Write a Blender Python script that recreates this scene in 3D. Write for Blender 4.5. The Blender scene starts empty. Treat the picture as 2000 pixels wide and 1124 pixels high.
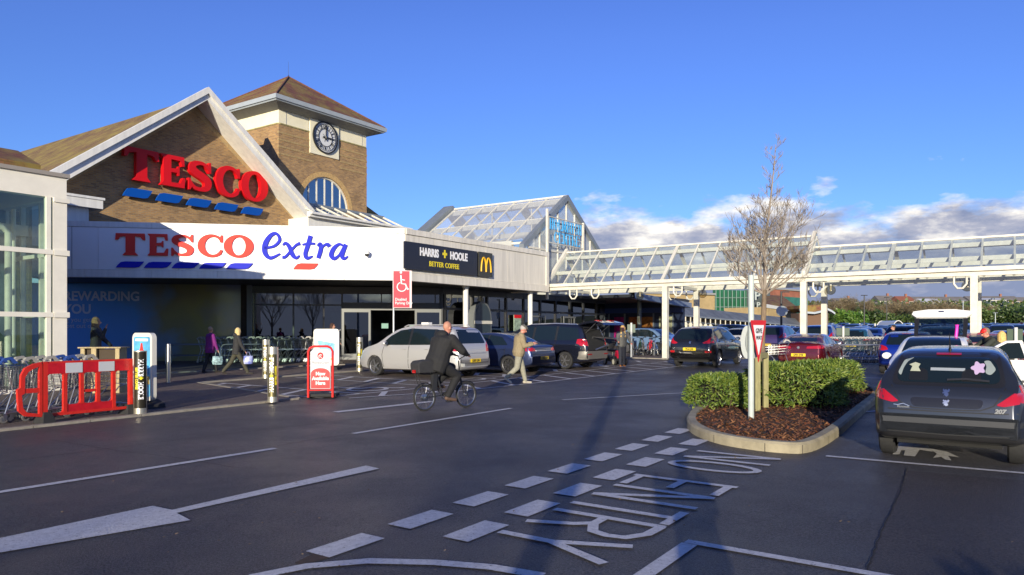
import bpy, bmesh, math, random
import numpy as np
from mathutils import Vector, Matrix, geometry
from mathutils.bvhtree import BVHTree
random.seed(7); RNG = np.random.RandomState(7)
C = bpy.context.scene.collection
SC = bpy.context.scene
R = math.radians
# ---------------------------------------------------------------- camera
CAMH = 1.80
cam_d = bpy.data.cameras.new("camera"); cam = bpy.data.objects.new("camera", cam_d); C.objects.link(cam)
cam.location = (0, 0, CAMH); cam.rotation_euler = (R(90), 0, 0)
cam_d.sensor_width = 36; cam_d.lens = 36*1431/2000; cam_d.shift_y = 0.041
cam_d.clip_start = 0.05; cam_d.clip_end = 4000
SC.camera = cam
# ---------------------------------------------------------------- sky and sun
SUN_EL = R(10.3); SD = Vector((-.181, -.983)).normalized()      # towards the sun
world = bpy.data.worlds.new("World"); SC.world = world; world.use_nodes = True
wn = world.node_tree; wn.nodes.clear()
def wnode(t, **k):
    n = wn.nodes.new(t)
    for a, b in k.items(): setattr(n, a, b)
    return n
def wmath(op, a, b=None, clamp=False):   # small helper for the sky nodes
    n = wnode('ShaderNodeMath', operation=op, use_clamp=clamp)
    for i, s in enumerate((a, b)):
        if s is None: continue
        if isinstance(s, (int, float)): n.inputs[i].default_value = s
        else: wn.links.new(s, n.inputs[i])
    return n.outputs[0]
def wramp(f, pts):
    n = wnode('ShaderNodeValToRGB'); wn.links.new(f, n.inputs[0])
    el = n.color_ramp.elements
    while len(el) < len(pts): el.new(.5)
    for e, (p, c) in zip(el, pts): e.position = p; e.color = (*c, 1)
    return n.outputs[0]
sky = wnode('ShaderNodeTexSky', sky_type='NISHITA', sun_disc=False, sun_elevation=SUN_EL,
            sun_rotation=math.atan2(SD.x, SD.y), altitude=30, air_density=1.0, dust_density=0.25, ozone_density=3.0)
hs = wnode('ShaderNodeHueSaturation'); hs.inputs['Saturation'].default_value = 1.1; hs.inputs['Value'].default_value = 2.1
wn.links.new(sky.outputs[0], hs.inputs['Color'])
tc = wnode('ShaderNodeTexCoord'); sp = wnode('ShaderNodeSeparateXYZ'); wn.links.new(tc.outputs['Generated'], sp.inputs[0])
az = wmath('ARCTAN2', sp.outputs[0], sp.outputs[1]); el = sp.outputs[2]
def wnoise(sx, sz, off, detail, rough):
    cb = wnode('ShaderNodeCombineXYZ'); wn.links.new(wmath('MULTIPLY', az, sx), cb.inputs[0])
    wn.links.new(wmath('MULTIPLY', el, sz), cb.inputs[1]); cb.inputs[2].default_value = off
    n = wnode('ShaderNodeTexNoise'); n.inputs['Scale'].default_value = 1; n.inputs['Detail'].default_value = detail
    n.inputs['Roughness'].default_value = rough; wn.links.new(cb.outputs[0], n.inputs['Vector']); return n.outputs[0]
n1 = wnoise(9, 22, 3.7, 9, .55)
n2 = wnoise(4.5, 0, 11.3, 3, .5)
top = wmath('ADD', wmath('MULTIPLY', wmath('SUBTRACT', n2, .5), .09), wmath('MULTIPLY', az, -.03))
top = wmath('ADD', top, .160)
top = wmath('SUBTRACT', top, wmath('MULTIPLY', wmath('SUBTRACT', .07, az), .55, True))
d1 = wmath('DIVIDE', wmath('SUBTRACT', top, el), .11)
mask = wmath('MULTIPLY', wmath('ADD', d1, wmath('MULTIPLY', wmath('SUBTRACT', n1, .44), 1.9)), 3.6, True)
n3 = wnoise(13, 34, 8.1, 8, .6)
lit = wmath('ADD', wmath('MULTIPLY', wmath('SUBTRACT', n3, .40), 3.4), wmath('MULTIPLY', wmath('SUBTRACT', el, .094), 7.5), True)
ccol = wramp(lit, [(0.0, (.25, .30, .46)), (.45, (.42, .44, .55)), (.8, (.78, .76, .76)), (1.0, (1.0, .96, .90))])
mxs = wnode('ShaderNodeMixRGB', blend_type='MULTIPLY'); mxs.inputs[0].default_value = 1
wn.links.new(hs.outputs[0], mxs.inputs[1]); wn.links.new(wramp(wmath('MULTIPLY', el, 2.2), [(0, (.37, .42, .57)), (.3, (.32, .37, .59)), (.8, (.40, .37, .62)), (1.0, (.39, .35, .61))]), mxs.inputs[2])
cm = wnode('ShaderNodeMixRGB', blend_type='MULTIPLY'); cm.inputs[0].default_value = 1
wn.links.new(ccol, cm.inputs[1]); cm.inputs[2].default_value = (6.6, 6.6, 6.6, 1)
mx = wnode('ShaderNodeMixRGB'); wn.links.new(mask, mx.inputs[0]); wn.links.new(mxs.outputs[0], mx.inputs[1]); wn.links.new(cm.outputs[0], mx.inputs[2])
bg = wnode('ShaderNodeBackground'); bg.inputs[1].default_value = 0.12
wn.links.new(mx.outputs[0], bg.inputs[0]); wo = wnode('ShaderNodeOutputWorld'); wn.links.new(bg.outputs[0], wo.inputs[0])
sl = bpy.data.lights.new("sun", 'SUN'); sl.energy = 4.8; sl.angle = R(0.5); sl.color = (1, .90, .72)
so = bpy.data.objects.new("sun", sl); C.objects.link(so)
sdir = Vector((SD.x*math.cos(SUN_EL), SD.y*math.cos(SUN_EL), math.sin(SUN_EL)))
so.rotation_euler = sdir.to_track_quat('Z', 'Y').to_euler(); so.location = (-10, -30, 30)
SC.view_settings.view_transform = 'Standard'; SC.view_settings.look = 'None'
SC.view_settings.exposure = 0.50; SC.view_settings.gamma = 1
# ---------------------------------------------------------------- frame of the shopping centre: u along the road, v into the shops
UA = math.atan2(975, 1431); U = Vector((math.sin(UA), math.cos(UA))); V = Vector((-U.y, U.x))
TH = math.atan2(U.y, U.x)
SLOPE = .010
CAM_SCALE = 1.0                                       # scale about the camera for the section being built
def W(a, b): return (U.x*a+V.x*b, U.y*a+V.y*b)
def gz(x, y): return SLOPE*y
def G(px, py):                                 # where a ground point of the photograph lies on the sloping ground
    y = 1431*CAMH/(py-644+1431*SLOPE); return ((px-1000)/1431*y, y)
def AB(x, y): return (U.x*x+U.y*y, V.x*x+V.y*y)
# ---------------------------------------------------------------- objects
def thing(name, label, cat, loc=(0, 0, 0), rot=0, group=None, kind=None):
    o = bpy.data.objects.new(name, None); C.objects.link(o); o.empty_display_size = .2
    o.location = (loc[0]*CAM_SCALE, loc[1]*CAM_SCALE, CAMH+(loc[2]-CAMH)*CAM_SCALE) if CAM_SCALE != 1 else loc; o.rotation_euler = (0, 0, rot)
    o['label'] = label; o['category'] = cat
    if group: o['group'] = group
    if kind: o['kind'] = kind
    return o
def tag(o, label=None, cat=None, group=None, kind=None):
    for k, v in (('label', label), ('category', cat), ('group', group), ('kind', kind)):
        if v: o[k] = v
    return o
def dup(o, loc=None, rot=None, label=None, group=None, parent=None, mats=None):
    c = o.copy(); C.objects.link(c); c.parent = parent
    if parent is not None: c.matrix_parent_inverse = o.matrix_parent_inverse.copy()
    if loc is not None: c.location = loc
    if rot is not None: c.rotation_euler = (0, 0, rot)
    if label: c['label'] = label
    if group: c['group'] = group
    if mats and c.type == 'MESH':
        for s in c.material_slots:
            if s.material and s.material.name in mats:
                m = mats[s.material.name]; s.link = 'OBJECT'; s.material = m
    for ch in o.children: dup(ch, parent=c, mats=mats)
    return c
class MB:
    def __init__(s): s.v = []; s.f = []
    def add(s, vs, fs):
        n = len(s.v); s.v += [tuple(p) for p in vs]; s.f += [tuple(i+n for i in f) for f in fs]; return s
    def box(s, x0, x1, y0, y1, z0, z1):
        return s.add([(x0,y0,z0),(x1,y0,z0),(x1,y1,z0),(x0,y1,z0),(x0,y0,z1),(x1,y0,z1),(x1,y1,z1),(x0,y1,z1)],
                     [(3,2,1,0),(4,5,6,7),(0,1,5,4),(1,2,6,5),(2,3,7,6),(3,0,4,7)])
    def beam(s, p, q, w, h=None, up=(0, 0, 1)):
        h = h or w; p = Vector(p); q = Vector(q); d = (q-p).normalized(); up = Vector(up)
        if abs(d.dot(up)) > .98: up = Vector((1, 0, 0))
        a = d.cross(up).normalized()*w/2; b = a.cross(d).normalized()*h/2
        return s.add([p-a-b, p+a-b, p+a+b, p-a+b, q-a-b, q+a-b, q+a+b, q-a+b],
                     [(0,1,2,3),(7,6,5,4),(1,0,4,5),(2,1,5,6),(3,2,6,7),(0,3,7,4)])
    def tube(s, pts, r, n=6, closed=False, cap=True):
        pts = [Vector(p) for p in pts]; N = len(pts); rs = r if isinstance(r, (list, tuple)) else [r]*N
        vs = []; prev = None
        for i, p in enumerate(pts):
            if closed: d = pts[(i+1) % N]-pts[i-1]
            else: d = pts[min(i+1, N-1)]-pts[max(i-1, 0)]
            d.normalize()
            if prev is None:
                a = d.cross(Vector((0, 0, 1)))
                if a.length < .1: a = d.cross(Vector((1, 0, 0)))
            else: a = prev-d*prev.dot(d)
            a.normalize(); prev = a; b = d.cross(a)
            for k in range(n):
                t = 2*math.pi*k/n; vs.append(p+(a*math.cos(t)+b*math.sin(t))*rs[i])
        fs = []
        for i in range(N if closed else N-1):
            j = (i+1) % N
            for k in range(n):
                l = (k+1) % n; fs.append((i*n+k, i*n+l, j*n+l, j*n+k))
        if cap and not closed: fs.append(tuple(range(n))[::-1]); fs.append(tuple((N-1)*n+k for k in range(n)))
        return s.add(vs, fs)
    def cyl(s, x, y, z0, z1, r, n=20, r1=None): return s.tube([(x, y, z0), (x, y, z1)], [r, r if r1 is None else r1], n)
    def prism(s, poly, z0, z1, m=None):        # poly in (x,y), extruded in z; m maps (x,y,z) to space
        m = m or (lambda x, y, z: (x, y, z)); n = len(poly)
        ar = sum(poly[i][0]*poly[(i+1) % n][1]-poly[(i+1) % n][0]*poly[i][1] for i in range(n))
        if ar < 0: poly = poly[::-1]
        tr = geometry.tessellate_polygon([[Vector((x, y, 0)) for x, y in poly]])
        vs = [m(x, y, z0) for x, y in poly]+[m(x, y, z1) for x, y in poly]
        fs = []
        for t in tr:
            a, b, c = (poly[i] for i in t); sg = (b[0]-a[0])*(c[1]-a[1])-(c[0]-a[0])*(b[1]-a[1])
            if sg < 0: t = t[::-1]
            fs.append(tuple(i+n for i in t)); fs.append(tuple(t[::-1]))
        fs += [(i, (i+1) % n, (i+1) % n+n, i+n) for i in range(n)]
        return s.add(vs, fs)
    def ring(s, outer, inner, z0, z1, m=None): # plate with one hole, both loops of equal length
        m = m or (lambda x, y, z: (x, y, z)); n = len(outer)
        vs = [m(*p, z0) for p in outer]+[m(*p, z0) for p in inner]+[m(*p, z1) for p in outer]+[m(*p, z1) for p in inner]
        fs = []
        for i in range(n):
            j = (i+1) % n
            fs += [(2*n+i, 2*n+j, 3*n+j, 3*n+i), (i, n+i, n+j, j), (i, j, 2*n+j, 2*n+i), (n+i, 3*n+i, 3*n+j, n+j)]
        return s.add(vs, fs)
    def lathe(s, prof, n=24, m=None):          # prof [(r,y)] round the y axis
        m = m or (lambda x, y, z: (x, y, z)); k = len(prof); vs = []
        for i in range(n):
            t = 2*math.pi*i/n
            vs += [m(r*math.cos(t), y, r*math.sin(t)) for r, y in prof]
        fs = [(i*k+j, i*k+j+1, ((i+1) % n)*k+j+1, ((i+1) % n)*k+j) for i in range(n) for j in range(k-1)]
        return s.add(vs, fs)
    def build(s, name, mat, parent=None, org=(0, 0, 0), smooth=False, fix=True):
        me = bpy.data.meshes.new(name)
        o0 = Vector(org); me.from_pydata([((p[0]-o0[0])*CAM_SCALE, (p[1]-o0[1])*CAM_SCALE, (p[2]-o0[2])*CAM_SCALE) for p in s.v], [], s.f); me.update()
        if fix:
            bm = bmesh.new(); bm.from_mesh(me); bmesh.ops.recalc_face_normals(bm, faces=bm.faces)
            if smooth:
                for e in bm.edges:
                    if len(e.link_faces) == 2 and e.calc_face_angle(0) > R(38): e.smooth = False
            bm.to_mesh(me); bm.free()
        if smooth: me.polygons.foreach_set('use_smooth', [True]*len(me.polygons))
        if mat: me.materials.append(mat)
        o = bpy.data.objects.new(name, me); C.objects.link(o)
        if parent: o.parent = parent
        return o
# ---------------------------------------------------------------- materials
MATS = {}
def mat(name, col, rough=.6, metal=0., var=0., scale=6., bump=0., bscale=None, coat=0., spec=.5, col2=None, detail=6, world_co=False, stretch=(1,1,1)):
    if name in MATS: return MATS[name]
    m = bpy.data.materials.new(name); m.use_nodes = True; nt = m.node_tree; b = nt.nodes['Principled BSDF']
    b.inputs['Base Color'].default_value = (*col, 1); b.inputs['Roughness'].default_value = rough; b.inputs['Metallic'].default_value = metal
    b.inputs['Specular IOR Level'].default_value = spec; b.inputs['Coat Weight'].default_value = coat; b.inputs['Coat Roughness'].default_value = .03
    if var or col2 or bump:
        t = nt.nodes.new('ShaderNodeTexCoord'); mp = nt.nodes.new('ShaderNodeMapping'); mp.inputs['Scale'].default_value = stretch
        if world_co:
            g = nt.nodes.new('ShaderNodeNewGeometry'); nt.links.new(g.outputs['Position'], mp.inputs[0])
        else: nt.links.new(t.outputs['Object'], mp.inputs[0])
    if var or col2:
        n = nt.nodes.new('ShaderNodeTexNoise'); n.inputs['Scale'].default_value = scale; n.inputs['Detail'].default_value = detail; n.inputs['Roughness'].default_value = .65
        nt.links.new(mp.outputs[0], n.inputs['Vector'])
        r = nt.nodes.new('ShaderNodeValToRGB'); nt.links.new(n.outputs[0], r.inputs[0])
        c2 = col2 or tuple(min(1, c*(1+var)) for c in col); c1 = col if col2 else tuple(c*(1-var) for c in col)
        r.color_ramp.elements[0].position = .35; r.color_ramp.elements[0].color = (*c1, 1)
        r.color_ramp.elements[1].position = .65; r.color_ramp.elements[1].color = (*c2, 1)
        nt.links.new(r.outputs[0], b.inputs['Base Color'])
    if bump:
        n2 = nt.nodes.new('ShaderNodeTexNoise'); n2.inputs['Scale'].default_value = bscale or scale*4; n2.inputs['Detail'].default_value = 4
        nt.links.new(mp.outputs[0], n2.inputs['Vector'])
        bp = nt.nodes.new('ShaderNodeBump'); bp.inputs['Strength'].default_value = bump; bp.inputs['Distance'].default_value = .02
        nt.links.new(n2.outputs[0], bp.inputs['Height']); nt.links.new(bp.outputs[0], b.inputs['Normal'])
    MATS[name] = m; return m
def brick_mat(name, c1, c2, mortar, scale=1., bw=.225, bh=.075, mort=.012, var=.25, rough=.85):
    m = bpy.data.materials.new(name); m.use_nodes = True; nt = m.node_tree; b = nt.nodes['Principled BSDF']
    t = nt.nodes.new('ShaderNodeTexCoord'); s = nt.nodes.new('ShaderNodeSeparateXYZ'); nt.links.new(t.outputs['Object'], s.inputs[0])
    ad = nt.nodes.new('ShaderNodeMath'); nt.links.new(s.outputs[0], ad.inputs[0]); nt.links.new(s.outputs[1], ad.inputs[1])
    cb = nt.nodes.new('ShaderNodeCombineXYZ'); nt.links.new(ad.outputs[0], cb.inputs[0]); nt.links.new(s.outputs[2], cb.inputs[1])
    br = nt.nodes.new('ShaderNodeTexBrick'); nt.links.new(cb.outputs[0], br.inputs['Vector'])
    br.inputs['Scale'].default_value = scale; br.inputs['Brick Width'].default_value = bw; br.inputs['Row Height'].default_value = bh
    br.inputs['Mortar Size'].default_value = mort; br.inputs['Mortar Smooth'].default_value = .3; br.inputs['Bias'].default_value = -.1
    br.inputs['Color1'].default_value = (*c1, 1); br.inputs['Color2'].default_value = (*c2, 1); br.inputs['Mortar'].default_value = (*mortar, 1)
    n = nt.nodes.new('ShaderNodeTexNoise'); n.inputs['Scale'].default_value = .9; n.inputs['Detail'].default_value = 8; n.inputs['Roughness'].default_value = .75
    nt.links.new(t.outputs['Object'], n.inputs['Vector'])
    r = nt.nodes.new('ShaderNodeValToRGB'); nt.links.new(n.outputs[0], r.inputs[0])
    r.color_ramp.elements[0].position = .3; r.color_ramp.elements[0].color = (1-var,)*3+(1,)
    r.color_ramp.elements[1].position = .7; r.color_ramp.elements[1].color = (1+var,)*3+(1,)
    mx = nt.nodes.new('ShaderNodeMixRGB'); mx.blend_type = 'MULTIPLY'; mx.inputs[0].default_value = 1
    nt.links.new(br.outputs['Color'], mx.inputs[1]); nt.links.new(r.outputs[0], mx.inputs[2]); nt.links.new(mx.outputs[0], b.inputs['Base Color'])
    bp = nt.nodes.new('ShaderNodeBump'); bp.inputs['Strength'].default_value = .5; bp.inputs['Distance'].default_value = .01; bp.invert = True
    nt.links.new(br.outputs['Fac'], bp.inputs['Height']); nt.links.new(bp.outputs[0], b.inputs['Normal'])
    b.inputs['Roughness'].default_value = rough; MATS[name] = m; return m
def glass_mat(name, tint=(.9, .95, .95), refl=1.0, ior=1.5, base=.0, dirt=0.):
    m = bpy.data.materials.new(name); m.use_nodes = True; nt = m.node_tree; nt.nodes.remove(nt.nodes['Principled BSDF'])
    tr = nt.nodes.new('ShaderNodeBsdfTransparent'); tr.inputs[0].default_value = (*tint, 1)
    gl = nt.nodes.new('ShaderNodeBsdfGlossy'); gl.inputs['Roughness'].default_value = .01; gl.inputs['Color'].default_value = (refl,)*3+(1,)
    fr = nt.nodes.new('ShaderNodeLayerWeight'); fr.inputs[0].default_value = .5
    pw = nt.nodes.new('ShaderNodeMath'); pw.operation = 'POWER'; nt.links.new(fr.outputs['Facing'], pw.inputs[0]); pw.inputs[1].default_value = 4.0
    mm = nt.nodes.new('ShaderNodeMath'); mm.operation = 'MULTIPLY_ADD'; mm.use_clamp = True
    nt.links.new(pw.outputs[0], mm.inputs[0]); mm.inputs[1].default_value = .9; mm.inputs[2].default_value = .05+base
    mx = nt.nodes.new('ShaderNodeMixShader'); nt.links.new(mm.outputs[0], mx.inputs[0]); nt.links.new(tr.outputs[0], mx.inputs[1]); nt.links.new(gl.outputs[0], mx.inputs[2])
    df = nt.nodes.new('ShaderNodeBsdfDiffuse'); df.inputs[0].default_value = (.62, .64, .62, 1); m2 = nt.nodes.new('ShaderNodeMixShader'); m2.inputs[0].default_value = dirt
    nt.links.new(mx.outputs[0], m2.inputs[1]); nt.links.new(df.outputs[0], m2.inputs[2])
    nt.links.new((m2 if dirt else mx).outputs[0], nt.nodes['Material Output'].inputs[0]); MATS[name] = m; return m
def paint(name, col, coat=.8, metal=.25, rough=.35): return mat(name, col, rough, metal, coat=coat)
M_white = mat('white cladding', (.68, .67, .62), .45, var=.09, scale=2.2, stretch=(2, 2, .12))
M_cream = mat('weathered cream cladding', (.66, .62, .53), .5, var=.13, scale=2.2, stretch=(2, 2, .12))
M_panel = mat('bright white sign panel', (.80, .80, .79), .4, var=.015, scale=1)
M_canopy = mat('white painted steel', (.60, .57, .48), .4, var=.11, scale=3)
M_grey = mat('grey metal flashing', (.22, .25, .27), .45, .3, var=.08, scale=2)
M_bluegrey = mat('blue grey painted eaves', (.33, .37, .40), .5, var=.05, scale=2)
M_dark = mat('dark window frame', (.022, .023, .026), .4)
M_soffit = mat('dark soffit boards', (.035, .035, .037), .6, var=.1, scale=3)
M_brick = brick_mat('brown multi brick', (.42, .24, .088), (.22, .12, .055), (.28, .215, .13))
M_brick2 = brick_mat('buff soldier brick', (.46, .31, .13), (.36, .235, .10), (.32, .25, .15), bw=.075, bh=.225)
M_glass = glass_mat('clear canopy glass', (.86, .91, .92), dirt=.10)
M_glassa = glass_mat('pale atrium glass', (.90, .93, .95), .95, 1.5, .08, dirt=.34)
M_glassd = glass_mat('dark shopfront glass', (.25, .27, .28), .9, 1.55, .09)
M_glassg = glass_mat('pale green lobby glass', (.87, .95, .91), .9, 1.5, .02)
M_red = mat('red acrylic', (.60, .005, .010), .5, spec=.3); M_blue = mat('blue acrylic', (.0, .07, .36), .5, spec=.3)
M_red2 = mat('translucent red acrylic', (.78, .05, .035), .6, spec=.2); M_blue2 = mat('deep blue acrylic', (.012, .02, .45), .6, spec=.2)
M_black = mat('black plastic', (.012, .012, .013), .45); M_steel = mat('brushed steel', (.55, .55, .54), .28, 1.0, var=.05, scale=8)
M_chrome = mat('bright galvanised wire', (.46, .46, .45), .3, 1.0)
M_rubber = mat('tyre rubber', (.018, .018, .018), .8, var=.2, scale=20); M_yellow = mat('yellow vinyl', (.75, .62, .02), .5)
M_whitev = mat('white vinyl', (.8, .8, .8), .5)
def tiles(name, c1, c2, moss):
    m = brick_mat(name, c1, c2, tuple(c*.35 for c in c1), bw=.17, bh=.11, mort=.012, var=.3)
    nt = m.node_tree; b = nt.nodes['Principled BSDF']; src = b.inputs['Base Color'].links[0].from_socket
    n = nt.nodes.new('ShaderNodeTexNoise'); n.inputs['Scale'].default_value = 1.1; n.inputs['Detail'].default_value = 9; n.inputs['Roughness'].default_value = .7
    t = nt.nodes.new('ShaderNodeTexCoord'); nt.links.new(t.outputs['Object'], n.inputs['Vector'])
    r = nt.nodes.new('ShaderNodeValToRGB'); nt.links.new(n.outputs[0], r.inputs[0]); r.color_ramp.elements[0].position = .42; r.color_ramp.elements[1].position = .62
    mx = nt.nodes.new('ShaderNodeMixRGB'); nt.links.new(r.outputs[0], mx.inputs[0]); nt.links.new(src, mx.inputs[1]); mx.inputs[2].default_value = (*moss, 1)
    nt.links.new(mx.outputs[0], b.inputs['Base Color']); return m
M_tile = tiles('brown clay roof tiles', (.22, .08, .042), (.13, .05, .03), (.22, .16, .035))
M_tileg = tiles('lichen covered roof tiles', (.21, .12, .05), (.14, .085, .038), (.25, .19, .045))
# ---------------------------------------------------------------- writing
def txt(s, size=1., ext=.01, bold=0., sx=1., align='CENTER', spacing=1., shear=0., lines=1.):
    cu = bpy.data.curves.new('t', 'FONT'); cu.body = s; cu.size = size; cu.extrude = ext/2; cu.offset = bold; cu.align_x = align
    cu.space_character = spacing; cu.shear = shear; cu.space_line = lines; cu.resolution_u = 4
    o = bpy.data.objects.new('t', cu); C.objects.link(o); dg = bpy.context.evaluated_depsgraph_get()
    me = bpy.data.meshes.new_from_object(o.evaluated_get(dg))
    vs = [(v.co.x*sx, v.co.y, v.co.z) for v in me.vertices]; fs = [tuple(p.vertices) for p in me.polygons]
    bpy.data.objects.remove(o); bpy.data.curves.remove(cu); bpy.data.meshes.remove(me); return vs, fs
def wtext(parent, s, x, z, y, size, mt, name='lettering', org=(0, 0, 0), ext=.02, **k):   # upright lettering facing local -y
    vs, fs = txt(s, size, ext, **k); mb = MB().add([(x+p[0], y-p[2], z+p[1]) for p in vs], fs)
    return mb.build(name, mt, parent, org, fix=False)
def ell(cx, cy, rx, ry, a0, a1, n):
    return [(cx+rx*math.cos(R(a0+(a1-a0)*i/n)), cy+ry*math.sin(R(a0+(a1-a0)*i/n))) for i in range(n+1)]
def letter(mb, ch, x, z, w, h, y0, y1):
    m = lambda p, q, d: (x+p*w, d, z+q*h)
    if ch == 'T':
        mb.prism([(0,1),(1,1),(1.02,.70),(.93,.70),(.86,.83),(.66,.87),(.66,.14),(.76,.02),(.76,0),(.24,0),(.24,.02),(.34,.14),(.34,.87),(.14,.83),(.07,.70),(-.02,.70)], y0, y1, m)
    if ch == 'E':
        mb.prism([(0,1),(.95,1),(.97,.70),(.88,.70),(.80,.86),(.42,.87),(.42,.58),(.66,.60),(.72,.68),(.76,.68),(.76,.38),(.72,.38),(.66,.46),(.42,.46),(.42,.13),(.80,.14),(.91,.33),(1,.33),(.97,0),(0,0),(0,.02),(.1,.12),(.1,.88),(0,.98)], y0, y1, m)
    if ch == 'O':
        mb.ring(ell(.5, .5, .52, .54, 0, 352, 44), ell(.5, .5, .24, .42, 0, 352, 44), y0, y1, m)
    if ch == 'C':
        o = ell(.54, .5, .54, .54, 42, 318, 34); i = ell(.60, .5, .32, .41, 320, 42, 26)
        mb.prism([(.90,1.0),(.98,1.0),(.98,.66),(.88,.66)]+ell(.60, .5, .32, .41, 38, 322, 26)+[(.88,.32),(.98,.30),(.92,.12)]+ell(.54, .5, .54, .54, 318, 50, 34), y0, y1, m)
    if ch == 'S':
        c = [(.80,.78),(.66,.90),(.46,.93),(.24,.86),(.20,.70),(.36,.58),(.62,.47),(.78,.33),(.74,.14),(.52,.06),(.28,.09),(.12,.24)]
        wd = [.10,.13,.15,.22,.30,.30,.30,.30,.24,.15,.13,.10]
        P = []
        for i in range(len(c)-1):
            p0 = c[max(i-1,0)]; p1 = c[i]; p2 = c[i+1]; p3 = c[min(i+2,len(c)-1)]
            for k in range(4):
                t = k/4; f = lambda a, b, cc, d: .5*((2*b)+(-a+cc)*t+(2*a-5*b+4*cc-d)*t*t+(-a+3*b-3*cc+d)*t**3)
                P.append((f(p0[0],p1[0],p2[0],p3[0]), f(p0[1],p1[1],p2[1],p3[1]), wd[i]+(wd[i+1]-wd[i])*t))
        P.append((*c[-1], wd[-1])); L = []; Rr = []
        for i, (px, py, ww) in enumerate(P):
            a = P[max(i-1,0)]; b = P[min(i+1,len(P)-1)]; dx, dy = b[0]-a[0], b[1]-a[1]; l = math.hypot(dx, dy); nx, ny = -dy/l, dx/l
            L.append((px+nx*ww*.5, py+ny*ww*.42)); Rr.append((px-nx*ww*.5, py-ny*ww*.42))
        n = len(P); vs = [m(*q, y0) for q in L+Rr]+[m(*q, y1) for q in L+Rr]; fs = []
        for i in range(n-1):
            fs += [(i, i+1, n+i+1, n+i), (2*n+i, 3*n+i, 3*n+i+1, 2*n+i+1), (i, 2*n+i, 2*n+i+1, i+1), (n+i, n+i+1, 3*n+i+1, 3*n+i)]
        fs += [(0, n, 3*n, 2*n), (n-1, 2*n-1, 4*n-1, 3*n-1)]
        mb.add(vs, fs)
        e = (y1-y0)*.01
        mb.prism([(.84,1.0),(.90,1.0),(.90,.64),(.84,.64),(.74,.78),(.76,.84)], y0-e, y1+e, m); mb.prism([(.04,0),(.10,0),(.20,.16),(.18,.24),(.10,.38),(.04,.38)], y0-e, y1+e, m)
def stripe_poly(x0, x1, z0, z1, sl):
    h = z1-z0; n = 6
    lo = [(x0+(x1-sl-x0)*i/n, z0) for i in range(n+1)]
    return [(x0, z0), (x1-sl*1.3, z0), (x1-sl*.7, z0+h*.12), (x1-sl*.25, z0+h*.6), (x1, z1), (x0+sl*1.3, z1), (x0+sl*.7, z0+h*.88), (x0+sl*.25, z0+h*.4)]
# ================================================================ GROUND
def asphalt(name, c1, c2, rough, wet=0.):
    m = bpy.data.materials.new(name); m.use_nodes = True; nt = m.node_tree; b = nt.nodes['Principled BSDF']
    g = nt.nodes.new('ShaderNodeNewGeometry')
    def noise(sc, det, ro=.6):
        n = nt.nodes.new('ShaderNodeTexNoise'); n.inputs['Scale'].default_value = sc; n.inputs['Detail'].default_value = det; n.inputs['Roughness'].default_value = ro
        nt.links.new(g.outputs['Position'], n.inputs['Vector']); return n.outputs[0]
    def ramp(f, p0, v0, p1, v1):
        r = nt.nodes.new('ShaderNodeValToRGB'); nt.links.new(f, r.inputs[0])
        r.color_ramp.elements[0].position = p0; r.color_ramp.elements[0].color = (*v0, 1)
        r.color_ramp.elements[1].position = p1; r.color_ramp.elements[1].color = (*v1, 1); return r.outputs[0]
    def mul(a, c):
        x = nt.nodes.new('ShaderNodeMixRGB'); x.blend_type = 'MULTIPLY'; x.inputs[0].default_value = 1; nt.links.new(a, x.inputs[1]); nt.links.new(c, x.inputs[2]); return x.outputs[0]
    big = ramp(noise(.25, 6), .35, c1, .68, c2)
    grit = ramp(noise(52, 3, .85), .32, (.12,)*3, .72, (2.9,)*3)
    mid = ramp(noise(3.5, 6, .7), .3, (.90,)*3, .7, (1.1,)*3)
    nt.links.new(mul(mul(big, grit), mid), b.inputs['Base Color'])
    rr = ramp(noise(.5, 5), .40, (rough-wet,)*3, .62, (rough,)*3); nt.links.new(rr, b.inputs['Roughness'])
    bp = nt.nodes.new('ShaderNodeBump'); bp.inputs['Strength'].default_value = 1.0; bp.inputs['Distance'].default_value = .03
    nt.links.new(noise(60, 3, .8), bp.inputs['Height']); nt.links.new(bp.outputs[0], b.inputs['Normal'])
    b.inputs['Specular IOR Level'].default_value = .36
    MATS[name] = m; return m
M_asph = asphalt('asphalt', (.037, .036, .039), (.054, .052, .054), .58, .20)
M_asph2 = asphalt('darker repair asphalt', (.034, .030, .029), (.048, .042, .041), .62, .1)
M_pave = asphalt('reddish pavement', (.085, .066, .058), (.12, .095, .082), .75)
M_line = mat('worn white road paint', (.42, .41, .40), .65, var=.28, scale=22, bump=.3, bscale=60, world_co=True, col2=(.56, .55, .54))
def chip(m):
    nt = m.node_tree; b = nt.nodes['Principled BSDF']; src = b.inputs['Base Color'].links[0].from_socket; g = nt.nodes.new('ShaderNodeNewGeometry')
    n = nt.nodes.new('ShaderNodeTexNoise'); n.inputs['Scale'].default_value = 26; n.inputs['Detail'].default_value = 8; n.inputs['Roughness'].default_value = .8; nt.links.new(g.outputs['Position'], n.inputs['Vector'])
    r = nt.nodes.new('ShaderNodeValToRGB'); nt.links.new(n.outputs[0], r.inputs[0]); r.color_ramp.elements[0].position = .36; r.color_ramp.elements[1].position = .43
    mx = nt.nodes.new('ShaderNodeMixRGB'); nt.links.new(r.outputs[0], mx.inputs[0]); mx.inputs[1].default_value = (.06, .054, .052, 1); nt.links.new(src, mx.inputs[2]); nt.links.new(mx.outputs[0], b.inputs['Base Color'])
chip(M_line)
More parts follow.
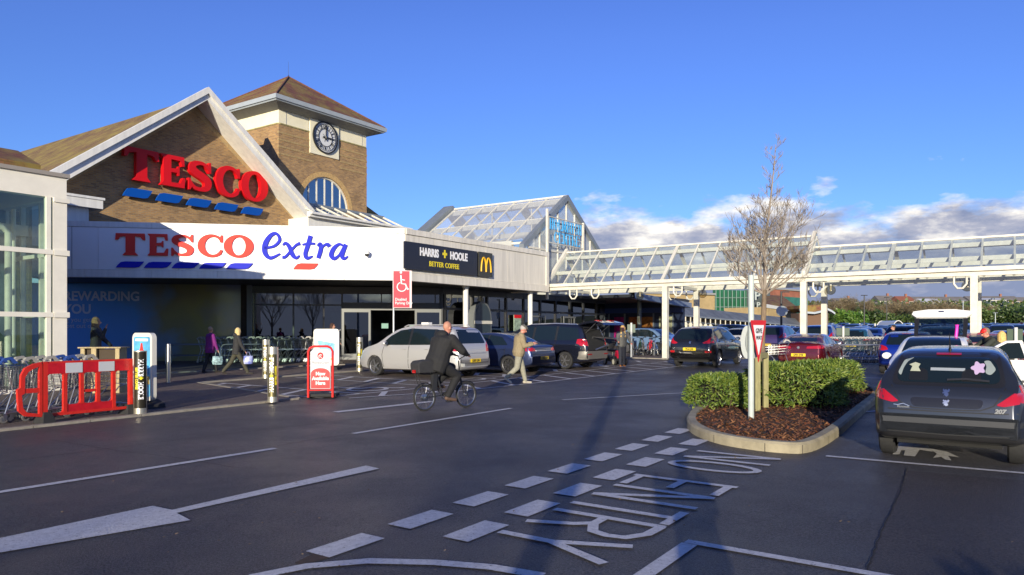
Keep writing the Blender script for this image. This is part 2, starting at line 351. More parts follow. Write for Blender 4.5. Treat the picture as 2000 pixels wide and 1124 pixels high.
def sheet(name, pts, dz, m, kind='structure', parent=None, label=None):
    tr = geometry.tessellate_polygon([[Vector((x, y, 0)) for x, y in pts]])
    mb = MB().add([(x, y, gz(x, y)+dz) for x, y in pts], [tuple(t) for t in tr])
    for i, f in enumerate(mb.f):
        a, b, c = (Vector(mb.v[k]) for k in f)
        if (b-a).cross(c-a).z < 0: mb.f[i] = f[::-1]
    o = mb.build(name, m, parent, fix=False)
    if kind: o['kind'] = kind
    return o
sheet('ground', [(-1500, -60), (1500, -60), (1500, 2500), (-1500, 2500)], -.02, mat('distant earth', (.05, .055, .03), .9, var=.3, scale=.05, world_co=True))
sheet('road', [(-90, -40), (120, -40), (220, 330), (-40, 330), (-90, 60)], 0, M_asph)
# darker patch of newer tarmac on the right
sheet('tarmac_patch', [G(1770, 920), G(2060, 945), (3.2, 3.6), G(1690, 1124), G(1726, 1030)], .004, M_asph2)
# parking bays in front of the shops
sheet('parking_bay_surface', [W(11.6, 13.9), W(12.1, 12.9), W(15.2, 11.7), W(26, 11.1), W(33, 11.3), W(33, 19.6), W(12.6, 19.6)], .004,
      asphalt('bay tarmac', (.058, .046, .042), (.082, .066, .058), .7, .1))
# pavements with kerbs
def slab(name, ab, h, m, kerbs=(), label=None):
    pts = [W(*p) for p in ab]; n = len(pts)
    mb = MB().prism(pts, 0, 1, lambda x, y, z: (x, y, gz(x, y)+(h if z else -.05)))
    o = mb.build(name, m, fix=True); o['kind'] = 'structure'; return o
slab('pavement', [(-12, 13.95), (11.3, 13.75), (12.6, 19.75), (33.6, 19.75), (33.6, 10.9), (60, 10.9), (60, 40), (-12, 40)], .035, M_pave)
M_kerb = mat('pale concrete kerb', (.25, .225, .18), .85, var=.2, scale=5, bump=.25, world_co=True)
def kerb(pts, w=.14, h=.045, seg=.9):
    mb = MB()
    for i in range(len(pts)-1):
        a = Vector(pts[i]); b = Vector(pts[i+1]); L = (b-a).length; n = max(1, int(L/seg)); d = (b-a)/n; q = Vector((-d.y, d.x)).normalized()*w/2
        for k in range(n):
            p = a+d*k+d.normalized()*.006; e = a+d*(k+1)-d.normalized()*.006
            mb.prism([tuple(p-q), tuple(e-q), tuple(e+q), tuple(p+q)], 0, 1, lambda x, y, z: (x, y, gz(x, y)+(h if z else -.05)))
    o = mb.build('kerb', M_kerb, fix=False); o['kind'] = 'structure'
kerb([W(-12, 13.95), W(11.3, 13.75)]); kerb([W(11.3, 13.75), W(12.6, 19.75), W(33.6, 19.75), W(33.6, 10.9), W(60, 10.9)])
kerb([W(6, 24.6), W(13, 24.2), W(19.5, 23.4), W(26.5, 20.6)], .16, .075)
# painted markings -------------------------------------------------
LZ = [.008]
def line(pts, w, cap=0.):
    mb = MB(); P = [Vector(p) for p in pts]; n = len(P); L = []; Rr = []
    for i in range(n):
        d0 = (P[i]-P[i-1]).normalized() if i else (P[1]-P[0]).normalized(); d1 = (P[i+1]-P[i]).normalized() if i < n-1 else d0
        d = (d0+d1).normalized(); q = Vector((-d.y, d.x))*(w/2)/max(.5, d.dot(d0)); L.append(P[i]+q); Rr.append(P[i]-q)
    z = LZ[0]; LZ[0] += .00015
    if LZ[0] > .016: LZ[0] = .008
    vs = [(p.x, p.y, gz(p.x, p.y)+z) for p in L+Rr]
    return MB().add(vs, [(i, n+i, n+i+1, i+1) for i in range(n-1)])
def mark(name, lines):
    mb = MB()
    for l in lines: mb.add(l.v, l.f)
    o = mb.build(name, M_line, fix=False); o['kind'] = 'structure'; return o
mark('lane_line', [line([G(-60, 972), G(537, 877)], .12)]); mark('lane_line', [line([G(690, 848), G(998, 798.5)], .11)])
mark('lane_line', [line([G(655, 806), G(845, 785)], .2)]); mark('lane_line', [line([G(1098, 782), G(1250, 773), G(1376, 766)], .1)])
mark('lane_line', [line([W(26, 8.0), W(31, 7.2), W(37, 6.2)], .1)])
M_crack = mat('tarmac crack', (.012, .011, .010), .9)
for cp, cw2 in (([G(100, 860), G(230, 882), G(330, 893), G(480, 918)], .008), ([G(545, 872), G(620, 858), G(690, 850)], .010), ([G(1772, 915), G(1760, 960), G(1726, 1030), G(1690, 1124)], .010), ([G(0, 905), G(300, 866), G(640, 826), G(900, 795)], .012)):
    Q = []
    for i in range(len(cp)-1):
        for k in range(14): t = k/14; Q.append((cp[i][0]+(cp[i+1][0]-cp[i][0])*t+random.uniform(-.008, .008), cp[i][1]+(cp[i+1][1]-cp[i][1])*t+random.uniform(-.008, .008)))
    o = mark('tarmac_crack', [line(Q, cw2)]); o.data.materials[0] = M_crack
def poly(name, pts, dz=.009):
    o = sheet(name, pts, dz, M_line); return o
poly('road_arrow', [G(741, 917), G(715, 911), G(336, 998), G(298, 990), G(-60, 1066), G(-60, 1092), G(372, 1018), G(345, 1004)])
poly('road_mark', [G(575, 1101), G(622, 1078), G(655, 1087), G(590, 1106)], .006).data.materials[0] = mat('bare worn tarmac', (.05, .03, .015), .8, var=.5, scale=9)
def dash(a, b, la, wb, sk=.0):
    z = .008; pts = [W(a-la/2, b+wb/2), W(a+la/2, b+wb/2), W(a+la/2, b-wb/2), W(a-la/2, b-wb/2)]
    return MB().add([(x, y, gz(x, y)+z) for x, y in pts], [(3, 2, 1, 0)])
for i in range(9): mark('give_way_line', [dash(4.13+.925*i, 4.43+.012*i, .60, .27)])
for i in range(8): mark('give_way_line', [dash(5.04+.925*i, 3.80+.02*i, .60, .27)])
mark('road_line', [line([G(490, 1130), G(600, 1108), G(720, 1098), G(850, 1101), G(960, 1110), G(1060, 1127)], .12)])
mark('bay_line', [line([W(3.0, 2.15), W(5.7, 2.15)], .13), line([W(5.76, 2.20), W(5.76, -3.5)], .1)])
mark('bay_line', [line([G(1613, 892), G(2060, 931)], .1)]); mark('bay_line', [line([W(10.5, -.62), W(16, -.62)], .2)])
mark('bay_line', [line([G(1590, 812), W(18.5, .9), W(24, .9)], .1)])
mark('bay_line', [line([W(19.5, 4.2), W(26, 4.2)], .1), line([W(26, 4.2), W(26, -4)], .1)])
# NO ENTRY, read by a driver coming from the right
def ground_text():
    O = Vector(G(1362, 882)); e1 = -U; e2 = -V; h = 1.12; sw = .095; wd = .50
    def P(x, y): q = O+e1*x+e2*(y*h); return (q.x, q.y)
    x = 0.0
    for ch, adv in (('N', .72), ('O', .72), (' ', .22+.30), ('E', .62), ('N', .70), ('T', .58), ('R', .66), ('Y', .6)):
        S = []
        if ch == 'N': S = [[(0, 0), (0, 1)], [(0, 1), (wd, 0)], [(wd, 0), (wd, 1)]]
        if ch == 'E': S = [[(0, -.04), (0, 1.04)], [(.0, .96), (wd, .96)], [(0, .50), (wd*.85, .50)], [(0, .04), (wd, .04)]]
        if ch == 'T': S = [[(wd/2, 0), (wd/2, .96)], [(0, .96), (wd, .96)]]
        if ch == 'R': S = [[(0, 0), (0, 1)], [(0, .97), (.28, .96), (wd*.94, .86), (wd, .72), (wd*.9, .58), (.25, .49), (0, .48)], [(.22, .49), (.34, .36), (wd, 0)]]
        if ch == 'Y': S = [[(wd/2, 0), (wd/2, .48)], [(wd/2, .46), (0, 1)], [(wd/2, .46), (wd, 1)]]
        if ch == 'O': S = [[(wd/2+wd/2*math.sin(t*math.pi/12), .5-.48*math.cos(t*math.pi/12)) for t in range(25)]]
        if S: mark('road_lettering', [line([P(x+a, b) for a, b in s], sw) for s in S])
        x += adv
ground_text()
# hatching of the disabled bays
def hatch_v(a0, a1, b0, b1, n):
    L = [line([W(a0, b0), W(a0, b1)], .09), line([W(a1, b0), W(a1, b1)], .09)]
    for k in range(n):
        b = b0+(b1-b0)*(k+.5)/n; L.append(line([W(a0, b-.25), W(a1, b+.35)], .16))
    mark('bay_hatching', L)
for a0, a1 in ((11.75, 13.0), (15.7, 16.9), (19.7, 20.6), (23.0, 23.9), (26.7, 27.6), (30.4, 31.3)): hatch_v(a0, a1, 13.4, 19.2, 5)
out = [(12.1, 12.9), (15.2, 11.85), (19, 11.5), (23, 11.35), (27, 11.2), (32.6, 11.1)]; inn = [(12.4, 13.5), (15.6, 13.2), (19, 13.1), (23, 13.05), (27, 13.0), (32.6, 13.0)]
L = [line([W(*p) for p in out], .1), line([W(*p) for p in inn], .09)]
def ip(t, P):
    for i in range(len(P)-1):
        if P[i+1][0] >= t: return P[i][1]+(P[i+1][1]-P[i][1])*(t-P[i][0])/(P[i+1][0]-P[i][0])
    return P[-1][1]
a = 12.9
while a < 31.8: L.append(line([W(a, ip(a, out)), W(a+.9, ip(a+.9, inn))], .15)); a += 1.45
mark('bay_hatching', L)
def wheelchair(a, b, s=1.):
    def P(x, y): return W(a+x*s, b+y*s)
    circ = [P(.55*math.cos(R(t)), .50*math.sin(R(t))-.1) for t in range(100, 390, 15)]
    mark('wheelchair_symbol', [line(circ, .13), line([P(-.1, .9), P(-.05, .2), P(.5, .15), P(.8, -.6), P(1.0, -.55)], .14), line([P(-.08, .6), P(.35, .55)], .12), line([P(-.12, 1.05), P(-.1, 1.25)], .22)])
wheelchair(14.0, 14.3, .95); wheelchair(18.3, 14.1, .8); wheelchair(22.0, 12.2, .01); wheelchair(26.4, 13.9, .8)
def blob(px): return [G(*p) for p in px]
poly('parent_and_child_symbol', blob([(1743, 889), (1756, 866), (1790, 868), (1812, 872), (1822, 884), (1796, 880), (1787, 893), (1765, 891), (1768, 881), (1760, 881), (1757, 889)]))
poly('parent_and_child_symbol', blob([(1822, 896), (1830, 888), (1812, 876), (1830, 880), (1850, 884), (1874, 895), (1852, 892), (1858, 901), (1846, 899), (1838, 894)]))
poly('parent_and_child_symbol', blob([(1828, 884), (1836, 882.5), (1850, 885), (1846, 887), (1834, 886)]), .012)
# ================================================================ PLANTED ISLAND
def gi(px, py): return G(px, py)
isl = [gi(1338, 832), gi(1352, 850), gi(1400, 868), gi(1470, 880), gi(1535, 886.5), gi(1572, 887), gi(1603, 877), gi(1640, 853), gi(1680, 815), gi(1722, 779), (9.3, 18.6), (9.7, 20.2), (9.3, 21.4), (8.4, 21.6), (7.0, 20.2), (5.2, 17.5), gi(1388, 796), gi(1350, 812)]
def inset(P, d):
    n = len(P); o = []
    for i in range(n):
        p0, p1, p2 = (Vector(P[(i+k) % n]) for k in (-1, 0, 1)); a = (p1-p0).normalized(); b = (p2-p1).normalized()
        na = Vector((-a.y, a.x)); nb = Vector((-b.y, b.x)); m = (na+nb).normalized(); o.append(tuple(p1+m*d/max(.5, m.dot(na))))
    return o
def smooth_loop(P, k=3):
    for _ in range(2):
        Q = []
        for i in range(len(P)):
            a = Vector(P[i]); b = Vector(P[(i+1) % len(P)]); Q += [tuple(a*.75+b*.25), tuple(a*.25+b*.75)]
        P = Q
    return P
isl = smooth_loop(isl); isi = inset(isl, .15)
ik = thing('planted_island', 'kerbed planting island of bark mulch with a hedge and a bare young tree', 'planting island', (*G(1500, 850), gz(*G(1500, 850))))
oo = tuple(ik.location)
mz = lambda x, y, z: (x, y, gz(x, y)+z)
mb = MB(); n = len(isl); isb = inset(isl, .03)
vs = [mz(*p, -.02) for p in isl]+[mz(*p, .115) for p in isl]+[mz(*p, .15) for p in isb]+[mz(*p, .15) for p in isi]+[mz(*p, .0) for p in isi]
fs = [(k*n+i, k*n+(i+1) % n, (k+1)*n+(i+1) % n, (k+1)*n+i) for k in range(4) for i in range(n)]
mb.add(vs, fs)
mk = mat('island kerb stone', (.30, .26, .17), .85, var=.22, scale=3, bump=.3, world_co=True)
mb.build('kerb', mk, ik, oo, smooth=True)
for i in range(0, n, 6):
    mb = MB(); a = Vector(isl[i]); b = Vector(isi[i]); d = (b-a).normalized(); q = Vector((-d.y, d.x))*.006
    mb.add([mz(*(a-d*.003-q), 0), mz(*(a-d*.003+q), 0), mz(*(a-d*.003+q), .117), mz(*(a-d*.003-q), .117)], [(0, 1, 2, 3)])
    mb.add([mz(*(a-q+d*.03), .152), mz(*(a+q+d*.03), .152), mz(*(b+q), .152), mz(*(b-q), .152)], [(0, 1, 2, 3)])
    mb.build('kerb_joint', mat('dirty joint', (.07, .06, .045), .9), ik, oo, fix=False)
mulch = MB().prism(isi, 0, 1, lambda x, y, z: (x, y, gz(x, y)+(.10 if z else .0)))
mulch.build('soil', mat('dark soil', (.045, .022, .012), .95, var=.4, scale=14, bump=.8, world_co=True), ik, oo)
from mathutils.geometry import intersect_point_tri_2d
def inpoly(x, y, P):
    c = False; j = len(P)-1
    for i in range(len(P)):
        if (P[i][1] > y) != (P[j][1] > y) and x < (P[j][0]-P[i][0])*(y-P[i][1])/(P[j][1]-P[i][1])+P[i][0]: c = not c
        j = i
    return c
def chips(name, cols, npts, parent, org, region, zf, L0, L1):
    xs = [p[0] for p in region]; ys = [p[1] for p in region]; mbs = [MB() for _ in cols]; k = 0
    while k < npts:
        x = random.uniform(min(xs), max(xs)); y = min(ys)+(max(ys)-min(ys))*random.random()**1.6
        if not inpoly(x, y, region): continue
        k += 1; t = random.uniform(0, 6.283); L = random.uniform(L0, L1)/2; w = L*random.uniform(.18, .4); tl = random.uniform(-.5, .5)
        dx, dy, dz = math.cos(t)*L, math.sin(t)*L, tl*L; qx, qy = -math.sin(t)*w, math.cos(t)*w; z = zf(x, y)+abs(dz)+random.uniform(.002, .02); qz = random.uniform(-.6, .6)*w
        random.choice(mbs).add([(x-dx-qx, y-dy-qy, z-dz-qz), (x+dx-qx, y+dy-qy, z+dz-qz), (x+dx+qx, y+dy+qy, z+dz+qz), (x-dx+qx, y-dy+qy, z-dz+qz)], [(0, 1, 2, 3)])
    for m_, c in zip(mbs, cols):
        o = m_.build(name, c, parent, org, fix=False); o['kind'] = 'stuff'
chips('bark_mulch', [mat('bark brown', (.13, .05, .018), .85), mat('bark dark', (.05, .02, .010), .9), mat('bark tan', (.27, .12, .045), .8), mat('bark red', (.17, .055, .018), .85)],
      9000, ik, oo, isi, lambda x, y: gz(x, y)+.10, .03, .085)
# ---- leaves
def leafmat(name, c1, c2, c3):
    m = bpy.data.materials.new(name); m.use_nodes = True; nt = m.node_tree; b = nt.nodes['Principled BSDF']
    g = nt.nodes.new('ShaderNodeNewGeometry'); r = nt.nodes.new('ShaderNodeValToRGB'); nt.links.new(g.outputs['Random Per Island'], r.inputs[0])
    e = r.color_ramp.elements; e.new(.5); e[0].color = (*c1, 1); e[1].color = (*c2, 1); e[2].color = (*c3, 1)
    nt.links.new(r.outputs[0], b.inputs['Base Color']); b.inputs['Roughness'].default_value = .45; b.inputs['Specular IOR Level'].default_value = .4
    MATS[name] = m; return m
M_leaf = leafmat('glossy hedge leaf', (.04, .085, .012), (.10, .155, .02), (.21, .25, .045))
def leaves(pts, nrm, L, wr=.38, jit=.8):
    """numpy quads: pts (n,3) positions, nrm (n,3) outward directions"""
    n = len(pts); d = RNG.normal(size=(n, 3)); d[:, 2] *= .7; d += nrm*.4; d /= np.linalg.norm(d, axis=1)[:, None]
    nn = nrm+RNG.normal(size=(n, 3))*jit; q = np.cross(d, nn); q /= np.linalg.norm(q, axis=1)[:, None]+1e-9
    l = L*RNG.uniform(.6, 1.25, (n, 1)); w = l*wr; up = np.cross(q, d)
    a = pts; b = pts+d*l*.5+q*w*.5+up*l*.05; c = pts+d*l; e = pts+d*l*.5-q*w*.5+up*l*.05
    v = np.stack([a, b, c, e], 1).reshape(-1, 3); return v, np.arange(4*n).reshape(n, 4)
def np_mesh(name, v, f, m, parent=None, org=(0, 0, 0)):
    me = bpy.data.meshes.new(name); me.from_pydata((v-np.array(org)).tolist(), [], f.tolist()); me.update(); me.materials.append(m)
    o = bpy.data.objects.new(name, me); C.objects.link(o); o.parent = parent; return o
def hedge(name, label, cx, cy, lx, ly, ht, rot, n, L=.085, m=None, zb=.12, group=None, round_=.25):
    z0 = gz(cx, cy)+zb; root = thing(name, label, 'hedge', (cx, cy, z0), rot, group)
    # points on a rounded lumpy box shell
    P = []; N = []
    m_ = m or M_leaf; cnt = 0
    while cnt < n:
        u = RNG.uniform(-1, 1, (n, 3)); ax = RNG.choice(3, n, p=[.26, .26, .48]); sg = RNG.choice([-1, 1], n)
        for i in range(n):
            if ax[i] == 2: u[i, 2] = 1
            else: u[i, ax[i]] = sg[i]
        e = u.copy(); k = np.maximum(np.linalg.norm(np.abs(e)**4, axis=1)**.25, 1e-3)
        k = (np.abs(e[:, 0])**2.8+np.abs(e[:, 1])**2.8+np.abs(e[:, 2]*(e[:, 2] > 0))**2.8)**(1/2.8); e = e/k[:, None]
        lump = 1+.07*np.sin(e[:, 0]*lx*3+e[:, 1]*3)+.06*np.cos(e[:, 1]*ly*4+e[:, 0]*lx*2)+.06*np.sin(e[:, 2]*5+e[:, 0]*lx*3)
        e *= lump[:, None]*RNG.uniform(.86, 1.02, (n, 1))
        p = np.stack([e[:, 0]*lx/2, e[:, 1]*ly/2, (e[:, 2]+1)*ht/2], 1)
        nv = np.stack([e[:, 0]**3/lx, e[:, 1]**3/ly, np.maximum(e[:, 2], 0)**3/ht], 1); nv /= np.linalg.norm(nv, axis=1)[:, None]+1e-6
        P.append(p); N.append(nv); cnt += n
    P = np.concatenate(P)[:n]; N = np.concatenate(N)[:n]; ok = P[:, 2] > .0; P = P[ok]; N = N[ok]
    v, f = leaves(P, N, L*1.15, .27); np_mesh('foliage', v, f, m_, root)
    mb = MB(); k = 12
    core = [(lx*.34*math.copysign(abs(math.cos(t))**.5, math.cos(t)), ly*.34*math.copysign(abs(math.sin(t))**.5, math.sin(t))) for t in [2*math.pi*i/k for i in range(k)]]
    mb.prism(core, .04, ht*.72); mb.build('twiggy_core', mat('dark twigs', (.012, .012, .006), 1), root)
    for i in range(min(14, int(lx*6))):
        x = RNG.uniform(-.42, .42)*lx; y = RNG.uniform(-.42, .42)*ly; MB().tube([(x, y, -.05), (x+RNG.uniform(-.1, .1), y+RNG.uniform(-.1, .1), ht*.5)], .012, 5).build('stem', mat('hedge stem', (.06, .035, .02), .9), root)
    return root
hedge('hedge', 'low clipped green hedge left of the sign post on the mulch island', 4.20, 14.9, 1.15, 1.35, .60, -.4, 6500)
hedge('hedge', 'largest clipped green hedge right of the sign post, round the tree stakes', 5.9, 15.35, 1.95, 2.1, .80, -.35, 15000)
hedge('hedge', 'shaded green hedge at the far right end of the mulch island', 7.75, 18.0, 1.5, 2.6, .72, -.6, 8000)
# ---- young bare tree
def grow(p, d, length, r, depth, out, tw, spread=.5):
    n = 4; pts = [Vector(p)]; dd = Vector(d).normalized()
    for i in range(n):
        dd = (dd+Vector((RNG.normal()*.10, RNG.normal()*.10, RNG.normal()*.05+.05))).normalized(); pts.append(pts[-1]+dd*length/n)
    rs = [r*(1-.55*i/n) for i in range(n+1)]; out.append((pts, rs))
    if depth <= 0: return
    k = 3 if depth > 1 else 4
    for j in range(k+1):
        t = RNG.uniform(.25, 1.0); i = min(n-1, int(t*n)); q = pts[i].lerp(pts[i+1], t*n-i)
        ax = Vector((RNG.normal(), RNG.normal(), RNG.normal()*.4+.15)).normalized()
        nd = (dd*.75+ax*spread*1.3+Vector((0, 0, .15))).normalized()
        grow(q, nd, length*RNG.uniform(.42, .68), max(r*.42, tw), depth-1, out, tw, spread)
def branches_mesh(out, n0=5):
    mb = MB()
    for pts, rs in out: mb.tube(pts, rs, n0 if rs[0] > .012 else 3, cap=False)
    return mb
tx, ty = G(1489, 779); tz = gz(tx, ty)+.1
tr = thing('young_tree', 'bare young street tree with a sunlit trunk rising from the hedge', 'tree', (tx, ty, tz))
M_bark = mat('young tree bark', (.17, .12, .075), .85, var=.35, scale=10, bump=.4, stretch=(1, 1, .3)); M_twig = mat('twig bark', (.24, .20, .16), .8)
sc = ty/1431
H1 = (779-575)*sc; Ht = (779-292)*sc
mb = MB().tube([(0, 0, 0), (.02, 0, .5), (.0, 0, 1.2), (.03, 0, 1.9), (.05, 0, H1)], [.075, .065, .062, .060, .055], 12)
mb.build('trunk', M_bark, tr, smooth=True)
out = []
lead = [Vector((.05, 0, H1))]
for i in range(8): lead.append(lead[-1]+Vector((RNG.normal()*.02+.012, RNG.normal()*.02, (Ht-H1)/8)))
out.append((lead, [.045*(1-i/8.6)+.004 for i in range(9)]))
lead2 = [Vector((.03, 0, H1))]+[Vector((-.02-.006*i, .02, H1+i*.33)) for i in range(1, 7)]
out.append((lead2, [.026, .022, .018, .014, .011, .008, .005]))
for k in range(38):
    t = (k/37)**1.15; z = H1-.15+t*(Ht-H1)*.97; i = min(7, int(t*.97*8)); base = lead[i].lerp(lead[i+1], t*.97*8-i) if k > 3 else Vector((.04, 0, z))
    an = k*2.4+RNG.uniform(-.4, .4); low = max(0, 1-t*1.45); ln = .30+.80*low; up = .30+.45*RNG.uniform(.3, 1)*(1.0 if t < .5 else 2.0)
    d = Vector((math.cos(an), math.sin(an), up*(.8+.5*low)))
    grow(base, d, ln*RNG.uniform(.8, 1.15), .016*(.5+low*.8), 3 if low > .25 else 2, out, .0042, .42)
an0 = [(.55, .2, 1.5, 1.35), (-.6, -.2, 1.3, 1.2), (.4, -.5, 1.4, 1.0), (.9, .1, .75, 1.0), (-1.0, .2, .75, 1.0), (-1.0, -.3, .40, .85), (.9, -.2, .35, .85)]
for dx, dy, dz, ln in an0: grow((.04, 0, H1-.1), (dx, dy, dz), ln, .026, 4, out, .0042, .42)
branches_mesh(out).build('crown', M_twig, tr, smooth=False, fix=False)
M_stake = mat('pale green treated timber', (.24, .22, .10), .85, var=.2, scale=6, stretch=(4, 4, .6))
sx, sy = G(1479, 813); st = thing('tree_stake_frame', 'pale timber stake frame of two posts and a crossbar round the young tree', 'tree stake', (sx, sy, gz(sx, sy)+.08))
mb = MB().box(-.05, .05, -.04, .04, 0, 1.12); mb.build('post', M_stake, st)
mb = MB().box(.30, .40, .52, .60, 0, 1.12); mb.build('post', M_stake, st)
MB().beam((-.02, -.0, 1.07), (.37, .54, 1.07), .05, .11).build('crossbar', M_stake, st)
# ---- give way sign post
sx, sy = G(1467, 829); gp = thing('give_way_sign', 'pale grey post carrying a red and white give way triangle in front of the hedge', 'road sign', (sx, sy, gz(sx, sy)+.08))
top = (644-538)*sy/1431+CAMH-gp.location.z; mpost = mat('pale green grey post paint', (.42, .47, .44), .5, var=.06, scale=5)
MB().cyl(0, 0, 0, top, .051, 18).build('post', mpost, gp, smooth=True)
# signs: thin plates seen obliquely; the triangle faces the camera's right
zc = (644-626)*sy/1431+CAMH-gp.location.z
def plate(mb, pts, y0, y1, rot, cx=0, cy=0):
    ca, sa = math.cos(rot), math.sin(rot); mb.prism(pts, y0, y1, lambda x, z, y: (cx+x*ca-y*sa, cy+x*sa+y*ca, z)); return mb
def rtri(s, zt, h, r=.04):
    P = [(-s, zt), (s, zt), (0, zt-h)]; o = []
    for i in range(3):
        p = Vector(P[i]); a = (Vector(P[i-1])-p).normalized(); b = (Vector(P[(i+1) % 3])-p).normalized()
        for t in (0, .25, .5, .75, 1): o.append(tuple(p+a*r*(1-t)**2+b*r*t**2))
    return o
rt = R(45)    # facing the right-front
cx, cy = .125, -.01
tw = .30; thh = .76
plate(MB(), rtri(tw, zc, thh), -.004, .0, rt, cx, cy).build('sign_plate', mat('sign red', (.62, .01, .015), .35), gp)
plate(MB(), rtri(tw*.66, zc-.085, thh*.70, .02), -.009, -.0045, rt, cx, cy).build('sign_face', M_whitev, gp)
ca, sa = math.cos(rt), math.sin(rt)
for s_, z_, sz in (('GIVE', zc-.225, .115), ('WAY', zc-.34, .095)):
    vs, fs = txt(s_, sz, .003, .003); MB().add([(cx+x*ca-(-.012-z)*sa, cy+x*sa+(-.012-z)*ca, z_+y) for x, y, z in vs], fs).build('lettering', M_black, gp, fix=False)
r2 = R(20)
disc = [(.30*math.cos(R(t)), zc-.36+.30*math.sin(R(t))) for t in range(0, 360, 12)]
plate(MB(), [(p[0]*.36-.07, p[1]*.98) for p in disc], .056, .062, R(-20)).build('round_sign_back', mat('grey sign back', (.30, .33, .32), .5), gp)
plate(MB(), [(p[0]*.62+.13, p[1]-.02) for p in disc], .075, .08, R(25)).build('round_sign_back', MATS['grey sign back'], gp)
# ================================================================ SHOPPING CENTRE BUILDINGS
FZ0, FZ1 = 3.80, 5.93
Cc = Vector(W(22.3, 20.5)); TD = Vector((math.cos(R(9.56)), math.sin(R(9.56)))); TN = Vector((-TD.y, TD.x)); TR = R(9.56)
def T(k, d=0): p = Cc+TD*k+TN*d; return (p.x, p.y)         # along the slanted front (k negative to the left), d into the building
gbase = gz(*Cc)
# ---- front block: fascia, soffit, glazing
fb = thing('shop_front', 'white fascia canopy block over the dark glazed supermarket entrance', 'shop front', (Cc.x, Cc.y, gbase)); fo = tuple(fb.location)
Lx = T(-14.5); plan = [Lx, tuple(Cc), W(33.3, 20.5), W(33.3, 34), W(26, 37), T(-16, 14)]
MB().prism(inset(plan, .02), FZ0+.06, FZ1-.05).build('roof_slab', M_soffit, fb, fo)
def panel_run(p, q, z0, z1, n, gap, m, name, proud=.0, th=.04):
    p = Vector(p); q = Vector(q); d = (q-p)/n; nn = Vector((d.y, -d.x)).normalized(); mb = MB()
    for i in range(n):
        a = p+d*i+d.normalized()*gap/2; b = p+d*(i+1)-d.normalized()*gap/2
        mb.prism([tuple(a+nn*proud), tuple(b+nn*proud), tuple(b-nn*th), tuple(a-nn*th)], z0, z1)
    return mb.build(name, m, fb, fo)
Rr_ = W(33.3, 20.5); Cp = tuple(Cc)
panel_run(Lx, Cp, FZ0+.30, FZ1-.22, 5, .012, M_panel, 'fascia_panel', .05)
panel_run(Lx, Cp, FZ0, FZ0+.29, 6, .012, M_white, 'lower_trim', .08, .3); panel_run(Lx, Cp, FZ1-.21, FZ1, 6, .012, M_white, 'upper_trim', .08, .3)
panel_run(Cp, Rr_, FZ0+.34, FZ1-.24, 6, .014, M_cream, 'fascia_panel', .045)
panel_run(Cp, Rr_, FZ0, FZ0+.33, 4, .012, M_cream, 'lower_trim', .09, .3); panel_run(Cp, Rr_, FZ1-.23, FZ1, 4, .012, M_cream, 'upper_trim', .10, .3)
MB().prism([W(33.21, 20.42), W(33.5, 20.42), W(33.5, 30), W(33.21, 30)], FZ0, FZ1).build('end_panel', M_cream, fb, fo)
# glazing line
gl0 = Vector((-21.5, 32.35)); g1 = Vector(W(27.3, 22.75)); gd = TD
g0 = g1-gd*18.8
def Gk(k, d=0): p = g1-gd*k+TN*d; return (p.x, p.y)         # k metres left of the corner g1
kof = lambda px: (g1.x-(px-1000)/1431*g1.y)/(gd.x-(px-1000)/1431*gd.y)
zb = gz(*g1)
def wallpanel(k0, k1, z0, z1, m, name, d=0., th=.12, parent=fb):
    return MB().prism([Gk(k0, d), Gk(k1, d), Gk(k1, d+th), Gk(k0, d+th)], z0, z1).build(name, m, parent, fo)
kP, kQ, kR, kS = kof(471), kof(493), kof(668), kof(862)
# poster wall
pm = bpy.data.materials.new('printed window poster'); pm.use_nodes = True; nt = pm.node_tree; b = nt.nodes['Principled BSDF']
t = nt.nodes.new('ShaderNodeTexCoord'); sp_ = nt.nodes.new('ShaderNodeSeparateXYZ'); nt.links.new(t.outputs['Object'], sp_.inputs[0])
nz = nt.nodes.new('ShaderNodeTexNoise'); nz.inputs['Scale'].default_value = .55; nz.inputs['Detail'].default_value = 3; nt.links.new(t.outputs['Object'], nz.inputs['Vector'])
ma = nt.nodes.new('ShaderNodeMath'); ma.operation = 'MULTIPLY_ADD'; nt.links.new(nz.outputs[0], ma.inputs[0]); ma.inputs[1].default_value = 5.0; nt.links.new(sp_.outputs[0], ma.inputs[2])
mr = nt.nodes.new('ShaderNodeMapRange'); nt.links.new(ma.outputs[0], mr.inputs[0]); mr.inputs[1].default_value = -16; mr.inputs[2].default_value = -2
rp = nt.nodes.new('ShaderNodeValToRGB'); nt.links.new(mr.outputs[0], rp.inputs[0]); el = rp.color_ramp.elements
for p_, c_ in ((.40, (.12, .33, .72)), (.52, (.26, .25, .14)), (.62, (.34, .31, .12)), (.72, (.22, .23, .30))): el.new(p_).color = (*c_, 1)
el[0].color = (.10, .32, .80, 1); el[-1].color = (.30, .32, .38, 1); nt.links.new(rp.outputs[0], b.inputs['Base Color']); b.inputs['Roughness'].default_value = .12
wallpanel(kof(60), kP, zb-.3, FZ0+.06, pm, 'poster_wall')
MP = mat('poster lettering', (.55, .60, .75), .3)
ps = thing('wall_poster', 'dark blue wall poster lettered about rewarding you, in shade behind the glass lobby', 'poster', (*Gk(kof(136)), 0), TR)
for s_, z_, sz in (('REWARDING', (644-588)/1431*33.2+CAMH, .58), ('YOU', (644-613)/1431*33.2+CAMH, .58), ('helping you get', (644-630)/1431*33.2+CAMH+.02, .30), ('the most out of', (644-641)/1431*33.2+CAMH, .30)):
    o = wtext(ps, s_, -.25 if sz > .4 else -.8, z_, -.01, sz, MP, ext=.008, bold=.016 if sz > .4 else 0, align='LEFT', sx=.92)
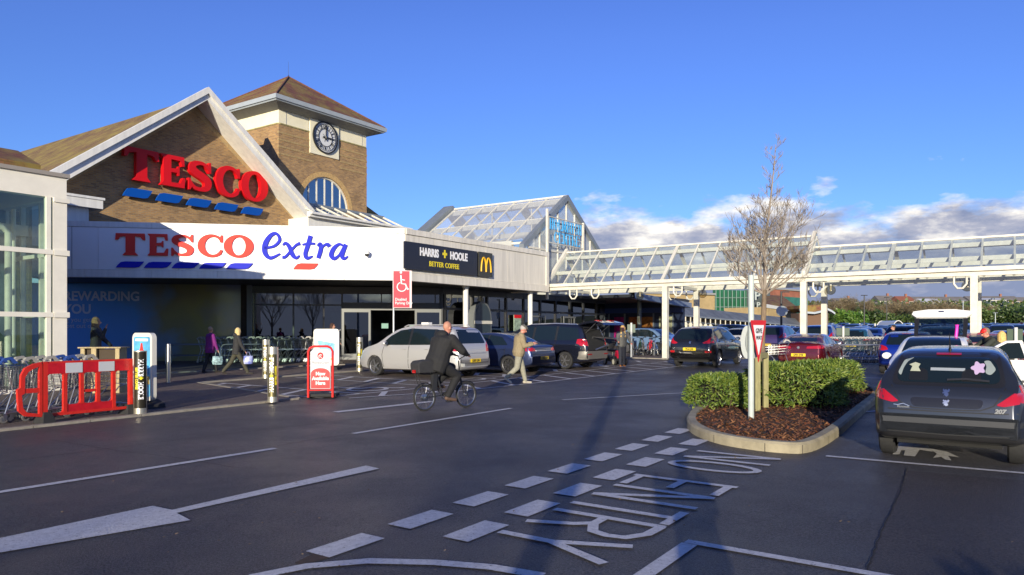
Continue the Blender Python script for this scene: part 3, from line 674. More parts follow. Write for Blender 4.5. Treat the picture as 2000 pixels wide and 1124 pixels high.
wallpanel(kP, kQ+.25, zb-.3, FZ0+.06, mat('dark brown brick pier', (.035, .022, .014), .9, var=.3, scale=8), 'brick_pier', -.1, .5)
wallpanel(kQ+.23, kQ, zb-.3, FZ0+.06, mat('grey steel post', (.12, .13, .14), .4), 'steel_post', -.12, .2)
# interior room behind the glazing
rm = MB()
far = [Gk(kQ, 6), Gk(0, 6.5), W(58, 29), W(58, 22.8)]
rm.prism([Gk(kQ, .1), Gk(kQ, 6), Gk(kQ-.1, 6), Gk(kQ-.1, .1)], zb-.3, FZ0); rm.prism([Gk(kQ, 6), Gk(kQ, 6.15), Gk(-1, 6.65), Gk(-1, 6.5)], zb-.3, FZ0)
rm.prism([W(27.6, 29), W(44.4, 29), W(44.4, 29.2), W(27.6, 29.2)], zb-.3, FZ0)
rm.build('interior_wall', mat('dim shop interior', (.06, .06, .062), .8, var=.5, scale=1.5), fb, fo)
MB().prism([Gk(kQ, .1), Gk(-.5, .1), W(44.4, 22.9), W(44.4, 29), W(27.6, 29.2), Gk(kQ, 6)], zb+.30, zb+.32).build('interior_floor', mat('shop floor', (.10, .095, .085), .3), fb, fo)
# coloured shelf ends, posters inside
for k, (kk, zz, w_, h_, c_) in enumerate([(kof(545), 1.3, 1.2, .9, (.02, .12, .30)), (kof(598), 1.45, 1.5, .8, (.03, .16, .38)), (kof(618), 2.35, .9, .25, (.65, .50, .05)), (kof(560), 2.2, 1.0, .5, (.12, .16, .12)), (kof(510), 2.1, .5, .5, (.16, .2, .1))]):
    MB().prism([Gk(kk, .5), Gk(kk-w_, .5), Gk(kk-w_, .53), Gk(kk, .53)], zb+zz, zb+zz+h_).build('window_poster', mat('inner poster %d' % k, c_, .5), fb, fo)
# frames and panes, slanted front
mb = MB()
def mul(k, w=.07, z0=zb, z1=FZ0, d=-.03): mb.prism([Gk(k+w/2, d), Gk(k-w/2, d), Gk(k-w/2, d+.12), Gk(k+w/2, d+.12)], z0, z1)
def tran(k0, k1, z, h=.07, d=-.025): mb.prism([Gk(k0, d), Gk(k1, d), Gk(k1, d+.10), Gk(k0, d+.10)], z, z+h)
zt1 = (644-597)/1431*34+CAMH
for px in (497, 573, 632, 668): mul(kof(px))
tran(kQ, kR, zt1); tran(kQ, kS, FZ0-.32, .34); tran(kQ, kR, zb+.95, .06); tran(kQ, kR, zb, .18)
dz_ = (644-604)/1431*35+CAMH
tran(kR, kS, dz_, .30, -.03); mul(kS, .16); mul(kof(860), .1); mul(kof(790), .06, dz_+.3); mul(kof(745), .05, dz_+.3); mul(kof(850), .05, dz_+.3)
mb.build('window_frame', M_dark, fb, fo)
wallpanel(kQ, kR, zb, FZ0, M_glassd, 'window_glass', .03, .012); wallpanel(kR, kS, dz_+.3, FZ0, M_glassd, 'window_glass', .03, .012)
# entrance doors with pale frames
dr = thing('entrance_door', 'pale framed sliding entrance doors under the slanted white fascia', 'door', (*Gk(kof(765)), zb), TR); do = (dr.location.x, dr.location.y, dr.location.z)
mdf = mat('silver door frame', (.15, .155, .15), .4, .2)
def dk(px): return -(kof(px)-kof(765))
for n_, (x0, x1) in enumerate(((668, 724), (810, 862))):
    a0, a1 = dk(x0), dk(x1); m_ = MB(); h_ = dz_-zb
    m_.box(a0, a0+.10, -.08, -.02, 0, h_); m_.box(a1-.10, a1, -.08, -.02, 0, h_); m_.box(a0+.1, a1-.1, -.08, -.02, h_-.16, h_); m_.box(a0+.1, a1-.1, -.08, -.02, 0, .3)
    m_.build('door_frame', mdf, dr); MB().box(a0+.1, a1-.1, -.055, -.045, .3, h_-.16).build('door_glass', M_glassd, dr)
MB().box(dk(724), dk(810), -.06, .0, dz_-zb-.06, dz_-zb).build('door_header', mdf, dr)
for x0, z_, w_, h_, m_, nm in ((745, 1.5, .32, .24, mat('notice green', (.15, .3, .25), .4), 'door_notice'), (748, .78, .7, .12, M_red2, 'door_strip'), (800, 1.3, .25, .35, MATS['notice green'], 'door_notice')):
    MB().box(dk(x0), dk(x0)+w_, .45, .46, z_, z_+h_).build(nm, m_, dr)
MB().box(dk(724), dk(726), .42, .5, 0, 2.3).box(dk(768), dk(770), .42, .5, 0, 2.3).build('inner_frame', M_dark, dr)
# right wing glazing along the road direction
mb = MB(); b0 = 22.75; a = 27.5; i = 0
zg = gz(*W(40, b0))
while a < 44.6:
    mb.prism([W(a, b0-.05), W(a+.12, b0-.05), W(a+.12, b0+.1), W(a, b0+.1)], zg-.3, FZ0); a += 1.75
mb.prism([W(27.4, b0-.04), W(44.6, b0-.04), W(44.6, b0+.08), W(27.4, b0+.08)], zg+2.30, zg+2.42); mb.prism([W(27.4, b0-.04), W(44.6, b0-.04), W(44.6, b0+.08), W(27.4, b0+.08)], FZ0-.28, FZ0+.04)
mb.prism([W(27.4, b0-.04), W(44.6, b0-.04), W(44.6, b0+.08), W(27.4, b0+.08)], zg-.3, zg+.15)
mb.build('window_frame', M_dark, fb, fo)
MB().prism([W(27.4, b0+.02), W(44.6, b0+.02), W(44.6, b0+.03), W(27.4, b0+.03)], zg+.1, FZ0).build('window_glass', M_glassd, fb, fo)
mb = MB()
for a in (35.2, 36.7, 38.9, 40.2): mb.prism([W(a, b0-.09), W(a+.10, b0-.09), W(a+.10, b0-.04), W(a, b0-.04)], zg-.1, zg+2.15)
for a in (35.2, 38.9): mb.prism([W(a+.1, b0-.09), W(a+1.5, b0-.09), W(a+1.5, b0-.04), W(a+.1, b0-.04)], zg+2.05, zg+2.15)
mb.build('door_frame', mdf, fb, fo)
# arched advertisement machine by the first column and red poster
am = thing('photo_booth', 'dark arched booth with grey rim standing behind the first white column', 'booth', (*W(29.6, 22.3), zg), TH)
arch = [(-.75, 0), (-.75, 1.9)]+[(.75*math.cos(R(t)), 1.9+.85*math.sin(R(t))) for t in range(180, -1, -15)]+[(.75, 0)]
arch2 = [(x*.86, z*.965) for x, z in arch]
MB().prism(arch, 0, .35, lambda x, z, y: (x, -y, z)).build('booth_body', mat('booth grey', (.14, .15, .15), .5), am)
MB().prism(arch2, .352, .37, lambda x, z, y: (x, -y, z)).build('booth_panel', mat('booth dark', (.03, .045, .055), .2), am); MB().box(-.72, .72, -.42, -.372, 1.62, 1.78).build('booth_shelf', M_canopy, am)
for a, c_, nm, lab in ((33.7, (.5, .02, .03), 'window_poster', 'red topped poster in the shop window behind the walking man'),):
    p_ = thing(nm, lab, 'poster', (*W(a, 22.6), zg+1.25), TH)
    MB().box(-.35, .35, -.02, .02, 0, .9).build('poster_sheet', mat('poster green white', (.25, .33, .25), .5, var=.6, scale=5), p_); MB().box(-.36, .36, -.03, -.021, .72, .9).build('poster_band', M_red, p_)
# fascia columns
for a, lab in ((26.8, 'round white column below the coffee sign, behind the silver car'), (32.3, 'round white column where the cream fascia ends, behind the black car')):
    x, y = W(a, 20.85); c = thing('column', lab, 'column', (x, y, gz(x, y)), 0, 'white columns under the fascia')
    MB().cyl(0, 0, 0, FZ0-gz(x, y)+.05, .125, 20).build('shaft', M_white, c, smooth=True); MB().cyl(0, 0, FZ0-gz(x, y)-.07, FZ0-gz(x, y)-.005, .17, 20).build('collar', M_white, c)
# ---- signs on the fascia
def kx(px):
    r = (px-1000)/1431; return -(Cc.x-r*Cc.y)/(TD.x-r*TD.y)*-1*-1
def kfa(px): r = (px-1000)/1431; return (r*Cc.y-Cc.x)/(TD.x-r*TD.y)
sg = thing('supermarket_sign', 'red serif supermarket letters with blue stripes and blue script on the white slanted fascia', 'sign', (*T(-8), 4.3), TR)
def lx(px): return kfa(px)+8
def fz(py, px): k = kfa(px); y = Cc.y+TD.y*k; return (644-py)/1431*y+CAMH-4.3
bnd = [228, 284, 290, 330, 334, 383, 387, 437, 439, 495]
for i, ch in enumerate('TESCO'):
    x0, x1 = lx(bnd[2*i]), lx(bnd[2*i+1]); m_ = MB(); letter(m_, ch, x0, fz(501, 360), x1-x0, fz(459, 360)-fz(501, 360), -.12, -.06); m_.build('red_letter', M_red2, sg)
xs0, xs1 = lx(228), lx(495); pw = (xs1-xs0)/5
for i in range(5):
    MB().prism(stripe_poly(xs0+i*pw, xs0+i*pw+pw*1.0, fz(525, 360), fz(513, 360), .26), -.12, -.06, lambda x, z, y: (x, y, z)).build('blue_stripe', M_blue2, sg)
MB().prism(stripe_poly(lx(573), lx(622), fz(527, 600), fz(515, 600), .25), -.12, -.06, lambda x, z, y: (x, y, z)).build('red_stripe', M_red2, sg)
def stroke(mb, pts, ws, y0, y1, m):
    P = []
    for i in range(len(pts)-1):
        p0 = pts[max(i-1, 0)]; p1 = pts[i]; p2 = pts[i+1]; p3 = pts[min(i+2, len(pts)-1)]
        for k in range(5):
            t = k/5; f = lambda a, b, c, d: .5*((2*b)+(-a+c)*t+(2*a-5*b+4*c-d)*t*t+(-a+3*b-3*c+d)*t**3)
            P.append((f(p0[0], p1[0], p2[0], p3[0]), f(p0[1], p1[1], p2[1], p3[1]), ws[i]+(ws[i+1]-ws[i])*t))
    P.append((*pts[-1], ws[-1])); L = []; Q = []
    for i, (x, z, w) in enumerate(P):
        a = P[max(i-1, 0)]; b = P[min(i+1, len(P)-1)]; dx, dz = b[0]-a[0], b[1]-a[1]; l = math.hypot(dx, dz) or 1; L.append((x-dz/l*w/2, z+dx/l*w/2)); Q.append((x+dz/l*w/2, z-dx/l*w/2))
    n = len(P); vs = [m(*q, y0) for q in L+Q]+[m(*q, y1) for q in L+Q]; fs = []
    for i in range(n-1): fs += [(i, i+1, n+i+1, n+i), (2*n+i, 3*n+i, 3*n+i+1, 2*n+i+1), (i, 2*n+i, 2*n+i+1, i+1), (n+i, n+i+1, 3*n+i+1, 3*n+i)]
    fs += [(0, n, 3*n, 2*n), (n-1, 3*n-1, 4*n-1, 2*n-1)]; mb.add(vs, fs)
GL = {'e': [([(.12,.42),(.55,.52),(.80,.80),(.66,1.08),(.40,1.0),(.16,.62),(.14,.22),(.38,-.02),(.82,.18)], [.10,.12,.14,.13,.18,.24,.22,.16,.07])],
      'x': [([(.02,.56),(.14,.66),(.30,.52),(.46,.14),(.62,.0),(.78,.12)], [.07,.14,.18,.20,.14,.06]), ([(.0,.03),(.14,.05),(.38,.32),(.62,.58),(.80,.66)], [.16,.12,.10,.11,.16])],
      't': [([(.42,1.02),(.30,.60),(.18,.20),(.26,.0),(.52,.10)], [.20,.20,.19,.17,.05]), ([(.04,.60),(.30,.66),(.62,.66)], [.07,.11,.10])],
      'r': [([(.10,.56),(.24,.66),(.26,.40),(.14,.0)], [.07,.16,.20,.18]), ([(.22,.30),(.40,.58),(.58,.64),(.66,.54)], [.07,.09,.16,.20])],
      'a': [([(.62,.60),(.44,.66),(.20,.46),(.08,.16),(.22,.0),(.44,.16),(.62,.50)], [.10,.12,.19,.22,.17,.10,.08]), ([(.76,.66),(.64,.36),(.58,.10),(.68,.0),(.86,.12)], [.18,.20,.18,.14,.05])]}
sx_ = lx(512); tot = lx(685)-sx_; hgt = (fz(462, 600)-fz(505, 600)); cur = 0; W_ = {'e': .92, 'x': .86, 't': .62, 'r': .66, 'a': .86}; tw_ = sum(W_[c] for c in 'extra')
for ch in 'extra':
    m_ = MB()
    for q, (pts, ws) in enumerate(GL[ch]):
        s_ = tot/tw_; stroke(m_, pts, ws, -.12-.002*q, -.06, lambda x, z, y: (sx_+(cur+x)*s_*.97, y, fz(505, 600)+z*hgt*(1.0 if ch != 'x' else 1)))
    m_.build('blue_script_letter', M_blue2, sg); cur += W_[ch]
mb = MB(); x0, x1, z0, z1 = lx(141), lx(778), fz(530, 300)-.0, fz(447, 300)
for b_ in ((x0, x1, z0, z0+.02), (x0, x1, z1, z1+.02), (x0, x0+.02, z0+.02, z1), (x1-.02, x1, z0+.02, z1)): mb.box(b_[0], b_[1], -.062, -.045, b_[2], b_[3])
mb.build('panel_border', mat('panel joint grey', (.3, .3, .3), .6), sg)
cctv = thing('dome_camera', 'small white dome camera with black lens on the white fascia right of the script', 'security camera', (*T(kfa(717), -.05), fz(492, 717)+4.3), TR)
MB().tube([(0, 0, 0), (0, -.22, .03), (0, -.24, -.06)], .03, 8).build('bracket', M_white, cctv); m_ = MB(); m_.lathe([(.001, .09), (.08, .08), (.11, .02), (.11, -.05), (.001, -.05)], 16, lambda x, y, z: (x, -.24+z, -.08+y)); m_.build('housing', M_white, cctv, smooth=True)
m_ = MB(); m_.lathe([(.095, -.05), (.08, -.11), (.04, -.14), (.001, -.15)], 16, lambda x, y, z: (x, -.24+z, -.08+y)); m_.build('lens', M_black, cctv, smooth=True)
# coffee sign and arches sign on the right wing
hz = thing('coffee_shop_sign', 'long dark coffee shop sign with white and yellow lettering on the cream fascia', 'sign', (*W(22.1, 20.42), 4.27), TH)
MB().box(0, 4.85, -.12, -.02, 0, 1.12).build('sign_board', mat('navy black board', (.012, .014, .026), .3), hz)
wtext(hz, 'HARRIS', 1.50, .62, -.125, .46, M_whitev, bold=.018, sx=.80, ext=.01); wtext(hz, '+', 2.52, .58, -.125, .62, M_yellow, bold=.028, sx=.85, ext=.01); wtext(hz, 'HOOLE', 3.50, .62, -.125, .46, M_whitev, bold=.018, sx=.80, ext=.01)
wtext(hz, 'BETTER COFFEE', 2.5, .21, -.125, .30, M_yellow, bold=.004, sx=.86, ext=.01, spacing=1.12)
mc = thing('arches_sign', 'small square dark sign with a golden arched letter, right of the coffee sign', 'sign', (*W(27.1, 20.42), 4.27), TH)
MB().box(0, 1.05, -.12, -.02, 0, 1.13).build('sign_board', mat('olive black board', (.035, .035, .03), .35), mc)
m_ = MB()
for s_ in (-1, 1): m_.tube([(.525+s_*.19+.19*math.cos(R(t)), -.14-.001*s_, .22+.66*math.sin(R(t))) for t in range(0, 181, 10)], .035, 8)
m_.build('arched_letter', mat('golden yellow', (.80, .45, .02), .35), mc, smooth=True)
# ---- gable building behind
CAM_SCALE = 1.148  # gable, annex and big letters scaled up about the camera
GB = 27.9; VG = 27.0; aL, aA, aR = 11.6, 17.63, 23.45; zE, zA = 6.95, 11.55
gbn = thing('gabled_brick_building', 'brown brick gabled supermarket building with white verge boards and tiled roof', 'building', (*W(aA, GB), 0), TH); gorg = (aA, GB, 0)
MB().prism([(aL+.35, 3.9), (aR-.35, 3.9), (aR-.35, zE-.2), (aA, zA-.35), (aL+.35, zE-.2)], GB, GB+.4, lambda x, z, y: (x, y, z)).build('gable_wall', M_brick, gbn, gorg)
MB().prism([(aL+.35, 3.9), (aL+.75, 3.9), (aL+.75, 6.7), (aL+.35, 6.7)], GB+.4, 46, lambda x, z, y: (x, y, z)).prism([(aR-.75, 3.9), (aR-.35, 3.9), (aR-.35, 6.7), (aR-.75, 6.7)], GB+.4, 46, lambda x, z, y: (x, y, z)).build('side_wall', M_brick, gbn, gorg)
th = .16
for nm, P in (('roof_slope', [(aL-.1, zE-.27), (aA, zA-.22), (aA, zA-.22-th), (aL-.1, zE-.27-th)]), ('roof_slope', [(aR+.1, zE-.27), (aA, zA-.22), (aA, zA-.22-th), (aR+.1, zE-.27-th)])):
    MB().prism(P, VG+.05, 46, lambda x, z, y: (x, y, z)).build(nm, M_tileg, gbn, gorg)
for (ax, az_) in ((aL-.15, zE-.05), (aR+.15, zE-.05)):
    s_ = 1 if ax < aA else -1
    MB().prism([(ax, az_+.07), (aA, zA+.09), (aA, zA-.17), (ax, az_-.19)], VG-.12, VG+.1, lambda x, z, y: (x, y, z)).build('verge_board', M_white, gbn, gorg)
    MB().prism([(ax, az_-.19), (aA, zA-.17), (aA, zA-.42), (ax+s_*.2, az_-.42)], VG-.02, GB+.05, lambda x, z, y: (x, y, z)).build('verge_soffit', M_white, gbn, gorg)
# brick soldier course parallel to the verge
for s_ in (-1, 1):
    e = aL+.6 if s_ < 0 else aR-.6
    sl_ = (zA-zE)/(aA-aL); f_ = lambda a_, o_: zA-.43-o_-abs(a_-aA)*sl_*1.0
    MB().prism([(aA, f_(aA, .02)), (e, f_(e, .02)), (e, f_(e, .30)), (aA, f_(aA, .30))], GB-.004, GB+.1, lambda x, z, y: (x, y, z)).build('soldier_course', M_brick2, gbn, gorg)
MB().prism([(aR-.7, 5.6), (aR+.75, 5.6), (aR+.75, 6.95), (aR+.1, 6.95), (aR-.7, 6.35)], VG-.05, GB+.5, lambda x, z, y: (x, y, z)).build('kneeler', M_white, gbn, gorg)
MB().prism([(aL-.6, 3.9), (aL+.9, 3.9), (aL+.9, 6.9), (aL-.6, 6.9)], GB-.0, GB+.3, lambda x, z, y: (x, y, z)).build('left_wall', M_brick, gbn, gorg)
# white box at the left of the gable
wb = thing('flat_roofed_annex', 'small white flat roofed box against the shaded left of the brick gable', 'annex', (*W(12.0, 25.8), 0), TH); wo_ = (12, 25.8, 0)
MB().prism([(8, 25.95), (12.5, 25.95), (12.5, 27.8), (8, 27.8)], 4.5, 5.92).build('wall', M_white, wb, wo_); MB().prism([(8, 25.7), (12.85, 25.7), (12.85, 27.9), (8, 27.9)], 5.92, 6.22).build('roof_edge', M_white, wb, wo_)
MB().prism([(8, 25.66), (12.9, 25.66), (12.9, 27.9), (8, 27.9)], 6.22, 6.30).build('roof_trim', M_white, wb, wo_)
# big letters on the gable
bl = thing('gable_letter_sign', 'large raised red serif letters with five blue stripes on the brown brick gable', 'sign', (*W(14.6, GB), 7.5), TH)
wd_ = [(0, 1.32), (1.42, 2.45), (2.55, 3.72), (3.83, 5.02), (5.08, 6.42)]
for (x0, x1), ch in zip(wd_, 'TESCO'):
    m_ = MB(); letter(m_, ch, x0, 0, x1-x0, 1.24, -.30, -.10); m_.build('red_letter', M_red, bl)
    m_ = MB(); m_.box(x0+.4*(x1-x0), x0+.5*(x1-x0), -.11, 0, .1, .15); m_.build('letter_bracket', M_dark, bl)
for i in range(5):
    MB().prism(stripe_poly(i*1.285-.02, i*1.285+1.12, -.64, -.30, .26), -.22, -.14, lambda x, z, y: (x, y, z)).build('blue_stripe', M_blue, bl)
    MB().box(i*1.285+.5, i*1.285+.56, -.145, 0, -.5, -.44).build('stripe_bracket', M_dark, bl)
# ---- clock tower
CAM_SCALE = 1.148*28/30  # tower, lean-to and low roof scaled about the camera by a smaller factor
ct = thing('clock_tower', 'square brown brick clock tower with a tiled pyramid roof and arched window', 'clock tower', (*W(26.5, 33), 0), TH); co = (26.5, 33, 0)
ta, tb, tc_, td = 23.5, 29.5, 30.0, 36.0; ch_ = .28
def tw(z0, z1, off, mat_, name, c=0.):
    a0, a1, b0_, b1 = ta-off, tb+off, tc_-off, td+off; P = [(a0+c, b0_), (a1-c, b0_), (a1, b0_+c), (a1, b1-c), (a1-c, b1), (a0+c, b1), (a0, b1-c), (a0, b0_+c)] if c else [(a0, b0_), (a1, b0_), (a1, b1), (a0, b1)]
    return MB().prism(P, z0, z1).build(name, mat_, ct, co)
# brick shaft with an arched opening in the front face
ac, az0, ar = 26.54, 8.25, 1.62
N = 24; arcp = [(ac+ar*math.cos(R(180-180*i/N)), az0+ar*math.sin(R(180-180*i/N))) for i in range(N+1)]
mb = MB()
front = [(ta, 3.5), (ta, 12.0), (tb, 12.0), (tb, 3.5)]
hole = [(ac-ar, 6.8)]+arcp+[(ac+ar, 6.8)]
# split the front into left strip, right strip, below and above the arch
F = lambda P, y0=tc_, y1=tc_+.3: mb.prism(P, y0, y1, lambda x, z, y: (x, y, z))
F([(ta, 3.5), (ac-ar, 3.5), (ac-ar, 12), (ta, 12)]); F([(ac+ar, 3.5), (tb, 3.5), (tb, 12), (ac+ar, 12)]); F([(ac-ar, 3.5), (ac+ar, 3.5), (ac+ar, 6.8), (ac-ar, 6.8)])
for i in range(N):
    p, q = arcp[i], arcp[i+1]; F([p, q, (q[0], 12), (p[0], 12)])
mb.prism([(ta, tc_+.3), (ta+.3, tc_+.3), (ta+.3, td), (ta, td)], 3.5, 12); mb.prism([(tb-.3, tc_+.3), (tb, tc_+.3), (tb, td), (tb-.3, td)], 3.5, 12); mb.prism([(ta+.3, td-.3), (tb-.3, td-.3), (tb-.3, td), (ta+.3, td)], 3.5, 12)
mb.build('brick_wall', M_brick, ct, co)
o2 = [(ac+(ar+.26)*math.cos(R(180-180*i/N)), az0+(ar+.26)*math.sin(R(180-180*i/N))) for i in range(N+1)]
mb = MB()
for i in range(N): mb.prism([arcp[i], arcp[i+1], o2[i+1], o2[i]], tc_-.012, tc_+.05, lambda x, z, y: (x, y, z))
mb.build('arch_brickwork', mat('gauged arch brick', (.46, .30, .12), .85, var=.25, scale=12), ct, co)
wd = MB()
for i in range(1, 6):
    x = ac-ar+2*ar*i/6; zt = az0+math.sqrt(max(.01, ar**2-(x-ac)**2)); wd.box(x-.035, x+.035, tc_+.10, tc_+.18, 6.8, zt-.03)
for i in range(N):
    p, q = arcp[i], arcp[i+1]; s_ = lambda p_: (ac+(p_[0]-ac)*.95, az0+(p_[1]-az0)*.95); wd.prism([p, q, s_(q), s_(p)], tc_+.08, tc_+.18, lambda x, z, y: (x, y, z))
wd.box(ac-ar, ac+ar, tc_+.09, tc_+.18, az0-.1, az0-.03); wd.build('arched_window_frame', M_canopy, ct, co)
MB().prism([(ac-ar, 6.8), (ac-ar, az0)]+arcp[1:-1]+[(ac+ar, az0), (ac+ar, 6.8)], tc_+.13, tc_+.14, lambda x, z, y: (x, y, z)).build('window_glass', glass_mat('blue tower glass', (.45, .6, .75), 1, 1.6, .25), ct, co)
# raised brick bands
for z in (11.55, 11.2, 10.85, 10.5):
    MB().prism([(ta-.015, tc_-.015), (ta+2.2, tc_-.015), (ta+2.2, tc_+.1), (ta-.015, tc_+.1)], z, z+.09).prism([(tb-2.0, tc_-.015), (tb+.015, tc_-.015), (tb+.015, tc_+.1), (tb-2, tc_+.1)], z, z+.09).build('brick_band', mat('lighter band brick', (.34, .24, .11), .85, var=.2, scale=10), ct, co)
tw(12.0, 12.06, .03, mat('mossy ledge', (.28, .24, .10), .9, var=.3), 'ledge', .1); tw(12.06, 12.95, -.02, mat('cream tower cladding', (.76, .71, .52), .55, var=.05, scale=1.5), 'cream_band')
mb = MB()
for x in (ta+.45, 25.35, 27.45, tb-.35): mb.box(x-.012, x+.012, tc_+.005, tc_+.05, 12.08, 12.9)
mb.build('panel_joint', MATS['panel joint grey'], ct, co)
MB().box(25.42, 27.38, tc_-.06, tc_+.1, 10.95, 12.95).build('clock_panel', MATS['cream tower cladding'], ct, co)
ov = .78
e0, e1, e2, e3 = ta-ov, tb+ov, tc_-ov, td+ov
def frus(z0, o0, z1, o1, m_, nm):
    q = lambda o, z: [(ta-o, tc_-o, z), (tb+o, tc_-o, z), (tb+o, td+o, z), (ta-o, td+o, z)]
    MB().add(q(o0, z0)+q(o1, z1), [(0,1,5,4), (1,2,6,5), (2,3,7,6), (3,0,4,7), (3,2,1,0), (4,5,6,7)]).build(nm, m_, ct, co)
frus(12.72, .04, 12.90, ov-.12, mat('grey boarded soffit', (.20, .20, .19), .7, var=.1, scale=4), 'soffit'); frus(12.90, ov-.1, 12.97, ov-.06, M_bluegrey, 'lower_moulding'); frus(12.97, ov, 13.17, ov+.03, M_bluegrey, 'gutter')
ap = (26.5, 33, 15.75); q = [(e0+.05, e2+.05, 13.18), (e1-.05, e2+.05, 13.18), (e1-.05, e3-.05, 13.18), (e0+.05, e3-.05, 13.18)]
MB().add(q+[ap], [(0, 1, 4), (1, 2, 4), (2, 3, 4), (3, 0, 4), (3, 2, 1, 0)]).build('pyramid_roof', M_tile, ct, co)
mb = MB()
for p_ in q: mb.tube([p_, ap], .055, 6)
mb.build('hip_tile', mat('hip tiles', (.13, .055, .03), .9, var=.3, scale=8), ct, co)
MB().cyl(26.5, 33, 15.6, 16.6, .018, 6, .008).cyl(26.5, 33, 15.7, 15.85, .07, 8, .03).build('lightning_rod', M_steel, ct, co)
# clock face as a part of the tower: ring, numerals, hands
kc = (26.4, tc_-.10, 11.92); rc = .80
mb = MB(); NN = 48
cr = lambda r: [(kc[0]+r*math.cos(2*math.pi*i/NN), kc[2]+r*math.sin(2*math.pi*i/NN)) for i in range(NN)]
mf = lambda x, z, y: (x, y, z)
dial = MB().prism(cr(rc), kc[1], kc[1]+.04, mf).build('clock_dial', mat('opal dial', (.62, .63, .62), .35), ct, co)
mb.ring(cr(rc+.04), cr(rc-.03), kc[1]-.05, kc[1]+.03, mf); mb.ring(cr(rc-.10), cr(rc-.115), kc[1]-.03, kc[1]-.004, mf); mb.ring(cr(rc*.58), cr(rc*.56), kc[1]-.03, kc[1]-.004, mf)
nums = ['XII', 'I', 'II', 'III', 'IIII', 'V', 'VI', 'VII', 'VIII', 'IX', 'X', 'XI']
for h in range(12):
    an = R(90-30*h); ca_, sa_ = math.cos(an), math.sin(an)
    vs, fs = txt(nums[h], .27, .01, .004, sx=.62)
    mb.add([(kc[0]+ca_*(rc*.70+y*1)-(-sa_)*0+sa_*x, kc[1]-.012-z, kc[2]+sa_*(rc*.70+y)-ca_*x) for x, y, z in [(p[0], p[1]-.095+.0, p[2]) for p in vs]], fs)
    a2 = R(75-30*h); mb.beam((kc[0]+.57*rc*math.cos(a2), kc[1]-.015, kc[2]+.57*rc*math.sin(a2)), (kc[0]+.87*rc*math.cos(a2), kc[1]-.015, kc[2]+.87*rc*math.sin(a2)), .012, .012)
    if h % 2 == 0: mb.beam((kc[0], kc[1]-.013, kc[2]), (kc[0]+.3*rc*math.cos(a2), kc[1]-.013, kc[2]+.3*rc*math.sin(a2)), .012, .01)
mb.build('clock_numeral_ring', M_black, ct, co, fix=False)
mb = MB(); mb.beam((kc[0]-.02, kc[1]-.07, kc[2]-.15), (kc[0]-.0, kc[1]-.07, kc[2]+.66), .05, .02); mb.build('minute_hand', M_black, ct, co)
mb = MB(); mb.beam((kc[0]-.2, kc[1]-.055, kc[2]), (kc[0]+.46, kc[1]-.055, kc[2]-.0), .07, .02, up=(0, 1, 0)); mb.cyl(kc[0], kc[1]-.06, kc[2]-.05, kc[2]+.05, .05, 10); mb.build('hour_hand', M_black, ct, co)
# lean-to glazed roof before the tower and low tiled hip right of it
lt = thing('glazed_lean_to', 'small lean-to glass roof with white gutter in front of the clock tower', 'lean-to roof', (*W(27, 29), 0), TH); lo = (27, 29, 0)
MB().add([(24.2, 29.95, 8.25), (30.6, 29.95, 8.25), (31.0, 28.35, 7.55), (24.2, 28.35, 7.55)], [(3, 2, 1, 0)]).build('roof_glass', M_glassg, lt, lo, fix=False)
mb = MB()
for i in range(8): x = 24.3+i*.92; mb.beam((x-.0, 29.95, 8.27), (x, 28.35, 7.57), .07, .07)
mb.build('glazing_bar', M_canopy, lt, lo)
MB().box(23.9, 31.1, 28.15, 28.38, 7.30, 7.56).box(23.9, 31.1, 28.0, 28.16, 7.42, 7.52).box(24.0, 30.9, 28.4, 30, 6.0, 7.32).build('gutter', M_white, lt, lo); MB().box(24.1, 30.8, 29.9, 30.0, 8.2, 8.34).build('top_flashing', M_grey, lt, lo)
hp = thing('low_tiled_roof', 'low brown tiled roof corner just right of the clock tower', 'roof', (*W(31, 32), 0), TH)
MB().add([(29.52, 31.2, 9.25), (30.5, 31.2, 9.1), (32.7, 30.2, 7.6), (29.52, 30.2, 7.6), (29.52, 36, 9.25), (30.5, 36, 9.1), (32.7, 37, 7.6), (29.52, 37, 7.6)], [(0, 3, 2, 1), (1, 2, 6, 5), (4, 0, 1, 5), (7, 6, 2, 3)]).build('tiles', M_tileg, hp, (31, 32, 0))
CAM_SCALE = 1.0
# ================================================================ GLASS LOBBY LEFT
lb = thing('glass_lobby', 'pale framed glass lobby with white fascia at the left edge', 'glass lobby', (*W(9.27, 20.4), 0), TH); lbo = (9.27, 20.4, 0)
a0_, a1_, b0_, b1_ = -8, 9.27, 20.4, 23.9; z1_ = 5.75
M_lob = mat('cream lobby frame', (.78, .74, .62), .45, var=.05, scale=2)
MB().box(a0_, a1_, b0_, b0_+.28, z1_-.55, z1_).box(a1_-.28, a1_, b0_+.28, b1_, z1_-.55, z1_).build('fascia', M_lob, lb, lbo)
MB().box(a0_, a1_+.06, b0_-.06, b0_+.3, z1_, z1_+.10).box(a1_-.3, a1_+.06, b0_+.3, b1_, z1_, z1_+.10).build('coping', mat('grey brown coping', (.30, .27, .23), .6), lb, lbo)
MB().box(a0_, a1_-.2, b0_+.3, b1_, z1_-.02, z1_+.04).build('flat_roof', mat('lobby roof felt', (.10, .09, .08), .9), lb, lbo)
zl = gz(*W(9, 20.4))
mb = MB()
mb.box(a1_-.34, a1_, b0_-.02, b0_+.30, zl-.2, z1_-.55)
def zat(py, a=8): x, y = W(a, 20.4); return (644-py)/1431*y+CAMH
z_a, z_b, z_c = zat(487), zat(614), zat(362)
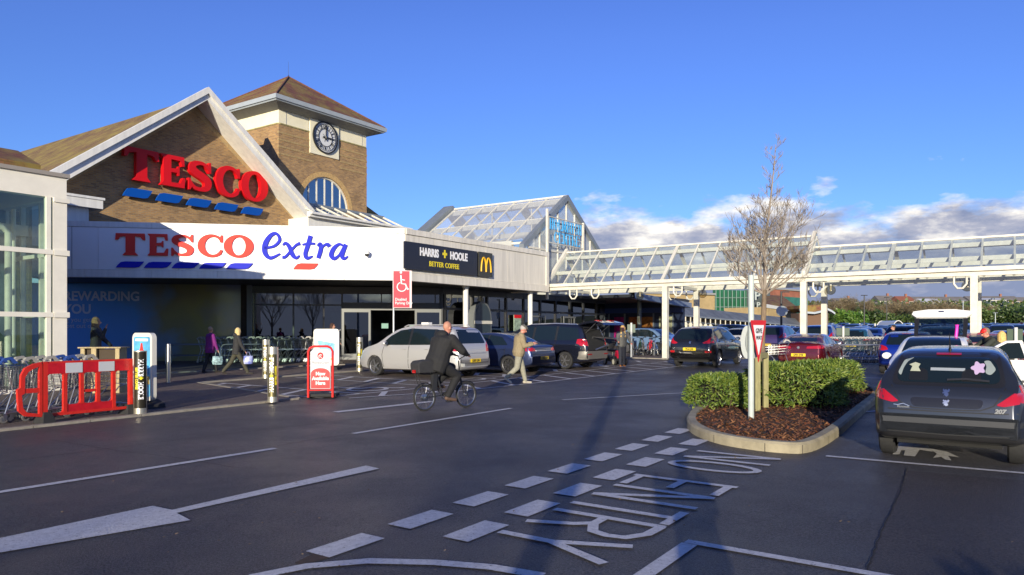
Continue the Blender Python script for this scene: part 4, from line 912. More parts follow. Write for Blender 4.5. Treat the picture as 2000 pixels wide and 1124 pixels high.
for z in (z_a, z_b): mb.box(a0_, a1_-.34, b0_-.05, b0_+.06, z-.06, z+.06); mb.box(a1_-.33, a1_+.05, b0_-.06, b0_+.32, z-.07, z+.07)
mb.box(a1_-.5, a1_-.39, b0_-.03, b0_+.1, zl, z1_-.55)
mb.box(a1_-.33, a1_+.05, b0_-.06, b0_+.32, z1_-.66, z1_-.55)
for a in (3.6, -1.6): mb.box(a-.09, a+.09, b0_-.03, b0_+.12, zl, z1_-.55)
mb.box(a0_, a1_-.34, b0_-.04, b0_+.05, zl-.2, zl+.12)
mb.build('frame', M_lob, lb, lbo)
MB().box(a0_, a1_-.34, b0_+.005, b0_+.015, zl, z1_-.55).build('front_glass', M_glassg, lb, lbo); MB().box(a1_-.02, a1_-.01, b0_+.3, b1_, zl, z1_-.55).build('side_glass', M_glassg, lb, lbo)
mb = MB()
for b in (21.6, 22.75, 23.8): mb.box(a1_-.12, a1_, b, b+.1, zl, z1_-.55)
mb.box(a1_-.12, a1_, b0_+.3, b1_, z_a-.05, z_a+.05); mb.box(a1_-.12, a1_, b0_+.3, b1_, z_b-.05, z_b+.05)
for a in (7.2, 5.0, 2.8): mb.box(a, a+.10, 23.6, 23.75, zl, z1_-.6)
mb.box(0, a1_, 23.55, 23.7, z_a+.3, z_a+.75); mb.box(0, a1_, 22.6, 22.85, z_a-.3+.9, z_a+.9)
mb.build('inner_frame', M_canopy, lb, lbo)
m_ = MB(); m_.tube([(8.35, 21.5, zl), (8.35, 21.5, 4.3), (8.2, 21.5, 4.45), (7.2, 21.5, 4.45)], .085, 12); m_.tube([(7.55, 22.3, zl), (7.55, 22.3, 5.1)], .085, 12); m_.tube([(8.9, 22.6, zl), (8.9, 22.6, 5.1)], .06, 12)
m_.build('downpipe', M_canopy, lb, lbo, smooth=True)
MB().box(a0_, a1_-.1, 23.78, 23.84, zl-.2, z1_-.1).build('back_glazing', mat('dark lobby back', (.10, .13, .13), .08, var=.4, scale=.7), lb, lbo)
MB().box(a0_, a1_-.1, 20.5, 23.8, zl+.02, zl+.04).build('floor', mat('lobby floor', (.14, .13, .12), .5), lb, lbo); MB().box(-2, 8.4, 22.1, 22.5, zl+.04, zl+1.0).build('inner_counter', mat('blue poster counter', (.05, .09, .16), .5, var=.5, scale=2), lb, lbo)
MB().box(7.05, 7.18, 20.37, 20.395, z_b-.42, z_b-.02).build('window_sticker', M_whitev, lb, lbo)
# tiled block behind the lobby
tbk = thing('tiled_block', 'brick block with brown tiled roof rising behind the glass lobby', 'building', (*W(9, 25), 0), TH); tbo = (9, 25, 0)
MB().box(-14, 9.9, 23.9, 31, 0, 6.45).build('wall', M_brick, tbk, tbo)
MB().add([(-14, 23.7, 6.66), (10.05, 23.7, 6.66), (10.05, 25.2, 6.66+.42*1.5), (-14, 25.2, 6.66+.42*1.5), (-14, 23.7, 6.5), (10.05, 23.7, 6.5), (10.05, 25.2, 6.5), (-14, 25.2, 6.5)], [(0,1,2,3), (7,6,5,4), (0,4,5,1), (1,5,6,2), (2,6,7,3), (3,7,4,0)]).build('roof', M_tile, tbk, tbo)
MB().add([(-14, 25.2, 6.66+.63), (10.05, 25.2, 6.66+.63), (10.05, 31, 6.66+.63), (-14, 31, 6.66+.63), (-14, 25.2, 6.5), (10.05, 25.2, 6.5), (10.05, 31, 6.5), (-14, 31, 6.5)], [(0,1,2,3), (7,6,5,4), (0,4,5,1), (1,5,6,2), (2,6,7,3), (3,7,4,0)]).build('flat_roof', M_tile, tbk, tbo)
# ================================================================ GLASS GABLE OF THE CENTRE
hg = thing('glass_atrium', 'glazed gable roofed atrium entrance rising above the cream fascia', 'atrium', (*W(38.1, 22), 0), TH); ho = (38.1, 22, 0)
pa, pz, hw, ez = 38.1, 9.80, 4.35, 6.75; B0, B1 = 22.0, 30.6; m_s = (pz-ez)/hw
def rake(mb, a, z, b, w, h, dirn, L=hw, sl=m_s, d0=0):
    mb.prism([(a, z), (a+dirn*L, z-sl*L), (a+dirn*L, z-sl*L-h), (a, z-h)], b, b+w, lambda x, zz, y: (x, y, zz))
mb = MB()
for s_ in (-1, 1): rake(mb, pa, pz+.06, B0-.12, .30, .34, s_, hw+.5)
mb.build('front_verge', M_grey, hg, ho)
mb = MB(); rake(mb, pa+.4, pz-.15, 25.2, .4, .34, 1, hw+.2); rake(mb, pa, pz+.25, 30.7, .8, .40, -1, hw+.2); rake(mb, pa, pz+.25, 30.7, .8, .40, 1, hw+.2); mb.build('rear_verge', M_grey, hg, ho)
for s_ in (-1, 1):
    MB().add([(pa, B0, pz), (pa+s_*hw, B0, ez), (pa+s_*hw, B1, ez), (pa, B1, pz)], [(0, 1, 2, 3)]).build('roof_glass', M_glassa, hg, ho, fix=False)
mb = MB()
nb = 7
for s_ in (-1, 1):
    for i in range(nb+1):
        b = B0+.15+(B1-B0-.3)*i/nb; mb.beam((pa, b, pz-.02), (pa+s_*hw, b, ez-.02), .06, .09)
    for t, w_, h_ in ((.06, .05, .30), (.52, .05, .30), (1.0, .12, .12)):
        a = pa+s_*hw*t; z = pz-m_s*hw*t-.16; mb.box(a-.03, a+.03, B0+.1, B1, z-h_/2, z+h_/2)
mb.box(pa-.04, pa+.04, B0, B1, pz-.05, pz+.05); mb.build('rafter', M_canopy, hg, ho)
mb = MB()
for a in (-3.0, -2.0, -1.0, 0, 1.0, 2.0, 3.0):
    mb.box(pa+a-.045, pa+a+.045, B0-.02, B0+.08, 3.9, pz-abs(a)*m_s-.3)
for z in (5.0, 6.3): mb.box(pa-4.2, pa+4.2, B0-.03, B0+.07, z, z+.1)
mb.box(pa-1.9, pa+1.9, B0-.03, B0+.07, 8.0, 8.09)
mb.build('mullion', M_canopy, hg, ho)
MB().prism([(pa-4.1, 3.9), (pa+4.1, 3.9), (pa+4.1, ez), (pa, pz-.1), (pa-4.1, ez)], B0+.03, B0+.04, lambda x, z, y: (x, y, z)).build('gable_glass', M_glassa, hg, ho)
MB().box(pa-4.4, pa+4.4, B1-.1, B1+.1, 3.9, ez+.2).box(pa-4.4, pa-4.25, B0+1, B1, 3.9, ez).box(pa+4.25, pa+4.4, B0+.5, B1, 3.9, ez).build('atrium_wall', mat('pale atrium wall', (.42, .43, .40), .6, var=.06, scale=1), hg, ho)
mb = MB()
for b in (24.5, 27.5): mb.tube([(pa-4.2, b, ez), (pa, b, ez+.9), (pa+4.2, b, ez)], .07, 8); mb.tube([(pa, b, ez+.9), (pa, b, pz)], .05, 8)
mb.build('truss', M_canopy, hg, ho)
sn = thing('centre_name_sign', 'framed sign of tall blue serif letters naming the centre on the glass gable', 'sign', (*W(35.35, 21.6), 6.7), TH)
mb = MB(); w_, h_ = 4.0, 1.52
for b_ in ((0, w_, 0, .04), (0, w_, h_-.04, h_), (0, .04, .04, h_-.04), (w_-.04, w_, .04, h_-.04)): mb.box(b_[0], b_[1], -.04, .04, b_[2], b_[3])
mb.box(-.18, -.06, -.06, .06, -3.2, 1.9); mb.box(w_+.02, w_+.12, -.06, .06, -.3, 1.6); mb.box(-.06, 0, -.03, .03, .4, .5); mb.box(-.06, 0, -.03, .03, 1.1, 1.2)
mb.build('sign_frame', M_canopy, sn)
M_sgn = mat('sky blue letters', (.05, .33, .66), .4)
def serif_text(parent, s, x0, x1, z, h, m_):
    wts = {'M': 1.35, 'I': .5, 'N': 1.1, 'O': 1.1, 'C': 1.05, 'U': 1.05, 'H': 1.1}; tot = sum(wts.get(c, 1.) for c in s); sc = (x1-x0)/tot; x = x0
    for ch in s:
        w = wts.get(ch, 1.)*sc*.80; mb = MB(); t = .055; sf = .03
        def bx(a, b, c, d, e=0): mb.box(x+a, x+b, -.05-e, .0, z+c, z+d)
        def bm(p, q, ww): mb.prism([(x+p[0]-ww/2, z+p[1]), (x+p[0]+ww/2, z+p[1]), (x+q[0]+ww/2, z+q[1]), (x+q[0]-ww/2, z+q[1])], -.052, .001, lambda a, b, c: (a, c, b))
        if ch in 'HMNUEBLTR':
            if ch in 'HMNUEBLR': bx(.03, .03+t, 0, h); bx(-.01, .10+t*.6, h-sf, h, .002)
            if ch in 'HMNEBLR': bx(-.01, .10+t*.6, 0, sf, .002)
            if ch in 'HMNU': bx(w-.03-t*(.6 if ch in 'NU' else 1), w-.03, (0 if ch != 'U' else .1*h), h); bx(w-.1-t*.5, w+.01, h-sf, h, .002)
            if ch in 'HM': bx(w-.1-t*.5, w+.01, 0, sf, .002)
            if ch == 'H': bx(.05, w-.05, h*.5-.012, h*.5+.012, .001)
            if ch == 'N': bm((.03+t*.4, h), (w-.04, 0), t)
            if ch == 'M': bm((.05, h), (w/2, .15*h), t); bm((w-.05, h), (w/2, .15*h), t*.6)
            if ch == 'U': mb.tube([(x+w/2+(w/2-.055)*math.cos(R(a_)), -.025, z+.12*h+.12*h*math.sin(R(a_))) for a_ in range(180, 361, 20)], .025, 6)
            if ch == 'T': bx(w/2-t/2, w/2+t/2, 0, h); bx(0, w, h-sf, h, .002); bx(w/2-.07, w/2+.07, 0, sf, .002); bx(0, .03, h*.85, h, .003); bx(w-.03, w, h*.85, h, .003)
            if ch in 'EL': bx(.03, w, 0, sf, .003); bx(w-.03, w, 0, h*.18, .004)
            if ch == 'E': bx(.03, w, h-sf, h, .003); bx(.05, w*.75, h*.5-.015, h*.5+.015, .001); bx(w-.03, w, h*.83, h, .004)
            if ch in 'BR': mb.tube([(x+.07, -.025, z+h-.02), (x+w*.6, -.025, z+h-.02), (x+w-.04, -.025, z+h*.76), (x+w*.6, -.025, z+h*.52), (x+.07, -.025, z+h*.52)], .024, 6)
            if ch == 'B': mb.tube([(x+.07, -.027, z+h*.5), (x+w*.65, -.027, z+h*.5), (x+w-.02, -.027, z+h*.26), (x+w*.65, -.027, z+.02), (x+.07, -.027, z+.02)], .024, 6)
            if ch == 'R': bm((w*.45, h*.5), (w-.02, 0), t)
        elif ch in 'OC':
            rg = range(0, 361, 15) if ch == 'O' else range(45, 316, 15)
            mb.tube([(x+w/2+(w/2-.03)*math.cos(R(a_)), -.025, z+h/2+(h/2-.02)*math.sin(R(a_))) for a_ in rg], [.018+.016*abs(math.cos(R(a_))) for a_ in rg], 6)
            if ch == 'C': bx(w-.06, w-.03, h*.74, h*.98)
        elif ch == 'S': mb.tube([(x+a_*w, -.025, z+b_*h) for a_, b_ in ((.85,.78),(.7,.95),(.4,.97),(.15,.80),(.25,.58),(.7,.42),(.88,.2),(.65,.03),(.3,.03),(.1,.22))], .026, 6)
        mb.build('blue_letter', m_, parent, fix=False); x += wts.get(ch, 1.)*sc
serif_text(sn, 'HOLMBUSH', .12, w_-.1, .80, .62, M_sgn); serif_text(sn, 'CENTRE', .62, w_-.35, .08, .62, M_sgn)
# ================================================================ GLAZED WALKWAY CANOPY
cw = thing('glazed_walkway', 'long white framed glass walkway canopy on paired square posts', 'canopy', (*W(36.05, 14), 0), TH); cwo = (36.05, 14, 0)
A1c, A2c, RA = 33.9, 38.2, 36.05; EZ = 4.05
def canopy(bs, be, rz, first):
    mb = MB(); n_ = int(round((bs-be)/1.083)); 
    for s_, ae in ((-1, A1c), (1, A2c)):
        for i in range(n_+1):
            b = bs-(bs-be)*i/n_; thick = .16 if (first and i % 6 == 0) or (not first and i % 6 == 3) else .07
            mb.beam((RA, b, rz-.03), (ae, b, EZ+.12), thick, .10)
        for t in (.09, .55):
            a = RA+(ae-RA)*t; z = rz+(EZ+.12-rz)*t-.16; mb.box(a-.03, a+.03, be, bs, z-.08, z+.10)
    mb.box(RA-.09, RA+.09, be, bs, rz-.02, rz+.06)
    mb.build('rafter', M_canopy, cw, cwo)
    for ae in (A1c, A2c):
        MB().add([(RA, bs, rz+.03), (RA, be, rz+.03), (ae, be, EZ+.18), (ae, bs, EZ+.18)], [(0, 1, 2, 3)]).build('roof_glass', M_glass, cw, cwo, fix=False)
canopy(20.9, 7.5, 6.13, True); canopy(7.5, -11.0, 5.60, False)
for ae, s_ in ((A1c, -1), (A2c, 1)):
    MB().box(ae-.10, ae+.10, -11, 20.9, EZ-.15, EZ+.02).box(min(ae, ae+s_*.24), max(ae, ae+s_*.24), -11, 20.95, EZ+.03, EZ+.19).box(ae-.05, ae+.05, -11, 20.9, EZ+.02, EZ+.03).build('eaves_gutter', M_canopy, cw, cwo)
mb = MB()
for b in (20.9, 7.62):
    for s_, ae in ((-1, A1c), (1, A2c)): mb.prism([(RA, 6.38), (ae+s_*.1, EZ+.32), (ae+s_*.1, EZ-.02), (RA, 6.02)], b-.16, b+.0, lambda x, z, y: (x, y, z))
mb.build('end_frame', M_canopy, cw, cwo)
MB().prism([(RA, 6.3), (A1c, EZ+.2), (A2c, EZ+.2)], 7.44, 7.455, lambda x, z, y: (x, y, z)).build('end_glass', M_glass, cw, cwo)
ground_a = lambda a, b: gz(*W(a, b))
for b in (20.5, 14.0, 7.55, 1.2, -5.1, -10.8):
    for a in (A1c, A2c):
        if b > 20: continue
        g_ = ground_a(a, b); MB().box(a-.125, a+.125, b-.125, b+.125, g_, EZ-.15).build('post', M_canopy, cw, cwo)
        MB().box(a-.16, a+.16, b-.16, b+.16, g_, g_+.05).build('post_base', M_grey, cw, cwo)
    MB().box(A1c+.1, A2c-.1, b-.08, b+.08, EZ-.16, EZ-.02).build('cross_beam', M_canopy, cw, cwo)
for a, b in ((A1c, 19.2), (A1c+.0, 17.9), (A2c, 15.4), (A2c, 14.4), (A1c, 13.4), (A1c+.1, 7.0), (A2c, 8.1), (A1c, 1.7)):
    mb = MB(); mb.tube([(a, b-.25, EZ-.1), (a, b-.25, EZ-.45), (a, b-.12, EZ-.62), (a, b+.06, EZ-.62), (a, b+.18, EZ-.45), (a, b+.18, EZ-.1)], .042, 8)
    mb.build('curved_downpipe', M_canopy, cw, cwo, smooth=True)
# globe lamps under the canopy
for a, b, lab in ((A2c-.2, 17.2, 'round globe lamp under the canopy near the centre entrance'), (A2c-.2, 13.6, 'round globe lamp by the far post above the black crossover'), (A2c-.3, 7.2, 'round globe lamp by the post pair right of the tree'), (A2c-.3, 1.6, 'round globe lamp by the canopy post above the white car')):
    l_ = thing('globe_lamp', lab, 'lamp', (*W(a, b), EZ-.35), 0, 'globe lamps under the canopy'); m_ = MB()
    m_.lathe([(.23*math.sin(R(t)), -.23*math.cos(R(t))) for t in range(2, 179, 16)], 18, lambda x, y, z: (x, z, y)); m_.build('globe', glass_mat('lamp globe plastic', (.8, .75, .62), .6, 1.5, .1) if 'lamp globe plastic' not in MATS else MATS['lamp globe plastic'], l_, smooth=True)
    MB().cyl(0, 0, -.05, .3, .05, 10).build('lamp_holder', M_canopy, l_)
# set-back right end: descending roof edge, blue shop front
bs = thing('blue_shop_front', 'dark blue shop front with sloping soffit beyond the centre entrance', 'shop front', (*W(50, 20), 0), TH); bo = (50, 20, 0); zz = gz(*W(50, 20))
MB().box(41.0, 50.4, 19.0, 28.5, FZ0-.05, FZ0+.15).build('soffit', M_soffit, bs, bo)
MB().add([(41, 18.9, FZ0+.25), (50.6, 18.9, FZ0-.1), (50.6, 18.9, FZ0-.45), (41, 18.9, FZ0-.1), (41, 19.3, FZ0+.25), (50.6, 19.3, FZ0-.1), (50.6, 19.3, FZ0-.45), (41, 19.3, FZ0-.1)], [(0,1,2,3), (7,6,5,4), (0,4,5,1), (3,2,6,7)]).build('eaves_board', mat('blue grey board', (.20, .24, .32), .5, var=.1), bs, bo)
MB().box(50.0, 50.3, 19.3, 28.4, zz-.2, FZ0-.06).build('wall', mat('dark navy shop wall', (.02, .03, .07), .4), bs, bo)
MB().box(49.8, 49.98, 19.3, 28.4, zz+2.5, zz+2.85).build('header', mat('navy header', (.03, .06, .22), .4), bs, bo)
for i, (b_, w_, c_) in enumerate(((20.1, 1.0, (.40, .38, .24)), (21.6, .9, (.32, .12, .03)), (22.7, .8, (.35, .10, .03)), (23.9, .8, (.30, .01, .12)), (25.2, 1.2, (.10, .12, .14)))):
    MB().box(49.9, 49.97, b_, b_+w_, zz+.3, zz+2.2).build('display_window', mat('display %d' % i, c_, .3, var=.5, scale=3), bs, bo)
    MB().box(49.86, 49.98, b_-.1, b_-.02, zz, zz+2.45).build('window_frame', mat('grey shop frame', (.20, .22, .24), .4), bs, bo)
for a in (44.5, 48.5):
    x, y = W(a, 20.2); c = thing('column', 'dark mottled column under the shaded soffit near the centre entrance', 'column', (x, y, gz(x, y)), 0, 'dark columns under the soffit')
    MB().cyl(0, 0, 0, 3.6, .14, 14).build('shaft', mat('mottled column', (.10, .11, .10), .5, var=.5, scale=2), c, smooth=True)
# ================================================================ CARS
M_cglass = mat('tinted car glass', (.008, .014, .017), .06, spec=.45, coat=.15)
M_tail = mat('red lamp lens', (.36, .006, .008), .15, coat=.8); M_head = mat('clear lamp lens', (.55, .56, .55), .12, coat=1., metal=.3)
M_trim = mat('dark bumper plastic', (.025, .025, .027), .5); M_rim = mat('silver wheel rim', (.45, .45, .46), .3, .9); M_gap = mat('panel gap', (.006, .006, .006), .7)
M_plate = mat('yellow number plate', (.78, .55, .02), .4); M_under = mat('underbody', (.01, .01, .01), .9)
def interp(P, x):
    xs = np.array([p[0] for p in P]); ys = np.array([p[1] for p in P]); h = np.diff(xs); d = np.diff(ys)/h; m = np.zeros(len(xs))
    m[0] = d[0]; m[-1] = d[-1]
    for i in range(1, len(xs)-1):
        m[i] = 0 if d[i-1]*d[i] <= 0 else (h[i-1]+h[i])/(h[i-1]/d[i-1]+h[i]/d[i]) if True else 0
    i = int(np.clip(np.searchsorted(xs, x)-1, 0, len(h)-1)); t = (x-xs[i])/h[i]; t = min(max(t, 0), 1)
    return ys[i]*(2*t**3-3*t*t+1)+h[i]*m[i]*(t**3-2*t*t+t)+ys[i+1]*(-2*t**3+3*t*t)+h[i]*m[i+1]*(t**3-t*t)
class Body:
    def __init__(s, P):
        s.P = P; L = P['L']; Wd = P['W']/2; s.L = L; s.Wd = Wd; s.wb0 = P['ra']; s.wb1 = P['fa']
        N = P.get('n', 74); xs = sorted(set([round(x, 4) for x in list(np.linspace(0, L, N))+[.012, .03, .06, .1, .15, .2, L-.012, L-.03, L-.06, L-.1, L-.16]]))
        rings = []
        for x in xs:
            zt = interp(P['zt'], x); zb = min(interp(P['zb'], x), zt-.03); z0 = interp(P['z0'], x)
            dr, df = x, L-x; w = Wd
            if dr < P.get('Rr', .6): w *= 1-P.get('cr', .13)*(1-dr/P.get('Rr', .6))**2.6
            if df < P.get('Rf', .9): w *= 1-P.get('cf', .22)*(1-df/P.get('Rf', .9))**2.4
            g = max(0, zt-zb); tb = P.get('tumble', .34); bw = w*.955; kk = min(1, g/.25)
            yr = bw-tb*g*min(1, g/.3)-.02*kk; crown = .035*kk+.25*g*(1-kk)
            pts = [(0, z0), (.5*w, z0), (.86*w, z0+.01), (.955*w, z0+.05), (.985*w, z0+.14), (w, z0+.24), (w, (z0+zb)/2+.06), (.997*w, zb-.17), (.985*w, zb-.07), (bw, zb)]
            for t in (.2, .45, .7, .88): pts.append((bw+(yr-bw)*t, zb+(g-crown)*t))
            pts += [(yr-.015, zt-crown-.3*g*.12), (yr-.06, zt-crown*.72), (yr*.78, zt-crown*.38), (yr*.5, zt-crown*.14), (yr*.25, zt-.003), (0, zt)]
            rings.append([(x-(s.wb0+s.wb1)/2, y, z) for y, z in pts])
        M = len(rings[0]); full = []
        for r in rings: full.append(r+[(x, -y, z) for x, y, z in r[-2:0:-1]])
        K = len(full[0]); vs = [p for r in full for p in r]; fs = []
        for i in range(len(full)-1):
            for k in range(K): l = (k+1) % K; fs.append((i*K+k, i*K+l, (i+1)*K+l, (i+1)*K+k))
        fs.append(tuple(range(K))); fs.append(tuple((len(full)-1)*K+k for k in range(K))[::-1])
        s.v, s.f = vs, fs
        bm = bmesh.new(); bv = [bm.verts.new(v) for v in vs]
        for f in fs: bm.faces.new([bv[i] for i in f])
        bmesh.ops.recalc_face_normals(bm, faces=bm.faces); bm.normal_update(); s.bvh = BVHTree.FromBMesh(bm); bm.free()
    def X(s, x): return x-(s.wb0+s.wb1)/2
    def mesh_obj(s, m, parent):
        P = s.P; mb = MB().add(s.v, s.f); o = mb.build('body', m, parent)
        cut = MB(); r = P['wr']+.055
        for ax in (P['ra'], P['fa']):
            for sg in (1, -1):
                mm = lambda x, z, y: (x, y, z); c = [(s.X(ax)+r*math.cos(t*math.pi/16), P['wr']+.0+r*math.sin(t*math.pi/16)) for t in range(32)]
                cut.prism(c, sg*(s.Wd-.30), sg*(s.Wd+.2), mm)
        k = cut.build('k', None, parent); md = o.modifiers.new('b', 'BOOLEAN'); md.object = k; md.operation = 'DIFFERENCE'; md.solver = 'EXACT'
        me = bpy.data.meshes.new_from_object(o.evaluated_get(bpy.context.evaluated_depsgraph_get())); o.modifiers.clear(); o.data = me; bpy.data.objects.remove(k)
        bm = bmesh.new(); bm.from_mesh(me)
        for e in bm.edges:
            if len(e.link_faces) == 2 and e.calc_face_angle(0) > R(32): e.smooth = False
        bm.to_mesh(me); bm.free(); me.polygons.foreach_set('use_smooth', [True]*len(me.polygons))
        if not me.materials: me.materials.append(m)
        return o
    def panel(s, poly, axis, m, name, parent, off=.006, res=.07, rnd=0, bvh=None, sink=.012):
        """a skin following the body: poly is (x,z) for sides, (y,z) for rear/front, (x,y) for top"""
        P = poly
        if rnd:
            o = []
            for i in range(len(P)):
                p = Vector(P[i]); a = Vector(P[i-1])-p; b = Vector(P[(i+1) % len(P)])-p; ra = min(rnd, a.length*.45); rb = min(rnd, b.length*.45); a.normalize(); b.normalize()
                for t in (0, .25, .5, .75, 1): o.append(tuple(p+a*ra*(1-t)**2+b*rb*t**2))
            P = o
        B = []
        for i in range(len(P)):
            a = Vector(P[i]); b = Vector(P[(i+1) % len(P)]); k = max(1, int((b-a).length/res))
            for j in range(k): B.append(tuple(a.lerp(b, j/k)))
        nB = len(B); xs = [p[0] for p in B]; ys = [p[1] for p in B]; I = []
        x = min(xs)+res*.5
        while x < max(xs):
            y = min(ys)+res*.5
            while y < max(ys):
                if inpoly(x, y, B) and min((x-q[0])**2+(y-q[1])**2 for q in B) > (res*.45)**2: I.append((x, y))
                y += res
            x += res
        V2 = [Vector(p) for p in B+I]; r = geometry.delaunay_2d_cdt(V2, [(i, (i+1) % nB) for i in range(nB)], [], 1, 1e-6)
        vs2, fs2 = r[0], r[2]
        side = {'left': (Vector((0, -1, 0)), lambda p: Vector((p[0], 5, p[1]))), 'right': (Vector((0, 1, 0)), lambda p: Vector((p[0], -5, p[1]))), 'rear': (Vector((1, 0, 0)), lambda p: Vector((-9, p[0], p[1]))),
                'front': (Vector((-1, 0, 0)), lambda p: Vector((9, p[0], p[1]))), 'top': (Vector((0, 0, -1)), lambda p: Vector((p[0], p[1], 5)))}[axis]
        out = []; ok = []
        for p in vs2:
            h = (bvh or s.bvh).ray_cast(side[1](p), side[0])
            if h[0] is None: out.append(Vector((0, 0, 0))); ok.append(False); continue
            n = h[1]; n = -n if n.dot(side[0]) > 0 else n; out.append(h[0]+n*off); ok.append(True)
        fs = [f for f in fs2 if all(ok[i] for i in f)]
        if not fs: return None
        cnt = {}
        for f in fs:
            for i in range(len(f)): e = (f[i], f[(i+1) % len(f)]); cnt[tuple(sorted(e))] = cnt.get(tuple(sorted(e)), 0)+1
        vs = [tuple(p) for p in out]; sk = {}
        for e, c in cnt.items():
            if c == 1:
                for i in e:
                    if i not in sk: sk[i] = len(vs); vs.append(tuple(out[i]+side[0]*sink))
                fs.append((e[0], e[1], sk[e[1]], sk[e[0]]))
        mb = MB().add(vs, fs); return mb.build(name, m, parent, smooth=True)
    def strip(s, pts, w, axis, m, name, parent, off=.007, closed=False):
        P = [Vector(p) for p in pts]; n = len(P); Lf = []; Q = []
        for i in range(n):
            a = P[i-1] if (i or closed) else P[i]; b = P[(i+1) % n] if (i < n-1 or closed) else P[i]; d = (b-a).normalized(); q = Vector((-d.y, d.x))*w/2; Lf.append(tuple(P[i]+q)); Q.append(tuple(P[i]-q))
        return s.panel(Lf+Q[::-1], axis, m, name, parent, off, .10, sink=.012)
def wheel(parent, x, y, r, w=.19, side=1, spokes=5, rimcol=None, detail=True):
    mb = MB(); m = lambda a, b, c: (x+a, y+b*side, r+c); k = 28 if detail else 16
    mb.lathe([(r*.68, -w), (r*.9, -w), (r*.985, -w*.88), (r, -w*.6), (r, -w*.35), (r*.985, -w*.1), (r*.9, 0), (r*.72, -.005), (r*.68, -.03)], k, m); o = mb.build('wheel', M_rubber, parent, smooth=True)
    if not detail:
        mb = MB(); mb.lathe([(.001, -.02), (r*.2, -.015), (r*.66, -.03), (r*.70, -.01)], 16, m); mb.build('rim', rimcol or M_rim, o, smooth=True); return o
    rb = MB(); rb.lathe([(r*.70, .002), (r*.66, -.004), (r*.63, -.03), (r*.60, -.09)], 28, m)
    for i in range(spokes):
        t0 = 2*math.pi*i/spokes; hw = .50 if spokes < 7 else .3
        ins = [(r*.13*math.cos(t0-1.0*hw), r*.13*math.sin(t0-1.0*hw)), (r*.66*math.cos(t0-.26*hw), r*.66*math.sin(t0-.26*hw)), (r*.66*math.cos(t0+.26*hw), r*.66*math.sin(t0+.26*hw)), (r*.13*math.cos(t0+1.0*hw), r*.13*math.sin(t0+1.0*hw))]
        rb.prism(ins, -.035, -.012, lambda a, c, b: m(a, b, c))
    rb.lathe([(.001, -.004), (r*.13, -.008), (r*.17, -.03)], 16, m); ro = rb.build('rim', rimcol or M_rim, o)
    MB().lathe([(.001, -.085), (r*.62, -.085)], 20, m).build('brake_disc', mat('dark brake', (.05, .05, .05), .5, .6), o)
    return o
def mirror(b, P, m, parent, both=(1, -1)):
    for sg in both:
        x = b.X(P['mx']); z = P['mz']; y = sg*(b.Wd*.955+.02); mb = MB()
        mb.lathe([(.001, -.07), (.06, -.065), (.09, -.035), (.10, 0), (.095, .03), (.001, .035)], 14, lambda a, q, c: (x+q*.9-.02, y+sg*(.10+a*1.05), z+c*.78+.03)); o = mb.build('wing_mirror', m, parent, smooth=True)
        MB().box(x-.03, x+.03, min(y-sg*.06, y+sg*.05), max(y-sg*.06, y+sg*.05), z-.045, z-.01).build('mirror_arm', M_trim, o)
        MB().lathe([(.001, .0), (.075, .0)], 12, lambda a, q, c: (x-.088, y+sg*(.10+a*1.0), z+c*.72+.03)).build('mirror_glass', mat('mirror glass', (.35, .42, .48), .05, .9), o)
def handles(b, pos, m, parent, sides=(1, -1)):
    for sg in sides:
        for x, z in pos:
            h = b.bvh.ray_cast(Vector((b.X(x), 5*sg, z)), Vector((0, -sg, 0)))
            if h[0]: y = h[0].y; MB().tube([(b.X(x)-.09, y, z), (b.X(x)-.07, y+sg*.03, z), (b.X(x)+.07, y+sg*.03, z), (b.X(x)+.09, y, z)], .013, 6).build('door_handle', m, parent)
def pxz(b, pts): return [(b.X(x), z) for x, z in pts]
def plate_on(b, x, z, s_, m, parent, front=False, h=.11, w=.52):
    sg = -1 if not front else 1; root = MB().box(min(x, x+sg*.012), max(x, x+sg*.012), -w/2, w/2, z-h/2, z+h/2).build('number_plate', m, parent)
    if s_:
        vs, fs = txt(s_, h*.92, .004, .004, sx=.80*w/.52); MB().add([(x+sg*(.014+q[2]), -sg*-1*q[0]*-1 if False else (q[0]*sg if front else -q[0]), z-h*.32+q[1]) for q in vs], fs).build('plate_lettering', M_black, root, fix=False)
    return root
# --- profiles: x from the rear bumper
HATCH = dict(L=4.03, W=1.74, ra=.76, fa=3.30, wr=.305, mx=2.72, mz=.98, tumble=.33,
    zt=[(0, .60), (.02, .74), (.05, .86), (.10, .955), (.20, 1.04), (.36, 1.20), (.54, 1.345), (.66, 1.405), (.9, 1.445), (1.5, 1.472), (2.0, 1.462), (2.4, 1.40), (2.75, 1.23), (3.1, 1.03), (3.4, .935), (3.7, .85), (3.9, .74), (4.03, .52)],
    zb=[(0, .56), (.05, .74), (.12, .88), (.35, .96), (1, .95), (2, .92), (3.0, .88), (3.5, .84), (3.85, .70), (4.03, .5)], z0=[(0, .40), (.1, .32), (.45, .25), (3.5, .2), (3.9, .24), (4.03, .36)])
SALOON = dict(L=4.55, W=1.78, ra=.95, fa=3.62, wr=.315, mx=2.98, mz=.96, tumble=.36,
    zt=[(0, .60), (.03, .80), (.07, .95), (.12, 1.0), (.35, 1.04), (.6, 1.08), (1.0, 1.27), (1.35, 1.385), (1.8, 1.43), (2.3, 1.42), (2.7, 1.32), (3.1, 1.12), (3.4, .98), (3.9, .90), (4.3, .78), (4.5, .62), (4.55, .5)],
    zb=[(0, .56), (.06, .82), (.15, .93), (1, .95), (2, .91), (3.2, .88), (3.9, .82), (4.4, .65), (4.55, .48)], z0=[(0, .38), (.12, .3), (.5, .22), (4.0, .2), (4.4, .24), (4.55, .34)])
